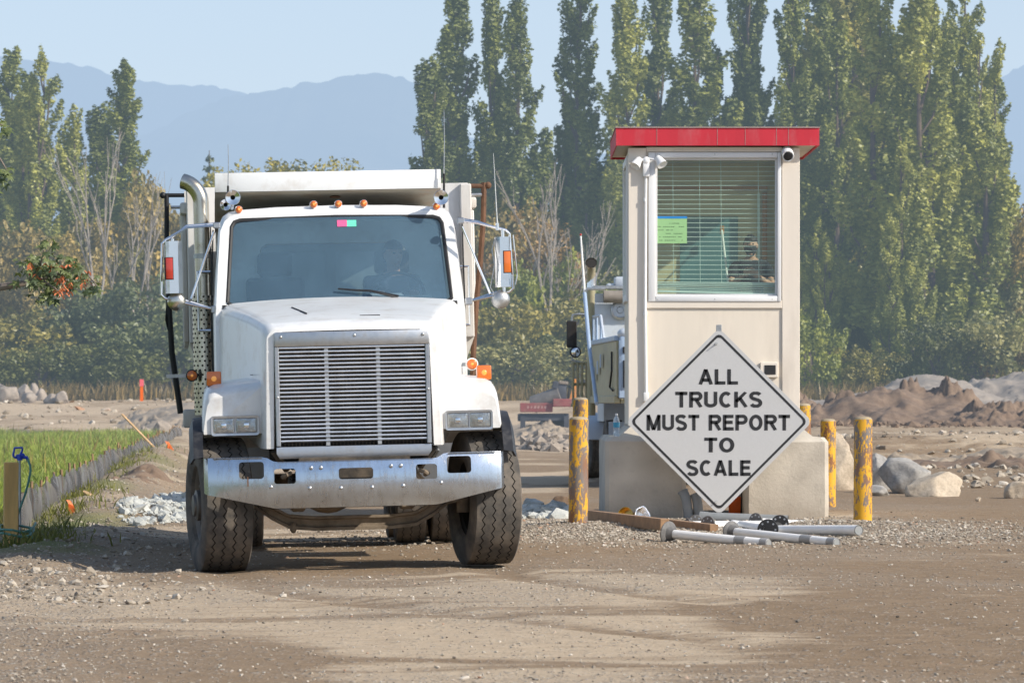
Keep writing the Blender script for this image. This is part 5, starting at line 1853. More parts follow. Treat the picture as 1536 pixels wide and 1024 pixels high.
    for a in (R(90), R(210), R(330)):
        sw.tube([cc + Rm @ Vector((0.0, 0.0, -0.02)), cc + Rm @ Vector((0.225 * math.cos(a), 0.225 * math.sin(a), 0))], 0.012, 6, M['gasket'])
    sw.tube([cc, cc + Rm @ Vector((0, 0, -0.35))], 0.025, 8, M['gasket'])
    sw.build('steering_wheel', truck)


cab()


# ---- roof furniture
def roof_bits():
    for px in (358, 470, 507, 545, 654):
        p = L(px, 312 if px in (358, 654) else 307, 1.70)
        b = MB()
        x = p.x
        z = 2.925 - 0.03 * (abs(x) / 0.8) ** 4
        b.lathe([(0.034, -0.02), (0.034, 0.012), (0.030, 0.018)], 14, Matrix.Translation((x, 1.66, z + 0.035)) @ Matrix.Rotation(R(90), 4, 'X'), M['chrome'], True)
        o = b.build('marker_light', truck)
        b = MB()
        b.sphere((x, 1.637, z + 0.035), (0.030, 0.022, 0.030), M['amber'], 12, 8)
        b.sphere((x, 1.618, z + 0.035), (0.010, 0.006, 0.010), M['amber_lit'], 8, 6)
        b.build('lens', o)
    for px, s in ((348, -1), (659, 1)):
        p = L(px, 300, 1.62)
        h = MB()
        tz = p.z + 0.012
        Rx = Matrix.Translation((p.x + 0.005, 1.46, tz)) @ Matrix.Rotation(R(-90), 4, 'X')
        h.lathe([(0.020, 0.012), (0.030, 0.010), (0.060, 0.0), (0.063, 0.003), (0.060, 0.008), (0.034, 0.05), (0.020, 0.12), (0.016, 0.30), (0.022, 0.31), (0.022, 0.36), (0.001, 0.365)], 20, Rx, M['chrome'])
        h.lathe([(0.0005, 0.05), (0.022, 0.05), (0.020, 0.012)], 16, Rx, M['dark'])
        if s < 0:
            Rx = Matrix.Translation((p.x - 0.055, 1.52, tz - 0.055)) @ Matrix.Rotation(R(-90), 4, 'X')
            h.lathe([(0.018, 0.012), (0.045, 0.0), (0.048, 0.003), (0.030, 0.05), (0.016, 0.12), (0.014, 0.24), (0.001, 0.245)], 20, Rx, M['chrome'])
            h.lathe([(0.0005, 0.05), (0.020, 0.05), (0.018, 0.012)], 16, Rx, M['dark'])
        h.box((p.x, 1.70, tz - 0.05), (0.03, 0.05, 0.08), None, M['chrome'], 0.006, 1)
        h.build('air_horn', truck)
    # whip aerials
    for (px, t, b_, l) in ((342, 217, 312, 1.9), (666, 165, 312, 2.0)):
        p0, p1 = L(px, b_, l), L(px, t, l)
        a = MB()
        a.tube([p0, p0.lerp(p1, 0.35)], [0.012, 0.010], 6, M['black_steel'])
        a.tube([p0.lerp(p1, 0.35), p0.lerp(p1, 0.7) + Vector((0.004, 0, 0)), p1], [0.005, 0.004, 0.0025], 5, M['galv'])
        a.build('antenna', truck)


roof_bits()


# ---- mirrors
def mirror(s):
    l = 1.42
    hous = MB()
    if s < 0:
        c = L(260, 401, l); w, h = 0.15, 0.43
        mk = (L(254, 403, l), 'red_lens')
        top_in, top_out, bot_out, bot_in = L(325, 338, l), L(243, 362, l), L(242, 446, l), L(322, 464, l)
        diag = (L(321, 348, l), L(287, 448, l))
        conv = L(265, 452, l)
    else:
        c = L(755, 393, l); w, h = 0.135, 0.415
        mk = (L(760, 393, l), 'amber')
        top_in, top_out, bot_out, bot_in = L(691, 331, l), L(764, 347, l), L(770, 436, l), L(703, 452, l)
        diag = (L(693, 340, l), L(735, 440, l))
        conv = L(751, 449, l)
    # faceted housing: chamfered front
    hw, hh = w / 2, h / 2
    pr = [(-hw, 0.0), (-hw * 0.45, -0.055), (hw * 0.55, -0.055), (hw, 0.0), (hw, 0.05), (-hw, 0.05)]
    hous.prism([(c.x + x, c.y + y) for x, y in pr], c.z - hh, c.z + hh, 'z', M['chrome'])
    o = hous.build('mirror', truck, None, True, 20)
    g = MB()
    g.box((c.x, c.y + 0.052, c.z), (w * 0.9, 0.004, h * 0.95), None, M['mirror'])
    g.build('mirror_glass', o)
    g = MB()
    g.box((mk[0].x, c.y - 0.061, mk[0].z), (0.058, 0.016, 0.175), None, M[mk[1]], 0.006, 2)
    g.box((mk[0].x, c.y - 0.0575, mk[0].z), (0.068, 0.006, 0.186), None, M['gasket'])
    g.build('clearance_light', o)
    b = MB()
    rd = 0.011
    r_ = Vector((0.0, 0.02, 0))
    tm = top_in.lerp(top_out, 0.55) + Vector((0, 0, 0.055 if s < 0 else 0.0))
    if s > 0: tm = top_in.lerp(top_out, 0.35) + Vector((0, 0, 0.012))
    k = s * 0.03
    b.tube([top_in, tm, top_out + Vector((-k, 0, 0.012)), top_out + Vector((0, 0, -0.02)), bot_out + Vector((0, 0, 0.02)), bot_out + Vector((-k, 0, -0.008)), bot_out.lerp(bot_in, 0.25) + Vector((0, 0, -0.005)), bot_in], rd, 8, M['chrome'])
    b.tube([top_in + Vector((0, 0.10, 0.02)), tm + Vector((0, 0.03, 0.015)), top_out + Vector((-2 * k, 0.03, 0.015))], 0.009, 8, M['chrome'])
    b.tube([bot_in + Vector((0, 0.06, 0.0)), bot_out + Vector((-3.5 * k, 0.0, 0.0))], 0.012, 8, M['chrome'])
    b.tube([diag[0], diag[1]], 0.010, 8, M['chrome'])
    b.tube([(c.x, c.y, c.z + hh - 0.01), (c.x, c.y, top_out.z + 0.02)], 0.014, 8, M['chrome'])
    b.tube([(c.x, c.y, c.z - hh + 0.01), (c.x, c.y, bot_out.z - 0.02)], 0.014, 8, M['chrome'])
    b.box(top_in, (0.06, 0.05, 0.05), None, M['alu'], 0.008, 1)
    b.box(bot_in, (0.06, 0.05, 0.06), None, M['alu'], 0.008, 1)
    if s > 0:
        b.tube([(c.x - hw, c.y, c.z + hh - 0.02), (c.x - hw - 0.025, c.y, c.z + 0.10), (c.x - hw - 0.008, c.y - .02, c.z - 0.02), (c.x - hw - 0.045, c.y, c.z - hh), conv + Vector((-0.03, 0, 0.02))], 0.0045, 5, M['galv'])
        b.tube([top_out + Vector((0.03, 0, -0.03)), c + Vector((hw + 0.045, 0, -0.12)), bot_out + Vector((0.02, 0, 0.05))], 0.006, 6, M['chrome'])
    b.build('mirror_bracket', o)
    cv = MB()
    cv.lathe([(0.078, 0.03), (0.074, 0.012), (0.055, -0.01), (0.03, -0.02), (0.0005, -0.022)], 20, Matrix.Translation(conv) @ Matrix.Rotation(R(-90), 4, 'X') @ Matrix.Translation((0, 0, -0.02)), M['stack'] if s < 0 else M['galv'])
    cv.sphere(conv + Vector((0, 0.012, 0)), (0.074, 0.02, 0.074), M['mirror'], 18, 8)
    cv.build('convex_mirror', o)
    if s > 0:
        a = MB()
        p0, p1 = L(746, 340, l), L(740, 230, l)
        a.tube([p0 + Vector((0, 0, -0.03)), p0 + Vector((0, 0, 0.03))], 0.014, 8, M['chrome'])
        a.tube([p0, p0.lerp(p1, .15), p1], [0.009, 0.006, 0.0025], 6, M['galv'])
        a.build('antenna', truck)


mirror(-1)
mirror(1)


# ---- exhaust stack
def stack():
    l = 2.86
    top, mid = L(303, 296, l), L(303, 440, l)
    x = (top.x + mid.x) / 2
    zb = L(303, 622, l).z
    e = MB()
    pts = [(x, l, zb), (x, l, top.z - 0.05)]
    for k in range(1, 9):
        a = R(90 * k / 8 * 0.85)
        pts.append((x - 0.20 * (1 - math.cos(a)), l + 0.05 * (1 - math.cos(a)), top.z - 0.05 + 0.20 * math.sin(a)))
    e.tube(pts, 0.068, 20, M['stack'])
    d = (Vector(pts[-1]) - Vector(pts[-2])).normalized()
    e.tube([Vector(pts[-1]) + d * 0.001, Vector(pts[-1]) + d * 0.004], 0.060, 18, M['dark'])
    e.tube([(x, l, mid.z + 0.30), (x, l, mid.z + 0.34)], 0.076, 18, M['galv'])
    e.tube([(x + 0.03, l + 0.14, 1.0), (x + 0.03, l + 0.14, top.z - 0.35)], 0.05, 10, M['alu'])
    o = e.build('exhaust_stack', truck)
    h = MB()
    r = 0.098
    secs = []
    for z in (zb, mid.z - 0.02):
        secs.append([(x + r * math.cos(R(a)), l + r * math.sin(R(a)), z) for a in range(-210, 31, 12)])
    h.loft(secs, M['stack'], closed=False)
    for i in range(26):
        for j in range(7):
            a = R(-180 + j * 26 + (13 if i % 2 else 0))
            z = zb + 0.03 + i * (mid.z - zb - 0.06) / 25
            n = Vector((math.cos(a), math.sin(a), 0))
            h.lathe([(0.0095, 0), (0.0005, 0.0006)], 8, Matrix.Translation(Vector((x, l, z)) + n * (r + 0.0012)) @ rot_to(n), M['dark'])  # flat dark discs paint the shade of the punched holes
    h.build('heat_shield', o)


stack()


# ---- chassis, axles, wheels
def chassis():
    c = MB()
    for s in (-1, 1):
        c.box((s * 0.43, 3.35, 0.92), (0.09, 7.2, 0.26), None, M['chassis'])
    c.box((0, -0.55, 0.80), (0.86, 0.10, 0.18), None, M['chassis'])
    c.box((0, 0.75, 1.15), (0.72, 1.5, 0.75), None, M['chassis'], 0.05, 1)
    c.box((0.05, 0.35, 0.66), (0.46, 0.75, 0.22), None, M['chassis'], 0.05, 2)
    c.box((0, 2.2, 0.72), (0.5, 1.2, 0.4), None, M['chassis'], 0.05, 1)
    c.tube([(-0.2, 0.9, 0.6), (0.0, 5.0, 0.62)], 0.07, 10, M['chassis'])
    for y in (5.0, 6.35):
        c.tube([(-0.95, y, 0.53), (0.95, y, 0.53)], 0.11, 12, M['axle'])
        c.sphere((0, y, 0.55), (0.28, 0.26, 0.26), M['axle'], 16, 10)
    # inner wings, firewall and hoses closing the view under the hood
    c.box((0, -0.30, 1.05), (1.30, 0.06, 0.42), None, M['dark'])
    c.box((0.0, 1.32, 1.60), (1.80, 0.05, 1.0), None, M['dark'])
    for s in (-1, 1):
        c.tube([(s * 0.62, -0.50, 0.95), (s * 0.56, -0.46, 0.86), (s * 0.52, -0.40, 0.80)], 0.03, 8, M['chassis'])
    c.tube([(0.62, -0.44, 0.99), (0.66, -0.47, 0.92), (0.60, -0.42, 0.84)], 0.012, 6, M['galv'])
    c.build('chassis', truck)
    a = MB()
    pts = [(-0.90, 0, 0.58), (-0.76, 0, 0.55), (-0.64, 0, 0.46), (-0.50, 0, 0.385), (-0.3, 0, 0.365), (0.3, 0, 0.365), (0.50, 0, 0.385), (0.64, 0, 0.46), (0.76, 0, 0.55), (0.90, 0, 0.58)]
    secs = []
    for x, y, z in pts:
        secs.append([(x, -0.05, z - 0.06), (x, 0.06, z - 0.06), (x, 0.06, z - 0.035), (x, 0.02, z - 0.025), (x, 0.02, z + 0.025), (x, 0.06, z + 0.035), (x, 0.06, z + 0.055), (x, -0.05, z + 0.055), (x, -0.05, z + 0.035), (x, -0.015, z + 0.025), (x, -0.015, z - 0.025), (x, -0.05, z - 0.035)])
    a.loft(secs, M['axle'])
    for s in (-1, 1):
        a.cyl((s * 0.88, 0, 0.42), (s * 0.88, 0, 0.72), 0.055, 12, M['axle'])
        a.box((s * 0.43, 0.02, 0.56), (0.12, 0.26, 0.20), None, M['axle'], 0.02, 1)
        for k in range(3):
            a.box((s * 0.43, 0.1, 0.68 + k * 0.022), (0.10, 1.5 - k * 0.3, 0.016), None, M['chassis'])
    a.tube([(-0.85, 0.18, 0.50), (0.85, 0.18, 0.50)], 0.022, 8, M['chassis'])
    a.sphere((-0.47, -0.03, 0.335), (0.03, 0.03, 0.045), M['axle'], 10, 6)
    a.build('front_axle', truck)
    for s in (-1, 1):
        wheel(truck, (s * 1.045, 0, 0.53), s, ME_TYRE_F, ME_RIM[s], R(8.5), rnd.random())
        for y in (5.0, 6.35):
            wheel(truck, (s * 0.745, y, 0.52), s, ME_TYRE_R, ME_RIM_R[-s], 0, rnd.random())
            wheel(truck, (s * 1.07, y, 0.52), s, ME_TYRE_R, ME_RIM_R[s], 0, rnd.random())
        f = MB()       # fuel tank and steps
        f.lathe([(0.001, 0), (0.28, 0.0), (0.30, 0.02), (0.30, 0.98), (0.28, 1.0), (0.001, 1.0)], 24, Matrix.Translation((s * 0.88, 1.75, 0.86)) @ Matrix.Rotation(R(-90), 4, 'X'), M['alu'])
        f.build('fuel_tank', truck)
        f = MB()
        f.box((s * 1.20, 3.15, 1.20), (0.22, 0.35, 0.16), None, M['box_paint'], 0.02, 2)
        f.build('tool_box', truck)


chassis()


# ---- dump box
def dump_box():
    b = MB()
    y0, y1 = 3.12, 7.35
    out = [(-1.0, 1.22), (1.0, 1.22), (1.24, 1.85), (1.24, 3.17), (1.21, 3.20), (-1.21, 3.20), (-1.24, 3.17), (-1.24, 1.85)]
    b.prism(out, y0, y0 + 0.06, 'y', M['box_paint'])
    b.prism([(-1.0, 1.22), (1.0, 1.22), (1.24, 1.85), (1.24, 2.75), (-1.24, 2.75), (-1.24, 1.85)], y1 - 0.06, y1, 'y', M['box_paint'])
    for s in (-1, 1):
        side = [(1.0, 1.22), (1.24, 1.85), (1.24, 3.0), (1.18, 3.0), (1.18, 1.87), (0.95, 1.28)]
        b.loft([[(s * x, y, z) for x, z in side] for y in (y0 + 0.062, y1 - 0.062)], M['box_paint'])
        b.box((s * 1.235, (y0 + y1) / 2, 3.03), (0.12, y1 - y0 - 0.15, 0.10), None, M['box_paint'], 0.02, 2)
        for k in range(7):
            y = y0 + 0.35 + k * 0.6
            b.box((s * 1.262, y, 2.42), (0.05, 0.11, 1.12), None, M['box_paint'], 0.012, 1)
        b.box((s * 1.19, y0 - 0.02, 2.52), (0.10, 0.09, 1.34), None, M['box_paint'], 0.01, 1)
    b.box((0, (y0 + y1) / 2, 1.25), (1.9, y1 - y0 - 0.13, 0.06), None, M['box_under'])
    for x in (-0.6, 0, 0.6):
        b.box((x, y0 - 0.03, 2.0), (0.09, 0.055, 1.3), None, M['box_under'])
    o = b.build('dump_box', truck)
    # curved cab shield
    sh = MB()
    prof = [(3.11, 2.62), (3.02, 2.74), (2.88, 2.86), (2.70, 2.955), (2.48, 3.03), (2.25, 3.075), (2.06, 3.095)]
    lip = [(2.06, 3.095), (2.05, 3.10), (2.045, 3.255), (2.065, 3.262)]
    xl, xr = L(322, 270, 2.05).x, L(661, 258, 2.05).x
    def sheet(pr, th, mat):
        sh.loft([[(x, y, z) for x in (xl, xr) for (y, z) in ((y, z),)] for y, z in pr], mat, closed=False)
    n = len(prof)
    under = [[(xl, y, z), (xr, y, z)] for y, z in prof]
    over = [[(xl, y + 0.012, z + 0.016), (xr, y + 0.012, z + 0.016)] for y, z in prof]
    sh.loft(under, M['box_under'], closed=False)
    sh.loft(over, M['box_paint'], closed=False)
    sh.box(((xl + xr) / 2, 2.052, 3.178), (xr - xl, 0.022, 0.160), None, M['white_paint'], 0.006, 2)
    sh.box(((xl + xr) / 2, 2.115, 3.250), (xr - xl - 0.01, 0.11, 0.014), None, M['white_paint'], 0.004, 1)
    sh.prism([(2.064, 3.24), (2.064, 3.11), (2.45, 3.06)], xl + 0.002, xl + 0.012, 'x', M['box_paint'])
    sh.prism([(2.064, 3.24), (2.064, 3.11), (2.45, 3.06)], xr - 0.012, xr - 0.002, 'x', M['box_paint'])
    sh.sphere((0.02, 2.32, 3.055), (0.05, 0.05, 0.012), M['rust'], 10, 6)
    sh.build('cab_shield', o, None, False, 30)
    # tarp arms
    for s in (-1, 1):
        t = MB()
        l = 3.3
        if s < 0:
            t.tube([L(250, 292, l), L(250, 360, l), L(253, 450, l), L(258, 530, l), L(271, 620, l)], [0.020, 0.022, 0.024, 0.026, 0.026], 8, M['black_steel'])
            t.tube([L(243, 293, l), L(300, 293, l)], 0.018, 8, M['black_steel'])
            t.tube([L(256, 311, l), L(282, 311, l)], 0.014, 8, M['galv'])
            t.sphere(L(244, 293, l), 0.028, M['black_steel'], 10, 6)
            t.tube([L(251, 450, l), L(249, 480, l), L(253, 500, l), L(256, 470, l)], 0.010, 6, M['black_steel'])
            t.box(L(287, 304, l), (0.12, 0.05, 0.20), None, M['box_paint'])
        else:
            t.tube([L(726, 274, l), L(725, 330, l), L(720, 400, l), L(714, 460, l), L(710, 530, l), L(708, 600, l)], [0.024, 0.024, 0.024, 0.025, 0.025, 0.025], 8, M['rust'])
            t.tube([L(702, 279, l), L(733, 279, l)], 0.020, 8, M['rust'])
            t.tube([L(700, 293, l), L(726, 292, l)], 0.017, 8, M['galv'])
            t.sphere(L(732, 278, l), 0.032, M['rust'], 10, 6)
        t.build('tarp_arm', truck)
    # round side lamps on stalks
    for (px, py, l, s) in ((288, 563, 2.70, -1), (708, 546, 1.2, 1)):
        p = L(px, py, l)
        lm = MB()
        lm.lathe([(0.052, 0.05), (0.052, 0.0), (0.046, -0.008)], 18, Matrix.Translation(p) @ Matrix.Rotation(R(-90), 4, 'X'), M['black_steel'] if s < 0 else M['white_paint'], True)
        lm.box(p + Vector((-0.12 if s < 0 else -0.05, 0.06, 0.0)), (0.20 if s < 0 else 0.1, 0.02, 0.03), None, M['galv'])
        lo_ = lm.build('side_lamp', truck)
        lm = MB()
        lm.sphere(p + Vector((0, -0.012, 0)), (0.043, 0.014, 0.043), M['amber'], 16, 8)
        lm.sphere(p + Vector((0, -0.025, 0)), (0.012, 0.004, 0.012), M['amber_lit'], 8, 6)
        lm.build('lens', lo_)


dump_box()
# ------------------------------------------------------------------ people
def skin_mesh(pts, edges, sub=1):
    me = bpy.data.meshes.new('skin')
    keys = list(pts)
    me.from_pydata([pts[k][0] for k in keys], [(keys.index(a), keys.index(b)) for a, b in edges], [])
    o = bpy.data.objects.new('skin', me)
    COL.objects.link(o)
    md = o.modifiers.new('skin', 'SKIN')
    md.use_smooth_shade = True
    lay = me.skin_vertices[0].data
    for i, k in enumerate(keys):
        r = pts[k][1]
        lay[i].radius = r if isinstance(r, tuple) else (r, r)
        lay[i].use_root = (i == 0)
    s = o.modifiers.new('sub', 'SUBSURF'); s.levels = sub; s.render_levels = sub
    apply_mods(o)
    m = o.data
    bpy.data.objects.remove(o)
    return m


def make_person(name, label, loc, rot, arms, shirt, sleeve, trousers, head_turn=0.0, beard=False):
    t = thing(name, label, 'person', loc, rot)
    P = {'hip': ((0, 0, 0.09), (0.16, 0.12)), 'waist': ((0, 0.0, 0.24), (0.145, 0.105)), 'chest': ((0, -0.01, 0.42), (0.165, 0.115)), 'collar': ((0, 0.0, 0.535), (0.09, 0.075)), 'neck': ((0, -0.015, 0.63), 0.052)}
    E = [('hip', 'waist'), ('waist', 'chest'), ('chest', 'collar'), ('collar', 'neck')]
    for s, n in ((-1, 'a'), (1, 'b')):
        el, wr = arms[n]
        P['sh' + n] = ((s * 0.185, 0, 0.505), 0.062)
        P['el' + n] = (el, 0.044)
        P['fo' + n] = (tuple(Vector(el).lerp(Vector(wr), 0.4)), 0.042)
        P['wr' + n] = (wr, (0.030, 0.024))
        E += [('collar', 'sh' + n), ('sh' + n, 'el' + n), ('el' + n, 'fo' + n), ('fo' + n, 'wr' + n)]
        P['th' + n] = ((s * 0.105, -0.06, 0.055), 0.088)
        P['kn' + n] = ((s * 0.135, -0.43, 0.065), 0.060)
        P['ca' + n] = ((s * 0.135, -0.43, -0.12), 0.055)
        P['an' + n] = ((s * 0.135, -0.45, -0.36), 0.040)
        P['to' + n] = ((s * 0.145, -0.60, -0.41), 0.036)
        E += [('hip', 'th' + n), ('th' + n, 'kn' + n), ('kn' + n, 'ca' + n), ('ca' + n, 'an' + n), ('an' + n, 'to' + n)]
    body = skin_mesh(P, E)
    mb = MB()
    mb.bm.from_mesh(body)
    # hands: palm, four fingers, thumb
    for s, n in ((-1, 'a'), (1, 'b')):
        el, wr = Vector(arms[n][0]), Vector(arms[n][1])
        d = (wr - el).normalized()
        side = Vector((0, 0, 1)) - d * d.z
        side.normalize()
        palm = d.cross(side) * (1 if s > 0 else -1)
        c = wr + d * 0.045
        mb.sphere(c, (0.018, 0.042, 0.050), None, 12, 8, Matrix((palm, side, d)).transposed().to_4x4())
        for k, ln in enumerate((0.072, 0.082, 0.078, 0.060)):
            b = wr + d * 0.082 + side * (0.028 - 0.0185 * k)
            c1 = b + (d * 0.8 + palm * 0.45).normalized() * ln * 0.45
            c2 = c1 + (d * 0.2 + palm * 0.9).normalized() * ln * 0.33
            c3 = c2 + (palm * 0.8 - d * 0.5).normalized() * ln * 0.26
            mb.tube([b - d * 0.02, c1, c2, c3], [0.0105, 0.0095, 0.0088, 0.0075], 8)
        b = wr + d * 0.02 + side * 0.030
        mb.tube([b, b + (side + d * 0.7 + palm * 0.4).normalized() * 0.035, b + (side * 0.5 + d + palm * 0.7).normalized() * 0.068], [0.013, 0.011, 0.0085], 8)
    # head
    H = Matrix.Translation((0, -0.03, 0.745)) @ Matrix.Rotation(head_turn, 4, 'Z')
    hb = bmesh.new()
    bmesh.ops.create_uvsphere(hb, u_segments=28, v_segments=20, radius=1.0)
    for v in hb.verts:
        x, y, z = v.co
        low = max(0, -z)
        v.co.x = x * 0.077 * (1 - 0.28 * low)
        v.co.y = y * 0.096 * (1 - 0.12 * low) - 0.012 * low
        v.co.z = z * 0.118
        if y < -0.5 and 0.02 < z < 0.32: v.co.y += 0.007 * (1 if 0.15 < abs(x) < 0.7 else 0)
        v.co = H @ v.co
    tmp = bpy.data.meshes.new('head'); hb.to_mesh(tmp); hb.free()
    mb.bm.from_mesh(tmp)
    mb.loft([[H @ Vector(p) for p in q] for q in ([(-0.006, -0.092, 0.022), (0.006, -0.092, 0.022), (0.005, -0.080, 0.024), (-0.005, -0.080, 0.024)], [(-0.015, -0.094, -0.024), (0.015, -0.094, -0.024), (0.014, -0.075, -0.028), (-0.014, -0.075, -0.028)])])
    mb.sphere(H @ Vector((0, -0.104, -0.019)), (0.011, 0.014, 0.010), None, 10, 8)
    mb.sphere(H @ Vector((0, -0.088, -0.052)), (0.025, 0.010, 0.011), None, 10, 8)
    mb.sphere(H @ Vector((0, -0.083, -0.097)), (0.026, 0.018, 0.016), None, 10, 8)
    for s in (-1, 1):
        mb.sphere(H @ Vector((s * 0.078, 0.004, -0.004)), (0.011, 0.018, 0.031), None, 10, 8)
    mb.tube([(0, -0.005, 0.52), (0, -0.012, 0.60), (0, -0.02, 0.69)], [0.075, 0.056, 0.055], 14)
    o = mb.build('body', t, M['skin'])
    rm = o.modifiers.new('one', 'REMESH'); rm.mode = 'VOXEL'; rm.voxel_size = 0.0062
    sm = o.modifiers.new('sm', 'SMOOTH'); sm.iterations = 3; sm.factor = 0.5
    apply_mods(o)
    o.data.materials.clear(); o.data.materials.append(M['skin'])
    for p in o.data.polygons: p.use_smooth = True
    # eyes
    for s in (-1, 1):
        e = MB()
        e.sphere(H @ Vector((s * 0.031, -0.083, 0.018)), (0.013, 0.008, 0.008), M['eye'], 10, 8)
        e.build('eye', t)
    # hair
    h = bmesh.new()
    bmesh.ops.create_uvsphere(h, u_segments=32, v_segments=24, radius=1.0)
    kill = [v for v in h.verts if (v.co.z < 0.34 and v.co.y < -0.18) or v.co.z < -0.55 or (v.co.z < -0.10 and v.co.y < 0.25)]
    bmesh.ops.delete(h, geom=kill, context='VERTS')
    for v in h.verts:
        x, y, z = v.co
        k = 1.09 + 0.05 * math.sin(x * 17 + y * 9) * math.sin(z * 13)
        v.co = H @ Vector((x * 0.079 * k, y * 0.098 * k, z * 0.120 * k + 0.004))
    me = bpy.data.meshes.new('hair'); h.to_mesh(me); h.free()
    ho = link_mesh('hair', me, t, M['hair'])
    sd = ho.modifiers.new('thick', 'SOLIDIFY'); sd.thickness = 0.014; sd.offset = -1
    apply_mods(ho)
    for p in ho.data.polygons: p.use_smooth = True
    # shirt and trousers follow the body
    Q = {k: P[k] for k in ('hip', 'waist', 'chest', 'collar')}
    EQ = [('hip', 'waist'), ('waist', 'chest'), ('chest', 'collar')]
    Q = {k: (c, tuple((q + 0.016) for q in (r if isinstance(r, tuple) else (r, r)))) for k, (c, r) in Q.items()}
    for n in 'ab':
        Q['sh' + n] = (P['sh' + n][0], 0.080)
        if sleeve == 'long':
            Q['el' + n] = (P['el' + n][0], 0.062); Q['wr' + n] = (tuple(Vector(arms[n][0]).lerp(Vector(arms[n][1]), 0.92)), 0.045)
            EQ += [('collar', 'sh' + n), ('sh' + n, 'el' + n), ('el' + n, 'wr' + n)]
        else:
            Q['el' + n] = (tuple(Vector(P['sh' + n][0]).lerp(Vector(arms[n][0]), 0.72)), 0.066)
            EQ += [('collar', 'sh' + n), ('sh' + n, 'el' + n)]
    sm_ = skin_mesh(Q, EQ, 2)
    for p in sm_.polygons: p.use_smooth = True
    link_mesh('shirt', sm_, t, shirt)
    Q, EQ = {'hip': ((0, 0, 0.07), (0.178, 0.14))}, []
    for n in 'ab':
        for k, r in (('th', 0.104), ('kn', 0.076), ('ca', 0.070), ('an', 0.060)):
            Q[k + n] = (P[k + n][0], r)
        EQ += [('hip', 'th' + n), ('th' + n, 'kn' + n), ('kn' + n, 'ca' + n), ('ca' + n, 'an' + n)]
    tm = skin_mesh(Q, EQ, 2)
    for p in tm.polygons: p.use_smooth = True
    link_mesh('trousers', tm, t, trousers)
    if beard:
        b = bmesh.new()
        bmesh.ops.create_uvsphere(b, u_segments=28, v_segments=20, radius=1.0)
        kill = [v for v in b.verts if v.co.z > -0.02 + 0.10 * (1 - abs(v.co.x)) or v.co.y > 0.10]
        bmesh.ops.delete(b, geom=kill, context='VERTS')
        for v in b.verts:
            x, y, z = v.co
            low = max(0, -z)
            v.co = H @ Vector((x * 0.084 * (1 - 0.22 * low), y * 0.122 * (1 - 0.05 * low) - 0.024 * low - (0.012 if abs(x) < 0.3 and z > -0.4 else 0), z * 0.128))
        me = bpy.data.meshes.new('mask'); b.to_mesh(me); b.free()
        link_mesh('face_mask', me, t, M['mask'])
    return t


dl = TM @ Vector((0.50, 2.30, 1.80))
make_person('person', 'driver in a dark shirt with both hands on the steering wheel of the white truck', dl, (0, TROLL, TYAW),
            {'a': ((-0.25, -0.20, 0.26), (-0.185, -0.42, 0.36)), 'b': ((0.25, -0.20, 0.26), (0.185, -0.42, 0.36))}, M['shirt_grey'], 'short', M['jeans'], R(22))

# ------------------------------------------------------------------ concrete blocks under the booth
def block(label, x0, x1, y0, y1, h, seed):
    t = MB()
    c = 0.045
    def sec(z, k):
        return [(x0 + c + k, y0 + k, z), (x1 - c - k, y0 + k, z), (x1 - k, y0 + c + k, z), (x1 - k, y1 - c - k, z), (x1 - c - k, y1 - k, z), (x0 + c + k, y1 - k, z), (x0 + k, y1 - c - k, z), (x0 + k, y0 + c + k, z)]
    secs = [sec(-0.12, 0.0), sec(0.02, -0.004), sec(h - 0.05, 0.0), sec(h, 0.045)]
    # raised key on the top
    kx0, kx1, ky0, ky1 = x0 + 0.16, x1 - 0.16, y0 + 0.12, y1 - 0.12
    secs.append([(kx0, ky0, h + 0.001), (kx1, ky0, h + 0.001), (kx1, ky0, h + 0.001), (kx1, ky1, h + 0.001), (kx1, ky1, h + 0.001), (kx0, ky1, h + 0.001), (kx0, ky1, h + 0.001), (kx0, ky0, h + 0.001)])
    i = 0.13
    secs.append([(kx0 + i, ky0 + i, h + 0.115), (kx1 - i, ky0 + i, h + 0.115), (kx1 - i, ky0 + i, h + 0.115), (kx1 - i, ky1 - i, h + 0.115), (kx1 - i, ky1 - i, h + 0.115), (kx0 + i, ky1 - i, h + 0.115), (kx0 + i, ky1 - i, h + 0.115), (kx0 + i, ky0 + i, h + 0.115)])
    t.loft(secs, M['concrete'])
    bmesh.ops.remove_doubles(t.bm, verts=t.bm.verts[:], dist=0.0004)
    o = t.build('concrete_block', None, None, True, 25)
    # worn arrises
    bm = bmesh.new(); bm.from_mesh(o.data)
    bmesh.ops.subdivide_edges(bm, edges=bm.edges[:], cuts=5, use_grid_fill=True)
    for v in bm.verts:
        n_ = float(fbm(v.co.x * 6 + v.co.y * 5, v.co.z * 6 + v.co.y * 3, seed, 3)) - 0.5
        v.co.x += n_ * 0.012; v.co.z += n_ * 0.008
    bm.to_mesh(o.data); bm.free()
    o.data.set_sharp_from_angle(angle=R(25))
    return tag(o, label, 'concrete block', 'concrete blocks carrying the booth')


block('concrete block with a raised key, under the left end of the booth', gx(908, 42.0), gx(1029, 42.0), 42.0, 44.9, 0.935, 3)
block('concrete block with a raised key, under the right end of the booth', gx(1118, 42.0), gx(1243, 42.0), 42.0, 44.9, 0.925, 7)

# ------------------------------------------------------------------ booth
BX, BY, BZ = gx(1071, 42.62), 42.62, 1.05
booth = thing('scale_booth', 'cream scale house booth with a red flat roof and large window', 'booth', (BX, BY, BZ))


def bl(px, py, D=42.62):
    p = at(px, py, D)
    return Vector((p.x - BX, p.y - BY, p.z - BZ))


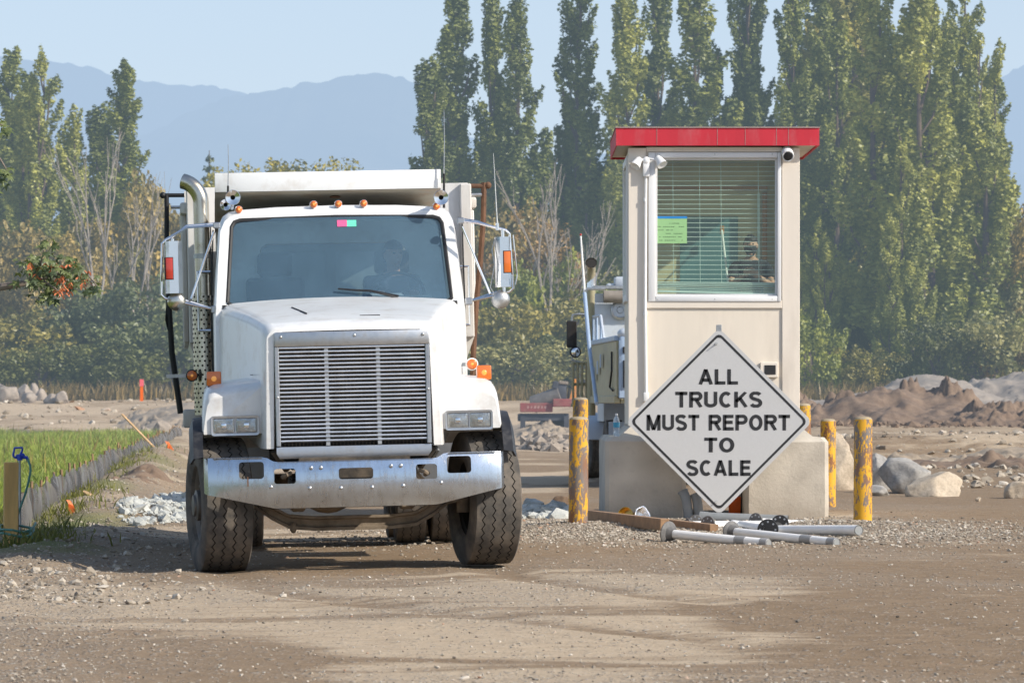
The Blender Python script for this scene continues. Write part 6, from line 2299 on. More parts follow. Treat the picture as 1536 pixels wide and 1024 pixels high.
def build_booth():
    xl, xr = bl(945, 0).x, bl(1197, 0).x
    zt = bl(0, 222).z
    wx0, wx1, wz0, wz1 = bl(983, 0).x, bl(1166, 0).x, bl(0, 444).z, bl(0, 237).z
    dep, th = 2.05, 0.07
    w = MB()
    m = M['booth_wall']
    w.box(((xl + wx0) / 2, th / 2, zt / 2), (wx0 - xl, th, zt), None, m)
    w.box(((xr + wx1) / 2, th / 2, zt / 2), (xr - wx1, th, zt), None, m)
    w.box(((wx0 + wx1) / 2, th / 2, wz0 / 2), (wx1 - wx0, th, wz0), None, m)
    w.box(((wx0 + wx1) / 2, th / 2, (wz1 + zt) / 2), (wx1 - wx0, th, zt - wz1), None, m)
    w.build('wall', booth)
    for x in (xl, xr):          # side walls; windows added to let daylight into the booth
        s = MB()
        cx = x + (th / 2 if x < 0 else -th / 2)
        y0_, y1_, a_, b_ = th, dep - th, 0.38, dep - 0.38
        s.box((cx, (y0_ + y1_) / 2, wz0 / 2), (th, y1_ - y0_, wz0), None, m)
        s.box((cx, (y0_ + y1_) / 2, (wz1 + zt) / 2), (th, y1_ - y0_, zt - wz1), None, m)
        s.box((cx, (y0_ + a_) / 2, (wz0 + wz1) / 2), (th, a_ - y0_, wz1 - wz0 - 0.002), None, m)
        s.box((cx, (b_ + y1_) / 2, (wz0 + wz1) / 2), (th, y1_ - b_, wz1 - wz0 - 0.002), None, m)
        s.build('wall', booth)
        s = MB()
        e_ = -1 if x < 0 else 1
        for (cy, cz, sy, sz_) in ((a_ + 0.02, (wz0 + wz1) / 2, 0.07, wz1 - wz0 + 0.10), (b_ - 0.02, (wz0 + wz1) / 2, 0.07, wz1 - wz0 + 0.10), ((a_ + b_) / 2, wz0, b_ - a_ - 0.112, 0.08), ((a_ + b_) / 2, wz1, b_ - a_ - 0.112, 0.08)):
            s.box((x + e_ * 0.008, cy, cz), (0.05, sy, sz_), None, M['vinyl'], 0.006, 1)
        fo_ = s.build('window_frame', booth)
        s = MB()
        s.face([(cx, a_ + 0.002, wz0 + 0.002), (cx, b_ - 0.002, wz0 + 0.002), (cx, b_ - 0.002, wz1 - 0.002), (cx, a_ + 0.002, wz1 - 0.002)], M['booth_glass'])
        s.build('pane', fo_, None, False)
    s = MB()
    s.box(((xl + xr) / 2, dep - th / 2, zt / 2), (xr - xl, th, zt), None, m)
    s.build('wall', booth)
    s = MB()
    s.box(((xl + xr) / 2, dep / 2, 0.55), (xr - xl - 2 * th - 0.01, dep - 2 * th - 0.01, 0.05), None, M['panel_in'])
    s.build('floor', booth)
    s = MB()
    s.box(((xl + xr) / 2, dep / 2, -0.012), (xr - xl + 0.02, dep + 0.02, 0.06), None, M['concrete'], 0.01, 1)
    s.build('sill_beam', booth)
    # raised trims on the front: corner boards, rail below the window, frieze
    t = MB()
    e = 0.018
    a, b = bl(969, 0).x, bl(1173, 0).x
    t.box(((xl - e + a) / 2, -e / 2 - 0.001, zt / 2), (a - xl + e, e, zt), None, M['booth_trim'], 0.004, 1)
    t.box(((xr + e + b) / 2, -e / 2 - 0.001, zt / 2), (xr - b + e, e, zt), None, M['booth_trim'], 0.004, 1)
    zr = bl(0, 456.5).z
    t.box(((a + b) / 2, -e / 2 - 0.001, zr), (b - a - 0.006, e + 0.006, 0.085), None, M['booth_trim'], 0.004, 1)
    zf = bl(0, 224.5).z
    t.box(((a + b) / 2, -e / 2 - 0.001, zf), (b - a - 0.006, e + 0.004, 0.055), None, M['booth_trim'], 0.004, 1)
    for x, s_ in ((xl, -1), (xr, 1)):
        t.box((x + s_ * e / 2 + s_ * 0.001, 0.09, zt / 2), (e, 0.18, zt), None, M['booth_trim'], 0.004, 1)
    t.build('corner_trim', booth)
    # roof
    r = MB()
    x0, x1 = bl(924, 0, 42.48).x, bl(1229, 0, 42.48).x
    z0, z1 = bl(0, 218.5, 42.48).z, bl(0, 192, 42.48).z
    y0, y1 = -0.14, dep + 0.25
    r.box(((x0 + x1) / 2, (y0 + y1) / 2, (z0 + z1) / 2 + 0.012), (x1 - x0 - 0.03, y1 - y0 - 0.03, z1 - z0 - 0.025), None, M['soffit'])
    ro = r.build('roof', booth)
    f = MB()
    f.box(((x0 + x1) / 2, y0 + 0.006, (z0 + z1) / 2), (x1 - x0, 0.012, z1 - z0), None, M['fascia'])
    f.box(((x0 + x1) / 2, y1 - 0.006, (z0 + z1) / 2), (x1 - x0, 0.012, z1 - z0), None, M['fascia'])
    f.box((x0 + 0.006, (y0 + y1) / 2, (z0 + z1) / 2), (0.012, y1 - y0 - 0.026, z1 - z0), None, M['fascia'])
    f.box((x1 - 0.006, (y0 + y1) / 2, (z0 + z1) / 2), (0.012, y1 - y0 - 0.026, z1 - z0), None, M['fascia'])
    f.box(((x0 + x1) / 2, y0 + 0.004, z1 + 0.006), (x1 - x0 + 0.008, 0.03, 0.012), None, M['fascia_edge'])
    f.box((x0 + 0.004, (y0 + y1) / 2, z1 + 0.006), (0.03, y1 - y0 - 0.05, 0.012), None, M['fascia_edge'])
    f.box((x1 - 0.004, (y0 + y1) / 2, z1 + 0.006), (0.03, y1 - y0 - 0.05, 0.012), None, M['fascia_edge'])
    for px in (986, 1077, 1119, 1166, 1184):
        x = bl(px, 0, 42.36).x
        f.box((x, y0 - 0.001, (z0 + z1) / 2), (0.004, 0.004, (z1 - z0) * 0.96), None, M['fascia_edge'])
    f.build('fascia', ro)
    # window
    fr = MB()
    ox0, ox1, oz0, oz1 = bl(972.5, 0).x, bl(1171.5, 0).x, bl(0, 452).z, bl(0, 229).z
    yf = -0.036
    def bar(cx, cz, sx, sz):
        fr.box((cx, yf / 2 + 0.01, cz), (sx, 0.055, sz), None, M['vinyl'], 0.006, 2)
    bar((ox0 + wx0) / 2, (oz0 + oz1) / 2, wx0 - ox0, oz1 - oz0)
    bar((ox1 + wx1) / 2, (oz0 + oz1) / 2, ox1 - wx1, oz1 - oz0)
    bar((wx0 + wx1) / 2, (oz0 + wz0) / 2, wx1 - wx0 - 0.004, wz0 - oz0)
    bar((wx0 + wx1) / 2, (oz1 + wz1) / 2, wx1 - wx0 - 0.004, oz1 - wz1)
    for x in (wx0 + 0.012, wx1 - 0.012):
        fr.box((x, 0.035, (wz0 + wz1) / 2), (0.024, 0.03, wz1 - wz0 - 0.05), None, M['vinyl'])
    for z in (wz0 + 0.012, wz1 - 0.012):
        fr.box(((wx0 + wx1) / 2, 0.035, z), (wx1 - wx0 - 0.002, 0.03, 0.024), None, M['vinyl'])
    for x in (ox0 + 0.10, (ox0 + ox1) / 2, ox1 - 0.10):
        for z in (oz0 + 0.025, oz1 - 0.02):
            fr.sphere((x, -0.036, z), (0.007, 0.003, 0.007), M['galv'], 8, 5)
    fo = fr.build('window_frame', booth)
    g = MB()
    g.face([(wx0 + 0.01, 0.034, wz0 + 0.01), (wx1 - 0.01, 0.034, wz0 + 0.01), (wx1 - 0.01, 0.034, wz1 - 0.01), (wx0 + 0.01, 0.034, wz1 - 0.01)], M['booth_glass'])
    g.build('pane', fo, None, False)
    # venetian blind
    b = MB()
    n = 27
    for k in range(n):
        z = wz1 - 0.04 - k * 0.0525
        b.box(((wx0 + wx1) / 2, 0.115, z), (wx1 - wx0 - 0.03, 0.022, 0.0018), (R(14), R(0.12 * (k - 12) / 12), 0), M['blind'])
    for x in (0.20, 0.50, 0.74, 1.16):
        for y in (0.104, 0.127):
            b.tube([(wx0 + x, y, wz1 - 0.02), (wx0 + x + 0.01, y, wz0 + 0.10)], 0.0022, 5, M['blind'])
    for k in range(5):
        b.box(((wx0 + wx1) / 2, 0.115, wz0 + 0.155 - k * 0.020), (wx1 - wx0 - 0.03, 0.026, 0.006), (R(14), R(0.5 + 0.25 * k), 0), M['blind'])
    b.box(((wx0 + wx1) / 2, 0.115, wz0 + 0.045), (wx1 - wx0 - 0.03, 0.03, 0.026), (0, R(1.3), 0), M['blind'])
    b.build('venetian_blind', booth)
    # inside
    i = MB()
    yb = dep - th - 0.012
    i.box(((xl + xr) / 2, yb, zt / 2 + 0.3), (xr - xl - 2 * th - 0.01, 0.012, zt - 0.7), None, M['panel_in'])
    i.box(((xl + xr) / 2, dep / 2, zt - 0.02), (xr - xl - 2 * th - 0.01, dep - 2 * th - 0.05, 0.02), None, M['panel_in'])
    i.build('inner_lining', booth)
    D = BY + yb - 0.03
    d = MB()
    p0, p1 = bl(975, 283, D), bl(1151, 283, D)
    d.box(((p0.x + p1.x) / 2, yb - 0.03, p0.z), (p1.x - p0.x, 0.04, 0.055), None, M['wood_frame'])
    q0, q1 = bl(1147, 287, D), bl(1147, 415, D)
    d.box((q0.x, yb - 0.03, (q0.z + q1.z) / 2), (0.055, 0.04, q0.z - q1.z - 0.03), None, M['wood_frame'])
    q0, q1 = bl(1138, 290, D), bl(1138, 415, D)
    d.box((q0.x, yb - 0.025, (q0.z + q1.z) / 2), (0.03, 0.02, q0.z - q1.z), None, M['blind'])
    d.build('door_frame', booth)
    d = MB()
    a, c = bl(1020, 325, D), bl(1107, 440, D)
    d.box(((a.x + c.x) / 2, yb - 0.022, (a.z + c.z) / 2), (c.x - a.x, 0.012, a.z - c.z), None, M['teal_board'])
    d.build('notice_board', booth)
    dk = MB()
    zdk = bl(0, 428, BY + 0.45).z
    dk.box(((xl + xr) / 2, 0.40, zdk), (xr - xl - 2 * th - 0.02, 0.46, 0.035), None, M['blind'], 0.006, 1)
    dk.build('desk', booth)
    # conduit with junction and twin floodlight
    c = MB()
    x, yq = bl(967.5, 0).x, -0.046
    c.tube([(x + 0.008, yq, bl(0, 262).z), (x + 0.006, yq, bl(0, 300).z), (x, yq, bl(0, 470).z), (x + 0.012, yq, bl(0, 592).z)], 0.017, 10, M['pvc'])
    c.box((x + 0.012, yq + 0.004, bl(0, 595).z), (0.06, 0.05, 0.10), None, M['pvc'], 0.008, 2)
    for py in (300, 470):
        c.tube([(x, yq, bl(0, py).z + 0.02), (x, yq, bl(0, py).z - 0.02)], 0.022, 10, M['pvc'])
    c.tube([(x, -0.06, bl(0, 300).z + .4), (x, -0.03, bl(0, 300).z + .4)], 0.012, 8, M['pvc'])
    c.build('conduit', booth)
    fl = MB()
    jx, jz = bl(969, 0).x, bl(0, 250).z
    fl.box((jx, -0.055, jz - 0.04), (0.075, 0.075, 0.16), None, M['vinyl'], 0.014, 2)
    fl.sphere((jx, -0.06, jz + 0.06), (0.045, 0.045, 0.05), M['vinyl'], 14, 10)
    for s, dx, dz in ((-1, -0.10, 0.045), (1, 0.150, 0.06)):
        ax = Vector((s * 0.45, -0.45, -0.75)).normalized()
        cpt = Vector((jx + dx, -0.10, jz + dz))
        fl.tube([(jx, -0.06, jz + 0.09), cpt], 0.014, 8, M['vinyl'])
        fl.lathe([(0.001, -0.06), (0.03, -0.055), (0.042, -0.02), (0.058, 0.05), (0.062, 0.065), (0.052, 0.062), (0.001, 0.05)], 18, Matrix.Translation(cpt) @ rot_to(ax), M['vinyl'])
    fl.build('floodlight', booth)
    # bullet camera
    cm = MB()
    cp = bl(1181.5, 232, 42.5)
    cm.lathe([(0.001, -0.10), (0.05, -0.10), (0.066, -0.085), (0.068, 0.045), (0.062, 0.055), (0.052, 0.05)], 22, Matrix.Translation(cp) @ rot_to((0.02, -0.9, -0.42)), M['vinyl'])
    cm.lathe([(0.052, 0.046), (0.045, 0.060), (0.001, 0.066)], 20, Matrix.Translation(cp) @ rot_to((0.02, -0.9, -0.42)), M['gasket'])
    cm.box(cp + Vector((0.0, 0.06, 0.045)), (0.06, 0.10, 0.05), None, M['vinyl'], 0.01, 2)
    cm.build('security_camera', booth)
    # small opening / meter box low on the right, behind the sign
    v = MB()
    a, c = bl(1140, 543), bl(1167, 566)
    v.box(((a.x + c.x) / 2, -0.02, (a.z + c.z) / 2), (c.x - a.x, 0.035, a.z - c.z), None, M['booth_trim'], 0.006, 1)
    v.box(((a.x + c.x) / 2 + 0.01, -0.040, (a.z + c.z) / 2), ((c.x - a.x) * 0.62, 0.006, (a.z - c.z) * 0.6), None, M['gasket'])
    v.build('hatch', booth)
    return zdk


ZDK = build_booth()
# notice taped inside the glass
nt = MB()
a, c = at(983.5, 325, 42.64), at(1030.5, 365, 42.64)
nt.box(((a.x + c.x) / 2, 42.645, (a.z + c.z) / 2), (c.x - a.x, 0.0012, a.z - c.z), None, M['green_paper'])
nt.box(((a.x + c.x) / 2, 42.6435, a.z - 0.008), (c.x - a.x + 0.004, 0.0016, 0.026), None, M['blue_paper'])
for k, (u0, u1) in enumerate([(0.40, 0.76), (0.05, 0.92), (0.05, 0.55), (0.28, 0.86), (0.05, 0.90), (0.05, 0.88)]):
    z = a.z - (0.075 + 0.038 * k)
    for j in range(14):
        f0 = u0 + (u1 - u0) * j / 14
        if rnd.random() < 0.2: continue
        nt.box((a.x + (c.x - a.x) * (f0 + (u1 - u0) / 34), 42.6440, z), ((c.x - a.x) * (u1 - u0) / 19, 0.001, 0.007), None, M['ink'])
tag(nt.build('paper_notice'), 'green paper notice with a blue top edge taped inside the booth window', 'notice')
pl_ = at(1126, 470, 43.62)
zs = CAM_H + (HY - 352) / F * 43.62 - 0.875
make_person('person', 'booth attendant with dark hair and black face covering sitting behind the window', (pl_.x, 43.62, zs), (0, 0, R(-2)),
            {'a': ((-0.24, -0.22, 0.275), (-0.085, -0.36, 0.40)), 'b': ((0.24, -0.22, 0.275), (0.075, -0.37, 0.385))}, M['shirt_black'], 'short', M['jeans'], R(-3), True)
sl = MB()
zf_ = BZ + 0.58
sl.lathe([(0.001, zs + 0.02), (0.19, zs + 0.02), (0.2, zs - 0.01), (0.19, zs - 0.04), (0.001, zs - 0.04)], 20, None, M['seat'])
sl.tube([(0, 0, zs - 0.05), (0, 0, zf_ + 0.04)], 0.03, 10, M['black_steel'])
sl.lathe([(0.001, zf_ + 0.04), (0.24, zf_ + 0.03), (0.25, zf_), (0.001, zf_)], 20, None, M['black_steel'])
so_ = sl.build('stool')
so_.location = (pl_.x, 43.64, 0)
tag(so_, 'tall black stool under the booth attendant', 'stool')
cn = MB()
p = at(1083, 345, 44.4); q = at(1092, 424, 43.3)
cn.tube([p, q], 0.011, 8, M['pvc'])
cn.box(p, (0.05, 0.03, 0.10), None, M['wood_frame'], 0.005, 1)
tag(cn.build('broom'), 'thin white handled broom leaning on the teal board inside the booth', 'broom')

# ------------------------------------------------------------------ diamond sign
SD = 41.55
sx = gx(1078.5, SD)
sign = thing('road_sign', 'white diamond sign reading ALL TRUCKS MUST REPORT TO SCALE on a steel post', 'sign', (sx, SD, gh(sx, SD)))


def build_sign():
    z0 = gh(sx, SD)
    def sl(px, py): return ((px - 768) / F * SD - sx, CAM_H + (HY - py) / F * SD - z0)
    cx, cz = sl(1078.5, 632)
    def dia(side, r):
        return [((x - z) * math.sqrt(.5) + cx, (x + z) * math.sqrt(.5) + cz) for x, z in rrect(0, 0, side, side, r, 6)]
    p = MB()
    p.prism(dia(1.445, 0.075), -0.004, 0.0, 'y', M['sign_face'])
    po = p.build('panel', sign)
    b = MB()
    o_, i_ = dia(1.372, 0.055), dia(1.322, 0.045)
    b.loft([[(x, -0.0060, z) for x, z in o_], [(x, -0.0060, z) for x, z in i_]], M['sign_ink'], True, False, False)
    b.build('border', po, None, True)
    k = SD / F
    for txt, px, py, w, h in (('ALL', 1077.5, 565, 59, 23), ('TRUCKS', 1078, 599, 130, 23.5), ('MUST', 1009.5, 633.5, 79, 23.5), ('REPORT', 1124, 633.5, 122, 23.5), ('TO', 1079, 667, 45, 22), ('SCALE', 1078, 701.5, 96, 23.5)):
        me = text_mesh(txt, h * k, w * k)
        me.materials.append(M['sign_ink'])
        o = bpy.data.objects.new('lettering', me)
        COL.objects.link(o)
        o.parent = po
        x, z = sl(px, py)
        o.location = (x, -0.0062, z)
    t = MB()
    ztop = sl(0, 487)[1]
    t.box((cx, 0.030, ztop / 2 - 0.2), (0.058, 0.05, ztop + 0.4), None, M['galv'], 0.004, 1)
    for q in range(40):
        t.lathe([(0.008, 0), (0.0005, 0.0004)], 8, Matrix.Translation((cx, 0.0045, 0.1 + q * 0.05)) @ Matrix.Rotation(R(90), 4, 'X'), M['dark'])
    t.build('post', sign)
    for px, py in ((1075, 515), (1075, 752)):
        x, z = sl(px, py)
        bt = MB()
        bt.cyl((x, -0.004, z), (x, -0.016, z), 0.013, 6, M['galv'])
        bt.tube([(x, -0.012, z), (x - 0.02, -0.05, z - 0.014)], 0.006, 6, M['galv'])
        bt.build('bolt', po)


build_sign()

# ------------------------------------------------------------------ bollards
def bollard(label, px, py_top, py_bot, D, r=0.098, seed=0):
    X = gx(px, D)
    z0 = gh(X, D)
    h = CAM_H + (HY - py_top) / F * D - z0
    t = thing('bollard', label, 'bollard', (X, D, z0), (R(rnd.uniform(-.6, .6)), R(rnd.uniform(-.5, .5)), rnd.uniform(0, 6)), 'yellow bollards round the booth')
    b = MB()
    n = 28
    secs = []
    for k in range(25):
        z = -0.15 + (h + 0.13) * k / 24
        secs.append([((r + 0.004 * (float(vnoise(np.array(a * 3.0 + seed), np.array(z * 5), seed)) - 0.5)) * math.cos(2 * math.pi * a / n), (r + 0.003 * (float(vnoise(np.array(a * 2.0 + seed), np.array(z * 4), seed + 1)) - 0.5)) * math.sin(2 * math.pi * a / n), z) for a in range(n)])
    b.loft(secs, M['bollard'], True, False, False)
    b.build('pipe', t)
    c = MB()
    c.lathe([(r - 0.001, h - 0.022), (r - 0.006, h - 0.012), (r * 0.8, h + 0.002), (r * 0.45, h + 0.010), (0.0008, h + 0.012)], n, None, M['bollard_cap'])
    c.build('cap', t)
    return t


def gD(py): return CAM_H * F / (py - HY)


bollard('rust streaked bollard in front of the left concrete block', 867, 626, 797, gD(797), 0.098, 1)
bollard('taller bollard behind the rust streaked left one', 871, 597, 760, 46.5, 0.094, 2)
bollard('front right bollard, nearest to the bright boulders', 1294, 626, 793, gD(793), 0.096, 3)
bollard('bollard close behind the right concrete block, grey at its top', 1242, 629, 760, 46.8, 0.096, 4)
bollard('mostly hidden bollard behind the right tip of the diamond sign', 1206, 606, 740, 50.5, 0.096, 5)

# ------------------------------------------------------------------ materials lying in front of the booth
def pole(label, p0, p1, r, flange=None, fm='flange_black', fr=0.085, grey=True, name='sign_pole', base=True):
    """white pole with a round foot plate"""
    p0, p1 = Vector(p0), Vector(p1)
    t = thing(name, label, 'pole', (p0 + p1) / 2, (0, 0, 0), 'poles lying in front of the booth')
    c = t.location
    b = MB()
    d = (p1 - p0).normalized()
    b.tube([p0 - c, p1 - c], r, 16, M['pvc'], False)
    b.tube([p1 - c - d * 0.001, p1 - c + d * 0.0005], r * 0.86, 14, M['conduit'])
    b.build('shaft', t)
    if grey:
        g = MB()
        ln = (p1 - p0).length
        g.tube([p0 - c + d * ln * 0.68, p0 - c + d * ln * 0.78], r + 0.0025, 16, M['band'])
        g.tube([p0 - c + d * ln * 0.93, p1 - c - d * 0.004], r + 0.0025, 16, M['band'])
        g.build('band', t)
    if flange:
        f = MB()
        Mx = Matrix.Translation(p0 - c) @ rot_to(flange)
        f.lathe([(0.0005, -0.012), (fr * 0.96, -0.012), (fr, -0.006), (fr, 0.004), (fr * 0.9, 0.012), (r + 0.03, 0.020), (r + 0.012, 0.05), (r + 0.004, 0.075)], 26, Mx, M[fm])
        for k in range(8):
            a = 2 * math.pi * k / 8
            f.lathe([(0.010, -0.0135), (0.0005, -0.0130)], 8, Mx @ Matrix.Translation((fr * 0.72 * math.cos(a), fr * 0.72 * math.sin(a), 0)), M['alu'])
        f.build('foot_plate', t)
    return t


def pt(px, py, z):
    """point at height z above the road seen at that row"""
    D = (CAM_H - z) * F / (py - HY)
    return Vector((gx(px, D), D, z))


a, b = pt(1003, 800, 0.105), pt(1153, 814.5, 0.045)
pole('white pole with a black foot plate, lowest in front of the timber', a, b, 0.042, (b - a), 'flange_grey', 0.115)
a, b = pt(1097, 797, 0.105), pt(1255, 813.5, 0.045)
pole('white pole with a grey foot plate, reaching furthest right', a, b, 0.042, (b - a), 'flange_grey', 0.10)
a, b = pt(1168, 795, 0.06), pt(1288, 795, 0.10)
pole('thick white pole ending behind the right front bollard', a, b, 0.050, (a - b), 'flange_black', 0.0, False)
a, b = pt(1152, 794, 0.075), pt(1100, 786, 0.05)
pole('white pole whose black foot plate faces the camera', a, b, 0.048, Vector((-0.25, -1, 0.1)) * -1, 'flange_black', 0.105, False)
a, b = pt(1028, 788, 0.06), pt(1166, 787, 0.055)
pole('thick white pole lying level just under the sign', a, b, 0.046, (b - a), 'flange_grey', 0.0, False)
a, b = pt(1062, 788, 0.075), pt(1030, 788, 0.05)
pole('short white pole with a grey foot plate left of the sign post', a, b, 0.03, Vector((-0.7, -0.7, 0.1)) * -1, 'flange_grey', 0.10, False)
a, b = pt(1170, 785, 0.085), pt(1206, 785, 0.05)
pole('short white pole with a black foot plate, behind the thick poles', a, b, 0.036, (b - a) + Vector((0, 1.2, 0)), 'flange_black', 0.090, False)
a, b = pt(1134, 781, 0.08), pt(1196, 784, 0.04)
pole('thin white pole with a fin like grey foot plate by the grey pipe', a, b, 0.032, (b - a), 'flange_grey', 0.085, False)
a, b = pt(1043, 783, 0.08), pt(1056, 783, 0.05)
pole('short stub with a small grey foot plate beside the conduits', a, b, 0.035, (b - a), 'flange_grey', 0.08, False)

gp = MB()
a, b = pt(1050, 776, 0.085), pt(1182, 781, 0.055)
gp.tube([a, b], [0.062, 0.062], 18, M['conduit'], False)
gp.tube([b - Vector((0.001, 0, 0)), b], 0.06, 16, M['conduit'])
d_ = (b - a).normalized()
gp.tube([a, a + d_ * 0.09], [0.068, 0.068], 18, M['conduit'], False)
gp.tube([a + d_ * 0.004, a + d_ * 0.005], 0.055, 16, M['dark'])
tag(gp.build('plastic_pipe'), 'thick grey plastic pipe lying behind the sign post', 'pipe')

for k, (px, lean, top, lb) in enumerate([(1031, -0.05, 736, 'left grey conduit elbow standing beside the left block'), (1047, -0.03, 741, 'right grey conduit elbow standing behind the sign edge')]):
    D = 41.78
    x = gx(px, D)
    z = CAM_H + (HY - top) / F * D
    c = MB()
    pts = [(x + 0.015, D, -0.1), (x + 0.01, D, z * 0.35)]
    for q in range(6):
        u = q / 5
        pts.append((x + lean * u * u, D + 0.03 * u * u, z * (0.45 + 0.55 * u)))
    c.tube(pts, 0.055, 14, M['conduit'], False)
    e = Vector(pts[-1]) - Vector(pts[-2])
    c.tube([Vector(pts[-1]) - e * 0.3, Vector(pts[-1])], 0.061, 14, M['conduit'], False)
    c.tube([Vector(pts[-1]) - e * 0.05, Vector(pts[-1]) - e * 0.04], 0.05, 12, M['dark'])
    tag(c.build('conduit_elbow'), lb, 'conduit', 'grey conduit elbows beside the sign')

# timbers
def beam(label, px0, py0, px1, py1, h, w, seed):
    a = pt(px0, py0, 0.0); b = pt(px1, py1, 0.0)
    d = (b - a)
    ln = d.length
    o = MB()
    o.box((0, 0, h / 2), (ln, w, h), None, M['timber'], 0.005, 1)
    ob = o.build('timber_beam')
    ob.location = ((a + b) / 2) + Vector((0, 0, gh((a.x + b.x) / 2, (a.y + b.y) / 2) - 0.01))
    ob.rotation_euler = (0, 0, math.atan2(d.y, d.x))
    return tag(ob, label, 'timber', 'weathered timbers in front of the booth')


beam('longer weathered timber reaching from the left bollard to the foot plate', 879, 789, 997, 805, 0.115, 0.09, 1)
beam('thinner weathered timber with its sawn end under the sign', 905, 783, 1071, 803, 0.075, 0.09, 2)

# tins
tn = MB()
p = pt(939, 780, 0.0)
c0 = Vector((gx(939, 41.5), 41.5, 0.085))
Mx = Matrix.Translation(c0) @ rot_to((-0.35, -1.0, 0.25))
tn.lathe([(0.075, -0.07), (0.082, 0.02), (0.086, 0.03), (0.078, 0.03), (0.072, 0.0), (0.066, -0.06), (0.0008, -0.06)], 24, Mx, M['gold'])
tag(tn.build('tin_can'), 'open gold coloured tin lying against the left block', 'tin')
tn = MB()
c0 = Vector((gx(961, 41.45), 41.45, 0.085))
Mx = Matrix.Translation(c0) @ rot_to((0.35, -1.0, 0.2))
secs = []
for r_, z_ in ((0.06, -0.08), (0.07, -0.02), (0.082, 0.03), (0.088, 0.045), (0.078, 0.045), (0.06, 0.0), (0.035, -0.03), (0.004, -0.035)):
    secs.append([Mx @ Vector(((r_ + 0.010 * math.sin(a * 3 + z_ * 60) * (r_ > 0.02)) * math.cos(a), (r_ + 0.008 * math.cos(a * 4 + z_ * 30) * (r_ > 0.02)) * math.sin(a), z_)) for a in [2 * math.pi * k / 24 for k in range(24)]])
tn.loft(secs, M['foil'], True, True, True)
tag(tn.build('foil_tin'), 'crumpled silver foil tin next to the gold one', 'tin')

# orange tub in the gap between the blocks
tb = MB()
c0 = Vector((gx(1108, 42.9), 42.9, gh(gx(1108, 42.9), 42.9)))
tb.lathe([(0.0008, 0.0), (0.10, 0.0), (0.105, 0.01), (0.125, 0.20), (0.133, 0.205), (0.133, 0.225), (0.122, 0.225), (0.10, 0.02), (0.0008, 0.02)], 24, Matrix.Translation(c0), M['orange_fab'])
tag(tb.build('plastic_tub'), 'orange plastic tub in the gap between the concrete blocks', 'tub')
bd = MB()
bd.box((gx(1115, 42.55), 42.55, 0.30), (0.05, 0.04, 0.8), (0, R(2), 0), M['dark'])  # narrow near-black strip standing in the gap
tag(bd.build('dark_strip'), 'dark upright strip in the gap left of the right block', 'board')

# water bottle
wb = thing('water_bottle', 'clear water bottle with a blue label standing on the left concrete block', 'bottle', (gx(924.5, 42.17), 42.17, 0.936))
w = MB()
w.lathe([(0.0008, 0.0), (0.030, 0.0), (0.034, 0.006), (0.034, 0.045), (0.031, 0.05), (0.034, 0.055), (0.034, 0.165), (0.030, 0.19), (0.015, 0.222), (0.0135, 0.235)], 20, None, M['water'])
w.build('body', wb)
w = MB()
w.lathe([(0.0348, 0.10), (0.0348, 0.155)], 20, None, M['label_blue'])
w.build('label', wb)
w = MB()
w.lathe([(0.016, 0.232), (0.016, 0.252), (0.0008, 0.254)], 16, None, M['vinyl'])
w.build('cap', wb)

# ------------------------------------------------------------------ the second truck, tail towards the camera
t2 = thing('service_truck', 'tan and pale blue tipper truck parked tail first behind the booth', 'truck', (2.69, 60.8, gh(2.69, 60.8)), (0, 0, R(3.3)))
T2 = Matrix.Translation((2.69, 60.8, gh(2.69, 60.8))) @ Matrix.Rotation(R(3.3), 4, 'Z')
T2i = T2.inverted()


def S(px, py, l):
    o = T2i @ Vector((0, 0, CAM_H))
    d = T2i.to_3x3() @ Vector(((px - 768) / F, 1.0, (HY - py) / F))
    return o + d * ((l - o.y) / d.y)


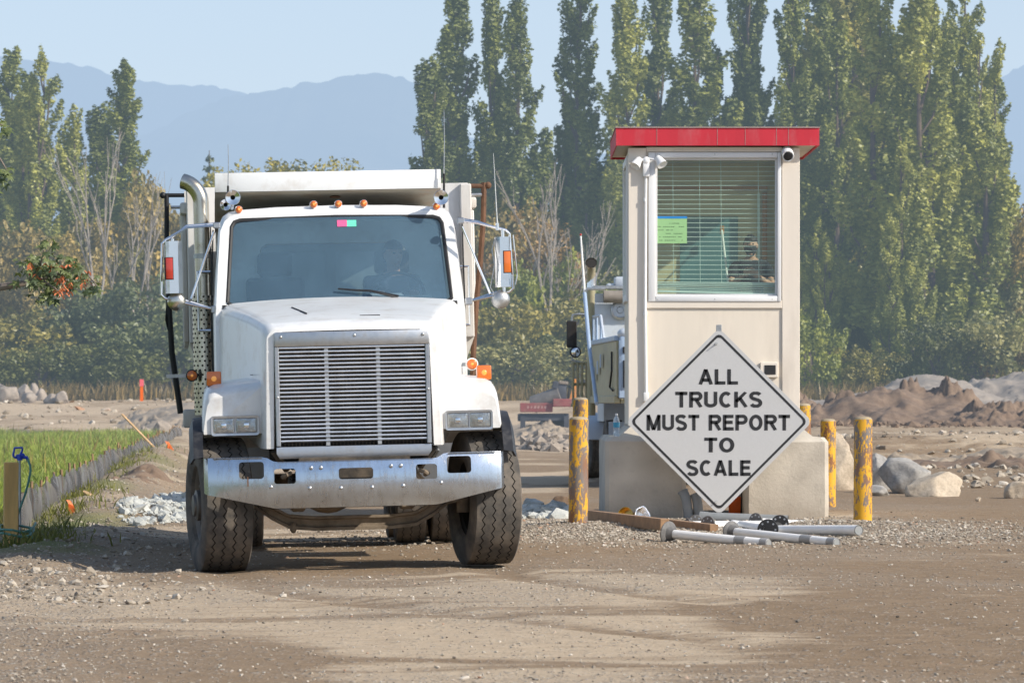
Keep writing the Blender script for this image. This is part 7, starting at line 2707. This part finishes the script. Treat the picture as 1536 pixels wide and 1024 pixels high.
def truck2():
    b = MB()
    y0, y1 = -2.3, 2.5
    for s in (-1, 1):
        b.box((s * 1.19, (y0 + y1) / 2, 1.82), (0.06, y1 - y0, 0.90), None, M['tan_truck'], 0.01, 1)
        b.box((s * 1.205, (y0 + y1) / 2, 2.30), (0.10, y1 - y0, 0.08), None, M['blue_white'], 0.012, 1)
        b.box((s * 1.205, (y0 + y1) / 2, 1.36), (0.10, y1 - y0, 0.12), None, M['tan_truck'], 0.012, 1)
        for k in range(6 if s > 0 else 0):
            b.box((s * 1.235, y0 + 0.2 + k * 0.86, 1.83), (0.035, 0.10, 0.84), None, M['tan_truck'], 0.008, 1)
    b.box((0, (y0 + y1) / 2, 1.33), (2.3, y1 - y0, 0.06), None, M['tan_truck'])
    b.box((0, y1, 2.25), (2.34, 0.06, 1.75), None, M['white_dull'], 0.01, 1)
    for k in range(6):
        b.box((-1.05 + k * 0.11, y1 - 0.05, 1.75), (0.035, 0.04, 0.9), None, M['tan_truck'], 0.006, 1)
    bo = b.build('tipper_body', t2)
    g = MB()
    g.box((0, y0 - 0.04, 1.83), (2.36, 0.06, 0.92), None, M['blue_white'], 0.012, 1)
    for x in (-1.13, -0.4, 0.4, 1.13):
        g.box((x, y0 - 0.09, 1.83), (0.12, 0.05, 0.90), None, M['blue_white'], 0.012, 1)
    for s in (-1, 1):
        g.box((s * 1.10, y0 - 0.02, 1.92), (0.15, 0.22, 0.86), None, M['blue_white'], 0.04, 2)
        g.sphere((s * 1.08, y0 - 0.02, 2.37), (0.13, 0.13, 0.09), M['white_dull'], 14, 8)
        g.tube([(s * 1.245, y0 + 0.55, 2.1), (s * 1.25, y0 + 0.5, 1.8), (s * 1.255, y0 + 0.8, 1.55), (s * 1.245, y0 + 0.35, 1.5)], 0.016, 8, M['gasket'])
        g.box((s * 1.10, y0 - 0.14, 1.75), (0.06, 0.03, 0.42), None, M['gasket'], 0.01, 1)
        g.box((s * 1.10, y0 - 0.14, 2.12), (0.07, 0.03, 0.10), None, M['gasket'], 0.01, 1)
    g.build('tailgate', t2)
    g = MB()
    for k in range(4):
        g.box((-1.27 - k * 0.075, 3.0, 1.62), (0.04, 0.05, 0.74), None, M['tan_truck'], 0.008, 1)
    for z in (1.27, 1.62, 1.97):
        g.box((-1.38, 3.03, z), (0.30, 0.03, 0.05), None, M['tan_truck'], 0.006, 1)
    g.build('side_rack', t2)
    g = MB()
    for yy in (0.9, 1.7, 2.42):
        g.tube([(-1.2, yy, 2.32), (-1.2, yy, 2.72)], 0.02, 6, M['blue_white'])
    g.tube([(-1.2, 0.3, 2.34), (-1.2, 0.9, 2.72), (-1.2, 2.45, 2.74)], 0.022, 6, M['white_dull'])
    g.build('side_rail', t2)
    for k in range(3):
        p = MB()
        p.box((-1.262, 0.2 + k * 0.62, 1.98 - 0.10 * k), (0.012, 0.22, 0.22), None, M['blue_white'], 0.01, 1)
        p.build('side_plate', bo)
    for s in (-1, 1):
        l_ = MB()
        l_.lathe([(0.055, 0.03), (0.055, 0.0), (0.045, -0.01), (0.0006, -0.013)], 14, Matrix.Translation((s * 1.02, y0 - 0.14, 1.20)) @ Matrix.Rotation(R(-90), 4, 'X'), M['red_lens'])
        l_.build('tail_light', t2)
        m = MB()
        m.box((s * 0.93, -0.75, 0.62), (0.56, 0.02, 0.78), None, M['blue_white'])
        m.build('mud_flap', t2)
    h = MB()
    p = S(930, 465, y1 - 0.05)
    h.lathe([(0.16, 0.0), (0.16, -0.05), (0.13, -0.06), (0.12, -0.03), (0.06, -0.03), (0.05, -0.05), (0.0006, -0.05)], 22, Matrix.Translation(p) @ Matrix.Rotation(R(-90), 4, 'X'), M['alu'])
    h.build('work_lamp', t2)
    # cab and hood in front of the body
    c = MB()
    sec = lambda y, k, z1: [(-1.0 * k, y, 1.0), (1.0 * k, y, 1.0), (1.0 * k, y, 2.0), (0.93 * k, y, z1 - 0.12), (0.82 * k, y, z1), (-0.82 * k, y, z1), (-0.93 * k, y, z1 - 0.12), (-1.0 * k, y, 2.0)]
    c.loft([sec(2.85, 0.99, 2.90), sec(2.95, 1.0, 2.95), sec(4.0, 1.0, 2.95), sec(4.3, 0.98, 2.6), sec(4.45, 0.97, 2.12), sec(6.1, 0.78, 1.92), sec(6.2, 0.72, 1.75)], M['white_dull'])
    c.build('cab', t2)
    w = MB()
    w.box((0, 2.84, 2.45), (1.3, 0.012, 0.5), None, M['gasket'])
    for s in (-1, 1):
        w.prism([(3.1, 2.1), (3.95, 2.1), (3.85, 2.7), (3.1, 2.7)], s * 0.985, s * 1.006, 'x', M['gasket'])
    w.build('cab_window', t2)
    r = MB()
    a, b2 = S(890, 431, y1 - 0.1), S(965, 431, y1 - 0.1)
    r.box(((a.x + 1.17) / 2, y1 - 0.12, a.z), (1.17 - a.x, 0.16, 0.055), None, M['galv'], 0.008, 1)
    r.build('tarp_rail', t2)
    a = S(905, 445, y1 - 0.2)
    r = MB()
    r.tube([(a.x, y1 - 0.24, a.z), (1.05, y1 - 0.24, a.z)], 0.105, 14, M['brown_tarp'])
    r.build('tarp_roll', t2)
    r = MB()
    a = S(932, 421, y1 + 0.4)
    r.box((a.x + 0.1, y1 + 0.6, a.z - 0.01), (0.40, 0.3, 0.16), None, M['white_dull'], 0.03, 2)
    r.box((a.x - 0.16, y1 + 0.6, a.z - 0.07), (0.14, 0.2, 0.06), None, M['white_dull'], 0.02, 2)
    r.build('beacon_box', t2)
    # stack with its open elbow
    e = MB()
    l = 2.72
    p0, p1 = S(887, 515, l), S(887, 425, l)
    pts = [Vector((p0.x, l, 1.1)), p0, p1]
    for k in range(1, 7):
        a = R(75 * k / 6)
        pts.append(p1 + Vector((-0.02 * (1 - math.cos(a)), -0.24 * (1 - math.cos(a)), 0.30 * math.sin(a))))
    e.tube(pts, 0.070, 16, M['tan_truck'], False)
    dd = (pts[-1] - pts[-2]).normalized()
    e.tube([pts[-1], pts[-1] + dd * 0.10], [0.072, 0.098], 18, M['stack'], False)
    e.tube([pts[-1] + dd * 0.088, pts[-1] + dd * 0.09], 0.086, 16, M['dark'])
    e.tube([p1 + Vector((0, 0, -0.1)), p1 + Vector((0.02, 0, 0.18))], 0.078, 16, M['chrome'], False)
    e.build('exhaust_stack', t2)
    # tarp arm pole
    a = MB()
    l = 1.6
    a.tube([S(895, 605, -1.9), S(884, 520, 0.2), S(877, 440, l)], 0.032, 10, M['blue_white'])
    a.tube([S(877, 440, l), S(871, 354, l)], [0.022, 0.014], 8, M['pvc'])
    a.tube([S(877, 437, l), S(881, 433, l), S(908, 433, l)], 0.026, 8, M['galv'])
    q = S(871, 352, l)
    a.sphere(q, 0.02, M['red_lens'], 8, 6)
    a.build('tarp_arm', t2)
    # mirror
    m = MB()
    l = 4.2
    p = S(857.5, 501, l)
    m.box(p, (0.175, 0.07, 0.46), None, M['gasket'], 0.02, 2)
    mo = m.build('mirror', t2)
    m = MB()
    m.box(p + Vector((0, -0.038, 0)), (0.15, 0.004, 0.42), None, M['dark_reflection'])
    m.build('mirror_glass', mo)
    m = MB()
    q = S(863, 528, l)
    m.sphere(q, (0.10, 0.05, 0.10), M['gasket'], 16, 10)
    m.sphere(q + Vector((0, -0.012, 0)), (0.085, 0.045, 0.085), M['mirror'], 16, 10)
    m.build('convex_mirror', mo)
    m = MB()
    m.tube([p + Vector((0, 0, 0.22)), S(859, 472, l), S(868, 471, l), S(884, 472, l)], 0.018, 8, M['galv'])
    m.tube([p + Vector((0, 0, -0.22)), S(858, 540, l), S(884, 548, l)], 0.018, 8, M['galv'])
    m.build('mirror_bracket', mo)
    f = MB()
    for s in (-1, 1):
        f.box((s * 0.42, 1.9, 0.95), (0.09, 8.2, 0.25), None, M['chassis'])
    f.box((0, -2.1, 0.85), (1.9, 0.1, 0.14), None, M['chassis'])
    f.tube([(-0.9, 0, 0.52), (0.9, 0, 0.52)], 0.11, 12, M['chassis'])
    f.sphere((0, 0, 0.55), 0.26, M['chassis'], 14, 8)
    f.build('chassis', t2)
    for s in (-1, 1):
        wheel(t2, (s * 0.745, 0, 0.52), s, ME_TYRE_R, ME_RIM_R[-s], 0, 0.3)
        wheel(t2, (s * 1.07, 0, 0.52), s, ME_TYRE_R, ME_RIM_C[s], 0, 0.7)
        wheel(t2, (s * 1.02, 5.4, 0.52), s, ME_TYRE_R, ME_RIM_C[s], R(14), 0.2)
        fd = MB()
        secs = []
        for k in range(15):
            a = R(15 + 150 * k / 14)
            for_ = (5.4 - 0.62 * math.cos(a), 0.52 + 0.62 * math.sin(a))
            inn = (5.4 - 0.58 * math.cos(a), 0.52 + 0.58 * math.sin(a))
            secs.append([(s * 0.80, *for_), (s * 1.20, *for_), (s * 1.20, *inn), (s * 0.80, *inn)])
        fd.loft(secs, M['white_dull'])
        fd.build('fender', t2)


truck2()

# ------------------------------------------------------------------ red machine far behind
md = 148.0
mroot = at(815, 620, md)
mz = max(gh(mroot.x, md), mroot.z - 0.35)
mach = thing('screening_machine', 'red and orange machine with a grey drum standing on rubble far behind the truck', 'machine', (mroot.x, md, mroot.z - 0.3))


def machine():
    def ml(px, py):
        p = at(px, py, md)
        return Vector((p.x - mroot.x, 0, p.z - (mroot.z - 0.3)))
    c = MB()
    a, b = ml(780, 618), ml(829, 604)
    c.box(((a.x + b.x) / 2, -0.3, (a.z + b.z) / 2), (b.x - a.x, 0.08, b.z - a.z), None, M['red_paint'], 0.02, 1)
    a2, b2 = ml(829, 610), ml(868, 598)
    c.box(((a2.x + b2.x) / 2, 0.0, (a2.z + b2.z) / 2), (b2.x - a2.x, 1.0, b2.z - a2.z), None, M['red_paint'], 0.03, 1)
    c.box((0.0, 0.4, 0.15), (2.0, 1.2, 0.3), None, M['machine_dark'], 0.03, 1)
    for x in (-0.8, 0.9):
        c.box((x, 0.0, -0.25), (0.2, 0.9, 0.9), None, M['machine_dark'])
    co = c.build('chassis', mach)
    m = MB()
    for k, w in enumerate((0.10, 0.07, 0.12, 0.10, 0.08, 0.12)):
        m.box((ml(792 + k * 5.2, 611).x, -0.345, ml(0, 610.5).z), (w * 0.7, 0.006, 0.10), (0, R(8), 0), M['pale_mark'])
    m.build('marking', co)
    d = MB()
    p = ml(802, 604)
    d.lathe([(0.0006, -0.1), (0.30, -0.1), (0.34, -0.06), (0.34, 1.1), (0.0006, 1.1)], 24, Matrix.Translation((p.x, 0.2, p.z - 0.05)) @ Matrix.Rotation(R(70), 4, 'Y') @ Matrix.Rotation(0.2, 4, 'X'), M['drum'])
    d.build('drum', mach)
    e = MB()
    a, b = ml(829, 600), ml(852, 575)
    e.box(((a.x + b.x) / 2, 0.1, (a.z + b.z) / 2), ((b.x - a.x) * 0.8, 0.5, (b.z - a.z)), None, M['machine_dark'], 0.04, 2)
    e.box((a.x + 0.1, -0.18, b.z - 0.06), (0.22, 0.1, 0.3), (0, R(14), 0), M['machine_dark'], 0.03, 1)
    e.box(((a.x + b.x) / 2 + 0.12, 0.0, b.z + 0.03), (0.36, 0.4, 0.12), (0, R(6), 0), M['rock_far'], 0.02, 1)
    e.tube([(b.x, 0, a.z), (b.x + 0.05, 0, b.z - 0.1), (b.x + 0.15, 0, b.z - 0.2)], 0.04, 8, M['machine_dark'])
    e.build('engine', mach)
    o = MB()
    q0, q1 = ml(858, 600), ml(863, 568)
    o.prism([(q0.x - 0.10, q0.z), (q0.x + 0.18, q0.z), (q1.x + 0.10, q1.z), (q1.x - 0.05, q1.z)], -0.2, 0.1, 'y', M['orange_paint'])
    o.build('boom', mach)


machine()

# ------------------------------------------------------------------ silt fence
def silt_mat():
    t = NT('silt_fence_fabric')
    co = t.coord('Object')
    n = t.noise(co, 3.0, 5, 0.6)
    pl = t.n('ShaderNodeTexNoise', {'Vector': t.coord('Object', (1, 1, 0.04)), 'Scale': 4.5, 'Detail': 4.0}).outputs[0]
    c = t.mix(t.ramp(pl, [(0.35, 0.0), (0.65, 1.0)]), (0.085, 0.085, 0.09), (0.30, 0.30, 0.31))  # upright stripes paint light and shade of the pleats into the colour
    c = t.mix(t.ramp(t.noise(co, 1.1, 4, 0.6), [(0.45, 0.0), (0.75, 0.7)]), c, (0.36, 0.31, 0.25))
    d = t.n('ShaderNodeBsdfDiffuse', {'Color': c})
    l = t.n('ShaderNodeBsdfTranslucent', {'Color': c})
    s = t.n('ShaderNodeMixShader', {0: 0.35, 1: d.outputs[0], 2: l.outputs[0]})
    tr = t.n('ShaderNodeBsdfTransparent', {'Color': (1, 1, 1, 1)})
    f = t.math('MULTIPLY', t.ramp(n, [(0.3, 0.7), (0.7, 1.2)]), 0.40)
    return t.done(t.n('ShaderNodeMixShader', {0: f, 1: s.outputs[0], 2: tr.outputs[0]}).outputs[0])


M['silt'] = silt_mat()


def silt_fence(label, path, hgt, step, seed):
    rs = np.random.RandomState(seed)
    p0 = path[0]
    t = thing('silt_fence', label, 'fence', (p0[0], p0[1], 0))
    P = [Vector((x, y, 0)) for x, y in path]
    ln = sum((b - a).length for a, b in zip(P[:-1], P[1:]))
    n = int(ln / 0.12)
    pts = []
    acc = [0]
    for a, b in zip(P[:-1], P[1:]): acc.append(acc[-1] + (b - a).length)
    for k in range(n + 1):
        d = ln * k / n
        for j in range(len(P) - 1):
            if d <= acc[j + 1] + 1e-6:
                pts.append(P[j].lerp(P[j + 1], (d - acc[j]) / (acc[j + 1] - acc[j]))); break
    f = MB()
    rows = []
    for k, p in enumerate(pts):
        d = ln * k / n
        ph = (d % step) / step
        sag = 0.05 * math.sin(math.pi * ph)
        wob = 0.07 * math.sin(math.pi * ph) * (1 if int(d / step) % 2 else 0.4)
        h = hgt * (0.82 + 0.36 * float(fbm(np.array(d * 0.4), np.array(seed * 1.0), seed, 3))) - sag
        z = gh(p.x, p.y)
        q = 1.8 * (float(fbm(np.array(d * 4.0), np.array(2.0), seed + 2, 3)) - 0.5)
        rows.append([(p.x - p0[0] + wob * 0.5 + q * 0.08, p.y - p0[1], z - 0.06), (p.x - p0[0] + wob + q * 0.14, p.y - p0[1], z + h * 0.35), (p.x - p0[0] + wob * 0.9 + q * 0.10, p.y - p0[1], z + h * 0.7), (p.x - p0[0] + wob * 0.3 + q * 0.05, p.y - p0[1], z + h)])
    f.loft(rows, M['silt'], closed=False)
    f.build('fabric', t, None, False, None)
    d = 0.0
    while d < ln:
        k = min(n, int(d / ln * n))
        p = pts[k]
        s = MB()
        z = gh(p.x, p.y)
        lean = Vector((rs.randn() * 0.04, rs.randn() * 0.04, 1)).normalized()
        c = Vector((p.x - p0[0] - 0.045, p.y - p0[1], z - 0.1))
        top = hgt * rs.uniform(0.9, 1.15) + 0.11
        s.tube([c, c + lean * top], 0.018, 4, M['old_stake'])
        s.build('stake', t)
        d += step * rs.uniform(0.75, 1.2)
    return t


silt_fence('grey translucent silt fence on wooden stakes along the berm', [(float(fence_x(y)), y) for y in (39.5, 50, 60, 75, 95, 120, 150)], 0.38, 1.9, 3)
silt_fence('low dark silt fence along the far end of the grass field', [(-23.5, 146), (-20, 147.5), (-16.5, 148), (-13.4, 150)], 0.32, 2.2, 5)

# ------------------------------------------------------------------ post, standpipe, stakes
D = 35.2
x = gx(15.5, D)
z0 = gh(x, D)
h = CAM_H + (HY - 693) / F * D - z0
p = MB()
p.box((0, 0, h / 2 - 0.15), (0.130, 0.13, h + 0.3), None, M['post_wood'], 0.006, 1)
po = p.build('wooden_post')
po.location = (x, D, z0); po.rotation_euler = (0, R(0.6), R(12))
tag(po, 'thick orange brown timber post at the left edge', 'post')
p = MB()
h2 = CAM_H + (HY - 700) / F * 35.5 - z0
p.box((0, 0, h2 / 2 - 0.1), (0.045, 0.08, h2 + 0.2), None, M['timber'], 0.004, 1)
po = p.build('wooden_stake')
po.location = (gx(24.5, 35.4), 35.4, z0); po.rotation_euler = (0, R(-0.8), 0)
tag(po, 'thin darker board standing just behind the thick timber post', 'board')

D = 35.8
sp_ = thing('yard_hydrant', 'steel standpipe with a blue handle beside the timber post', 'standpipe', (gx(30, D), D, gh(gx(30, D), D)))
def hl(px, py): return Vector((gx(px, D) - gx(30, D), 0, CAM_H + (HY - py) / F * D - gh(gx(30, D), D)))
p = MB()
p.tube([(hl(30.5, 0).x, 0, -0.2), hl(30, 760), hl(29.3, 688)], 0.0125, 10, M['galv'])
p.box(hl(27, 714), (0.05, 0.03, 0.015), None, M['galv'])
p.build('pipe', sp_)
p = MB()
p.tube([hl(29.5, 690), hl(29.5, 681)], 0.026, 12, M['blue'])
p.tube([hl(24, 684), hl(40, 686), hl(42, 690)], [0.018, 0.018, 0.015], 10, M['blue'])
p.sphere(hl(34, 683), 0.024, M['blue'], 10, 8)
p.build('head', sp_)
p = MB()
p.tube([hl(20.5, 685), hl(20, 681), hl(22, 671.5), hl(33, 671), hl(33.5, 675), hl(30, 683)], 0.011, 8, M['blue'], True)
p.tube([hl(20.5, 685), hl(30, 688)], 0.010, 8, M['blue'])
p.build('handle', sp_)
hs = MB()
w0 = sp_.location
pts = [hl(42, 689), hl(46, 697), hl(47.5, 706), hl(45, 722), hl(40, 742), hl(34, 760), hl(28, 778), hl(22, 792), hl(14, 806), hl(6, 818), hl(-6, 824)]
for k, q in enumerate(pts): q.y = -0.02 - 0.03 * k
pts = [w0 + q for q in pts]
for q in pts: q.z = max(q.z, gh(q.x, q.y) + 0.012)
hs.tube(pts, 0.0115, 8, M['green_hose'])
lp = []
for k in range(26):
    a = 2 * math.pi * k / 12
    q = Vector((gx(22, 35.0) + 0.16 * math.cos(a), 35.0 + 0.35 * math.sin(a) + 0.01 * k, 0))
    q.z = gh(q.x, q.y) + 0.03 + 0.10 * abs(math.sin(a * 0.5 + 0.4)) + 0.004 * k
    lp.append(q)
hs.tube(lp, 0.0115, 8, M['green_hose'])
tag(hs.build('garden_hose'), 'green hose hanging from the blue standpipe head and coiled below', 'hose')

def stick(name, label, cat, p0, p1, w, mat, group=None):
    s = MB()
    p0, p1 = Vector(p0), Vector(p1)
    c = (p0 + p1) / 2
    s.box((0, 0, 0), (w, w * 0.45, (p1 - p0).length), None, mat, 0.003, 1)
    o = s.build(name)
    o.location = c
    o.rotation_euler = (p1 - p0).to_track_quat('Z', 'Y').to_euler()
    return tag(o, label, cat, group)


stick('wooden_stake', 'short orange brown stake lying over the berm by the crushed rock', 'stake', at(124, 737, 47.5), at(166, 759, 47.0), 0.075, M['stake_wood'], 'loose stakes on the berm')
stick('wooden_stake', 'long thin stick leaning over the silt fence near the truck', 'stake', at(183, 621, 80), at(243, 683, 79), 0.055, M['stake_wood'], 'loose stakes on the berm')
D = 199
sv = MB()
q = at(212.5, 600, D)
zb_ = gh(q.x, D)
sv.box((0, 0, 0.4), (0.16, 0.06, 0.9), None, M['orange_fab'])
sv.box((0, -0.01, 1.02), (0.20, 0.08, 0.36), None, M['pink_fab'])
o = sv.build('survey_stake')
o.location = (q.x, D, zb_)
tag(o, 'survey stake with a pink top standing on the far left bank', 'stake')
for k, (px, py, D, lb) in enumerate([(109, 778, 42.2, 'orange tape fluttering on the berm in front of the silt fence'), (257, 683, 78.0, 'orange tape tied near the silt fence beside the truck')]):
    q = at(px, py, D)
    q.z = max(q.z, gh(q.x, D))
    f = MB()
    sc_ = D / 42.0
    f.loft([[(-0.02 * sc_, 0, 0.0), (0.03 * sc_, 0, 0.0)], [(-0.05 * sc_, 0.02, 0.06 * sc_), (0.03 * sc_, -0.01, 0.05 * sc_)], [(-0.045 * sc_, -0.02, 0.12 * sc_), (0.01 * sc_, 0.02, 0.09 * sc_)], [(-0.07 * sc_, 0, 0.16 * sc_), (-0.03 * sc_, 0.01, 0.15 * sc_)]], M['orange_fab'], closed=False)
    f.tube([(0, 0, -0.1), (0.02, 0, 0.03)], 0.01 * sc_, 5, M['stake_wood'])
    o = f.build('marker_tape', None, None, False)
    o.location = q
    tag(o, lb, 'tape', 'orange marker tapes')

pp = MB()
a, b = at(1480, 711, 70.5), at(1560, 716, 70.0)
pp.tube([a, (a + b) / 2 + Vector((0, 0, -0.02)), b], 0.035, 10, M['galv'])
tag(pp.build('steel_pipe'), 'thin steel pipe lying on the dirt at the right edge', 'pipe')
lg = MB()
q = at(500, 0, 150)
a, b = at(160, 662, 139), at(185, 659, 139)
lg.tube([a, b], 0.14, 10, M['bark'])
tag(lg.build('log'), 'short dark log lying beyond the grass field left of the truck', 'log')

# ------------------------------------------------------------------ light, sky, camera
SUN = Vector((1.24, -0.62, 0.95)).normalized()
sl_ = bpy.data.lights.new('sun', 'SUN')
sl_.energy = 5.0
sl_.angle = R(0.6)
sl_.color = (1.0, 0.93, 0.82)
so = bpy.data.objects.new('sun', sl_)
COL.objects.link(so)
so.rotation_euler = (-SUN).to_track_quat('-Z', 'Y').to_euler()
so.location = SUN * 60

wd = bpy.data.worlds.new('World')
scene.world = wd
wd.use_nodes = True
nt_ = wd.node_tree
nt_.nodes.clear()
sk = nt_.nodes.new('ShaderNodeTexSky')
sk.sky_type = 'NISHITA'
sk.sun_disc = False
sk.sun_elevation = math.asin(SUN.z)
sk.sun_rotation = math.atan2(SUN.x, SUN.y)
sk.air_density = 1.0
sk.dust_density = 1.2
sk.ozone_density = 2.5
bg = nt_.nodes.new('ShaderNodeBackground')
bg.inputs[1].default_value = 0.15
wo = nt_.nodes.new('ShaderNodeOutputWorld')
# pale haze towards the horizon
tcw = nt_.nodes.new('ShaderNodeTexCoord')
sxw = nt_.nodes.new('ShaderNodeSeparateXYZ')
nt_.links.new(tcw.outputs['Generated'], sxw.inputs[0])
mw = nt_.nodes.new('ShaderNodeMath'); mw.operation = 'MULTIPLY'; mw.inputs[1].default_value = -3.0
nt_.links.new(sxw.outputs[2], mw.inputs[0])
pw = nt_.nodes.new('ShaderNodeMath'); pw.operation = 'POWER'; pw.inputs[0].default_value = 2.71828; pw.use_clamp = True
nt_.links.new(mw.outputs[0], pw.inputs[1])
fw = nt_.nodes.new('ShaderNodeMath'); fw.operation = 'MULTIPLY'; fw.inputs[1].default_value = 0.92
nt_.links.new(pw.outputs[0], fw.inputs[0])
mxw = nt_.nodes.new('ShaderNodeMix'); mxw.data_type = 'RGBA'
nt_.links.new(fw.outputs[0], mxw.inputs[0])
nt_.links.new(sk.outputs[0], mxw.inputs[6])
mxw.inputs[7].default_value = (4.3, 5.15, 6.3, 1)
nt_.links.new(mxw.outputs[2], bg.inputs[0])
nt_.links.new(bg.outputs[0], wo.inputs[0])

cam = bpy.data.cameras.new('camera')
cam.sensor_fit = 'HORIZONTAL'
cam.sensor_width = 36.0
cam.lens = F / 1536 * 36.0
cam.shift_x = 0.0
cam.shift_y = (HY - 512) / 1536
cam.clip_start = 0.5
cam.clip_end = 20000
cam.dof.use_dof = True
cam.dof.focus_distance = 33.0
cam.dof.aperture_fstop = 9.0
co_ = bpy.data.objects.new('camera', cam)
COL.objects.link(co_)
co_.location = (0, 0, CAM_H)
co_.rotation_euler = (R(90), 0, 0)
scene.camera = co_

scene.view_settings.view_transform = 'Standard'
scene.view_settings.look = 'None'
scene.view_settings.exposure = 0.0
scene.cycles.use_denoising = True
scene.cycles.max_bounces = 5
scene.cycles.diffuse_bounces = 2
scene.cycles.adaptive_threshold = 0.02
scene.cycles.transparent_max_bounces = 12
scene.cycles.sample_clamp_indirect = 5.0
scene.cycles.sample_clamp_direct = 12.0
